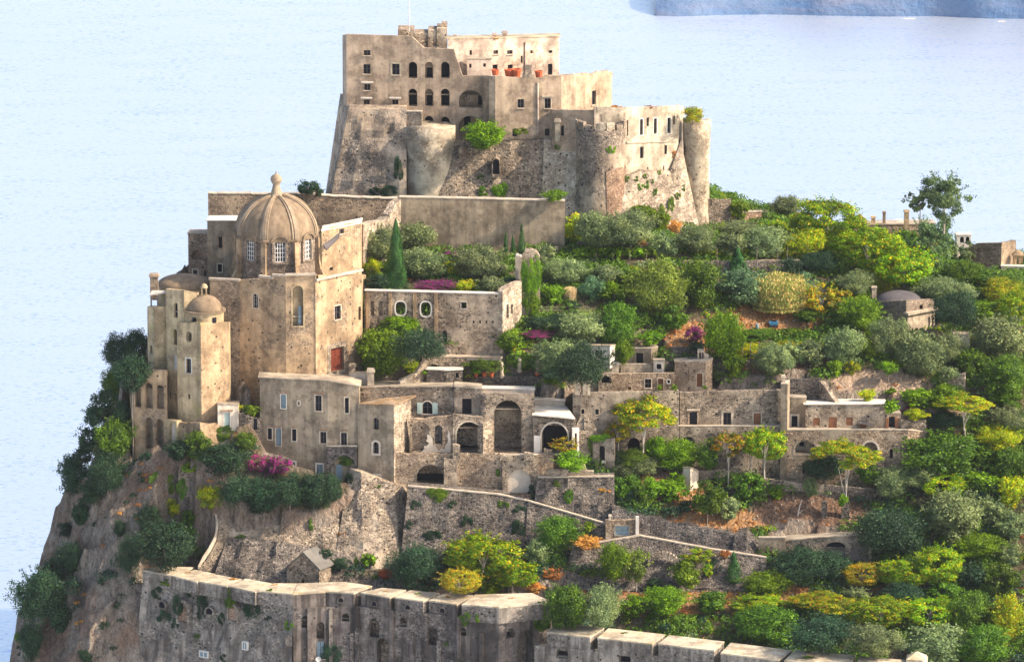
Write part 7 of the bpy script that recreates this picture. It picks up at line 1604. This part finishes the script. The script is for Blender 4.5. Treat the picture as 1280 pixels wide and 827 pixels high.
iv 278 541 20 10|ivy curtain below the tiny outhouse
d 279 573 28 20|large dark tree left of the bougainvillea
B 305 552 14 12|green bush left of the convent wall
g 314 513 9 8|bright creeper on the wall beside the tiny outhouse
y 299 508 5 4|small yellow bush on the wall beside the tiny outhouse
m 324 579 13 11|left magenta bougainvillea at the convent foot
m 346 583 15 13|right magenta bougainvillea at the convent foot
L 238 584 10 6|yellow-green bush below the green tree of the turret
id 436 602 7 12|dark ivy clump on the splayed footing of the tower
iv 433 573 12 10|mixed green creeper over the dark-stone arch
ib 206 727 9 5|bright tuft at the left top of the sloping bastion
id 198 742 9 9|dark ivy below the bright tuft on the sloping bastion
id 205 772 10 10|dark ivy low on the left of the sloping bastion
id 222 756 7 14|slim dark ivy between two recesses of the sloping bastion
id 219 782 6 10|hanging dark ivy below the slim one on the sloping bastion
id 240 742 7 7|small ivy just under the second merlon of the sloping bastion
id 252 765 10 24|longest ivy drape on the sloping bastion
iv 286 748 9 14|green ivy under the third merlon of the sloping bastion
id 316 762 13 12|wide dark ivy in the right half of the sloping bastion
id 277 774 5 9|thin ivy left under the brick recess on the sloping bastion
id 337 773 6 4|small dark ivy right of the wide one on the sloping bastion
ib 360 782 7 8|bright bush on the vertical edge of the sloping bastion
ib 337 738 5 4|bright tuft on the right top of the sloping bastion
id 280 822 5 6|dark tuft at the bottom edge under the bastion windows
iv 246 795 5 4|small ivy tuft in the lower middle of the sloping bastion
id 417 815 14 13|dark bush beside the satellite dish
iv 581 773 8 9|dark bush on the dark bastion right of the pale stain
iv 596 772 4 6|small bush beside the other on the dark bastion
iv 558 804 4 3|tiny weed near the bottom of the dark bastion
ib 546 620 15 11|bright ivy at the top of the broad terrace wall
id 519 633 8 9|dark ivy on the left part of the broad terrace wall
id 566 631 6 6|small dark ivy right of the bright one on the terrace wall
id 583 653 8 10|dark ivy in the centre of the broad terrace wall
ib 627 632 9 8|bright ivy under the upper path handrail
id 649 637 8 7|dark ivy under the upper path handrail, right one
id 648 662 9 14|long dark ivy at the right end of the broad terrace wall
id 541 670 13 8|dark ivy low on the broad terrace wall
id 512 657 4 7|narrow ivy on the left edge of the broad terrace wall
id 664 615 5 10|dark ivy in the corner of the dark rubble terrace wall
iv 695 604 7 5|small ivy high on the dark rubble terrace wall
iv 711 622 6 12|upright ivy in the middle of the dark rubble terrace wall
ix 755 614 8 4|tan weeds on the dark rubble terrace wall
ib 473 608 5 3|bright weeds on the sunlit edge of the square tower
iv 622 590 4 5|small ivy between undercroft and walled-up arch
d 521 706 30 27|large dark round tree below the broad terrace wall
l 604 694 44 28|large lime-yellow tree above the dark bastion
r 575 726 26 15|low ochre-tipped tree just behind the dark bastion
l 641 716 26 18|lime tree above the right end of the dark bastion
G 610 729 24 11|bright green tree low between the lime ones
x 690 716 12 8|orange dry bush right of the lime trees
x 668 733 14 7|rust-coloured dry bush behind the bastion end
iv 445 705 6 10|dark bush on the scarp right of the gabled hut
g 461 700 9 9|green bush at the foot of the splayed tower footing
D 424 705 11 8|dark bush beside the gabled hut roof
iv 472 721 6 6|small bush on the scarp above the dark bastion
D 408 690 8 5|low dark bush above the gabled hut
ir 484 717 11 7|red creeper on the scarp left of the large dark round tree
D 560 700 10 12|dark shrub between the dark round tree and the lime tree
iv 300 672 6 5|small dark ivy in the middle of the rubble terrace by the stair
iv 388 655 4 8|hanging ivy at the right of the rubble terrace below the row
ix 428 668 7 5|orange dry weeds at the foot of the splayed footing
g 824.5 484 3 4|round green shrub in a pot left of the orange-brown door
g 843 485 3 5|round green shrub at the corner between the two cottages
g 880 484 3 3|round green shrub right of the single brown door
ix 236 716 5 2.5|straw weeds on top of the second merlon of the sloping bastion
ix 292 724 6 2.5|rusty weeds on the golden roof near the third merlon
ix 345 731 6 2.5|rusty weeds on the roof at the bastion corner
ib 522 742 4 2|small green weeds on the fourth merlon of the dark bastion
ix 484 739 5 2|dry weeds on the third merlon of the dark bastion
ix 560 746 4 2|dry weeds on the fifth merlon of the dark bastion
ix 640 748 5 2|dry weeds on the broad end merlon of the dark bastion
ib 1010 822 6 4|small green bush on the fifth rampart merlon
ix 712 786 4 2|dry weeds on the first rampart merlon
ib 780 791 4 2|tiny green weeds on the second rampart merlon
ix 620 47 6 2|dry weeds on the golden roof edge of the sunlit rear wing
ix 770 134 7 2.5|orange weeds along the top of the cream castle building, left tuft
ix 812 133 6 2|orange weeds along the top of the cream castle building, right tuft
ix 900 246 7 2.5|brown weeds on top of the square rubble stub
g 911 478 3 3|tiny bright plant on the ledge above the long range
'''
for ln in TABLE.strip().split('\n'):
    spec, lab = ln.split('|'); f = spec.split(); kind, nm, cat = NAMES[f[0]]; kw = {}
    for e in f[5:]:
        if e[0] == 'b': kw['base'] = float(e[1:])
        if e[0] == 'Y': kw['Y'] = float(e[1:])
    plant(kind, *[float(x) for x in f[1:5]], lab, ivy=f[0][0] == 'i', name=nm, cat=cat, **kw)
# long hedge of vines and its stakes
for i, x in enumerate(range(726, 818, 12)): plant('bright', x, 316, 8, 7.5, 'leafy vine bush in the long green vine row under the castle scarp', name='vine', cat='vine', group='vines of the long green row')
for i, x in enumerate(range(884, 1006, 12)): plant('yellow', x, 316, 7, 6.5, 'yellowing vine on its stake in the upper vineyard', name='vine', cat='vine', group='yellowing vines of the upper vineyard')
def post(px, py0, py1, lab, mk='wood_grey', r=.05, name='post', group=None):
    p, n, w = cast(px, py1); q = pt(px, py0, p.y); g = G(); g.tube([(p.x, p.y, p.z-.3), (p.x, p.y, q.z)], [r*1.2, r], 6); single(name, lab, 'post', g.V, g.F, M[mk], group)
for x in (745, 766, 787, 808): post(x, 316, 331, 'thin stake holding the long green vine row', group='stakes of the long green vine row')
for x in (896, 920, 946, 972, 984): post(x, 309, 329, 'thin stake in the upper vineyard', group='stakes of the upper vineyard')
for x in (928, 938, 949): post(x, 427, 457, 'slim post at the left end of the yellow vine row', group='posts of the yellow vine row')
post(947, 382, 391, 'weathered post on top of the dry orange slope', r=.14)
# lawn railing
a, _, _ = cast(672, 391); b, _, _ = cast(736, 391); RL = thing('railing', 'low wooden railing along the small lawn', 'railing', tuple(a)); g = G(); h = G()
for i in range(6): p = a.lerp(b, i/5); p.z = terr_z(p.x, p.y); g = G(); g.tube([p, p+Vector((0, 0, 1.0))], [.06, .06], 5); mesh('post', g.V, g.F, M['wood_grey'], RL)
for z in (.5, .95): h = G(); h.tube([a+Vector((0, 0, z)), b+Vector((0, 0, z))], [.045, .045], 5); mesh('rail', h.V, h.F, M['wood_grey'], RL)
# blue cart and barrel on the dry slope
p, _, _ = cast(967, 409); CT = thing('cart', 'small blue garden cart on the dry orange slope', 'cart', tuple(p)); g = G(); g.box((p.x, p.y, p.z+.45), (1.3, .8, .5), taper=1.15); mesh('tub', g.V, g.F, M['blue'], CT); g = G(); g.box((p.x+.1, p.y, p.z+.96), (.8, .5, .25), taper=.6); mesh('load', g.V, g.F, M['void'], CT)
for sx in (-.4, .4):
    g = G(); g.tube([(p.x+sx, p.y-.5, p.z+.28), (p.x+sx, p.y-.38, p.z+.28)], [.28, .28], 12); mesh('wheel', g.V, g.F, M['metal'], CT)
p, _, _ = cast(946.5, 411.5); g = G(); g.lathe((p.x, p.y), [(p.z-.1, .24), (p.z+.3, .29), (p.z+.7, .29), (p.z+.95, .24), (p.z+.95, .02)], 14); single('barrel', 'grey-blue barrel left of the blue cart', 'barrel', g.V, g.F, M['bluegrey'])
# fallen trunk on the brown slope, timber by the round tree
p, _, _ = cast(997, 645); g = G(); g.tube([p, p+Vector((.3, .2, 1.5)), p+Vector((.7, .4, 2.6))], [.12, .1, .05], 6); g.tube([p+Vector((.1, .1, .4)), p+Vector((1.0, 0, 1.2))], [.08, .03], 5); single('dead_trunk', 'bleached dead tree trunk on the brown slope', 'dead trunk', g.V, g.F, M['bark_pale'])
p, _, _ = cast(1185, 590); g = G(); g.tube([p, p+Vector((2.6, .3, .35))], [.22, .16], 8); single('fallen_log', 'pale fallen log under the very large round dark green tree', 'log', g.V, g.F, M['bark_pale'])
# ------------------------------------------------------------------ ground cover
foot = [np.array(p) for p, z in FOOT]
def blocked(x, y, m=.4):
    for P in foot:
        if P[:, 0].min()-m < x < P[:, 0].max()+m and P[:, 1].min()-m < y < P[:, 1].max()+m and inside((x, y), P.tolist()): return True
    return False
def cover(name, label, cat, kind, n, test, rmin, rmax, leaves, sz):
    Cs, Ns = [], []; made = 0; tries = 0
    while made < n and tries < n*30:
        tries += 1; x = rnd.uniform(-84, 100); y = rnd.uniform(-66, 92); z = terr_z(x, y)
        if z < 2 or blocked(x, y): continue
        px, py = proj((x, y, z))
        if not test(px, py, x, y, z): continue
        r = rnd.uniform(rmin, rmax)*(1+.5*noise.noise(Vector((x*.2, y*.2, 0)))); m = int(leaves*(r/rmax)**2)+6
        d = unit(m); d[:, 2] = np.abs(d[:, 2])*.9; Cs.append(np.array([x, y, z-.1])+d*r*(.75+.35*nr.rand(m))[:, None]*np.array([1, 1, .8])); Ns.append(d+nr.normal(size=(m, 3))*.4); made += 1
    if not Cs: return
    V = quads(np.concatenate(Cs), np.concatenate(Ns), sz, 1.5); me = npmesh(name, V, LM[kind]); o = bpy.data.objects.new(name, me); COL.objects.link(o); tag(o, label, cat, None, 'stuff'); return o
def sm(px, py):
    for x, y, rx, ry, k in SOIL:
        if math.hypot((px-x)/rx, (py-y)/ry) < .85: return k
    return 0
def slope(x, y): return math.hypot(terr_z(x+1, y)-terr_z(x-1, y), terr_z(x, y+1)-terr_z(x, y-1))/2
def ng(a, b, s=.12): return noise.noise(Vector((a*s, b*s, 4)))
right = lambda px, py, x, y, z: (px > 660 or (px > 440 and py < 470)) and sm(px, py) == 0
cover('undergrowth', 'dark green scrub covering the slope between the trees', 'undergrowth', 'broad', 5200, lambda px, py, x, y, z: right(px, py, x, y, z) and ng(x, y) > -.2, .6, 2.1, 150, .27)
cover('undergrowth', 'grey-green low scrub mixed among the trees of the slope', 'undergrowth', 'olive', 2300, lambda px, py, x, y, z: right(px, py, x, y, z) and ng(x, y, .1) < .05, .4, 1.1, 60, .25)
cover('undergrowth', 'bright yellow-green scrub in patches between the trees', 'undergrowth', 'lime', 1500, lambda px, py, x, y, z: right(px, py, x, y, z) and ng(y, x, .09) > .15, .4, 1.2, 70, .25)
cover('undergrowth', 'deep green scrub in the shade of the lower grove', 'undergrowth', 'dark', 2600, lambda px, py, x, y, z: (right(px, py, x, y, z) and py > 560 and ng(y, x, .08) < .1) or (px < 320 and slope(x, y) < 1.5 and ng(x, y, .15) > .05) or (430 < px < 690 and py > 690),   .5, 2.0, 120, .27)
cover('dry_weeds', 'rust and straw coloured dry weeds on the open slopes', 'dry weeds', 'dry', 1500, lambda px, py, x, y, z: (sm(px, py) == 1 and rnd.random() < .8) or (rnd.random() < .05 and slope(x, y) < 1.6), .25, .6, 26, .20)
cover('cliff_scrub', 'sparse dark scrub clinging to the cliff and left slope', 'scrub', 'dark', 420, lambda px, py, x, y, z: px < 270 and py > 540 and ng(x, z, .16) > .12, .3, .9, 45, .28)
cover('cliff_scrub', 'dull brown scrub on the cliff ledges', 'scrub', 'dry', 260, lambda px, py, x, y, z: px < 270 and py > 560 and ng(z, x, .14) > .1, .25, .6, 26, .22)
# scattered stones on the open slopes
g = G(); cnt = 0
while cnt < 420:
    x, y = rnd.uniform(10, 95), rnd.uniform(-45, 45); z = terr_z(x, y); px, py = proj((x, y, z))
    if sm(px, py) in (1, 2, 3) and not blocked(x, y): g.box((x, y, z-.1), (rnd.uniform(.15, .5), rnd.uniform(.15, .4), rnd.uniform(.15, .4)), (rnd.random()+.1, rnd.random()), .7); cnt += 1
o = mesh('loose_stones', g.V, g.F, M['ruin'], solid=False); tag(o, 'loose pale stones scattered over the dry slopes', 'stones', None, 'stuff')

# ------------------------------------------------------------------ haze
HZ = N('haze_air'); HZ.t.nodes.remove(HZ.b); pv = HZ.n('ShaderNodeVolumePrincipled'); pv.inputs['Color'].default_value = (.86, .92, 1, 1); pv.inputs['Density'].default_value = .00002; pv.inputs['Anisotropy'].default_value = .2
HZ.l(pv.outputs[0], HZ.out.inputs['Volume'])
g = G(); g.box((200, 300, -1), (2600, 3400, CAM.z+12)); hz = mesh('haze', g.V, g.F, HZ.m, solid=False); hz['kind'] = 'stuff'
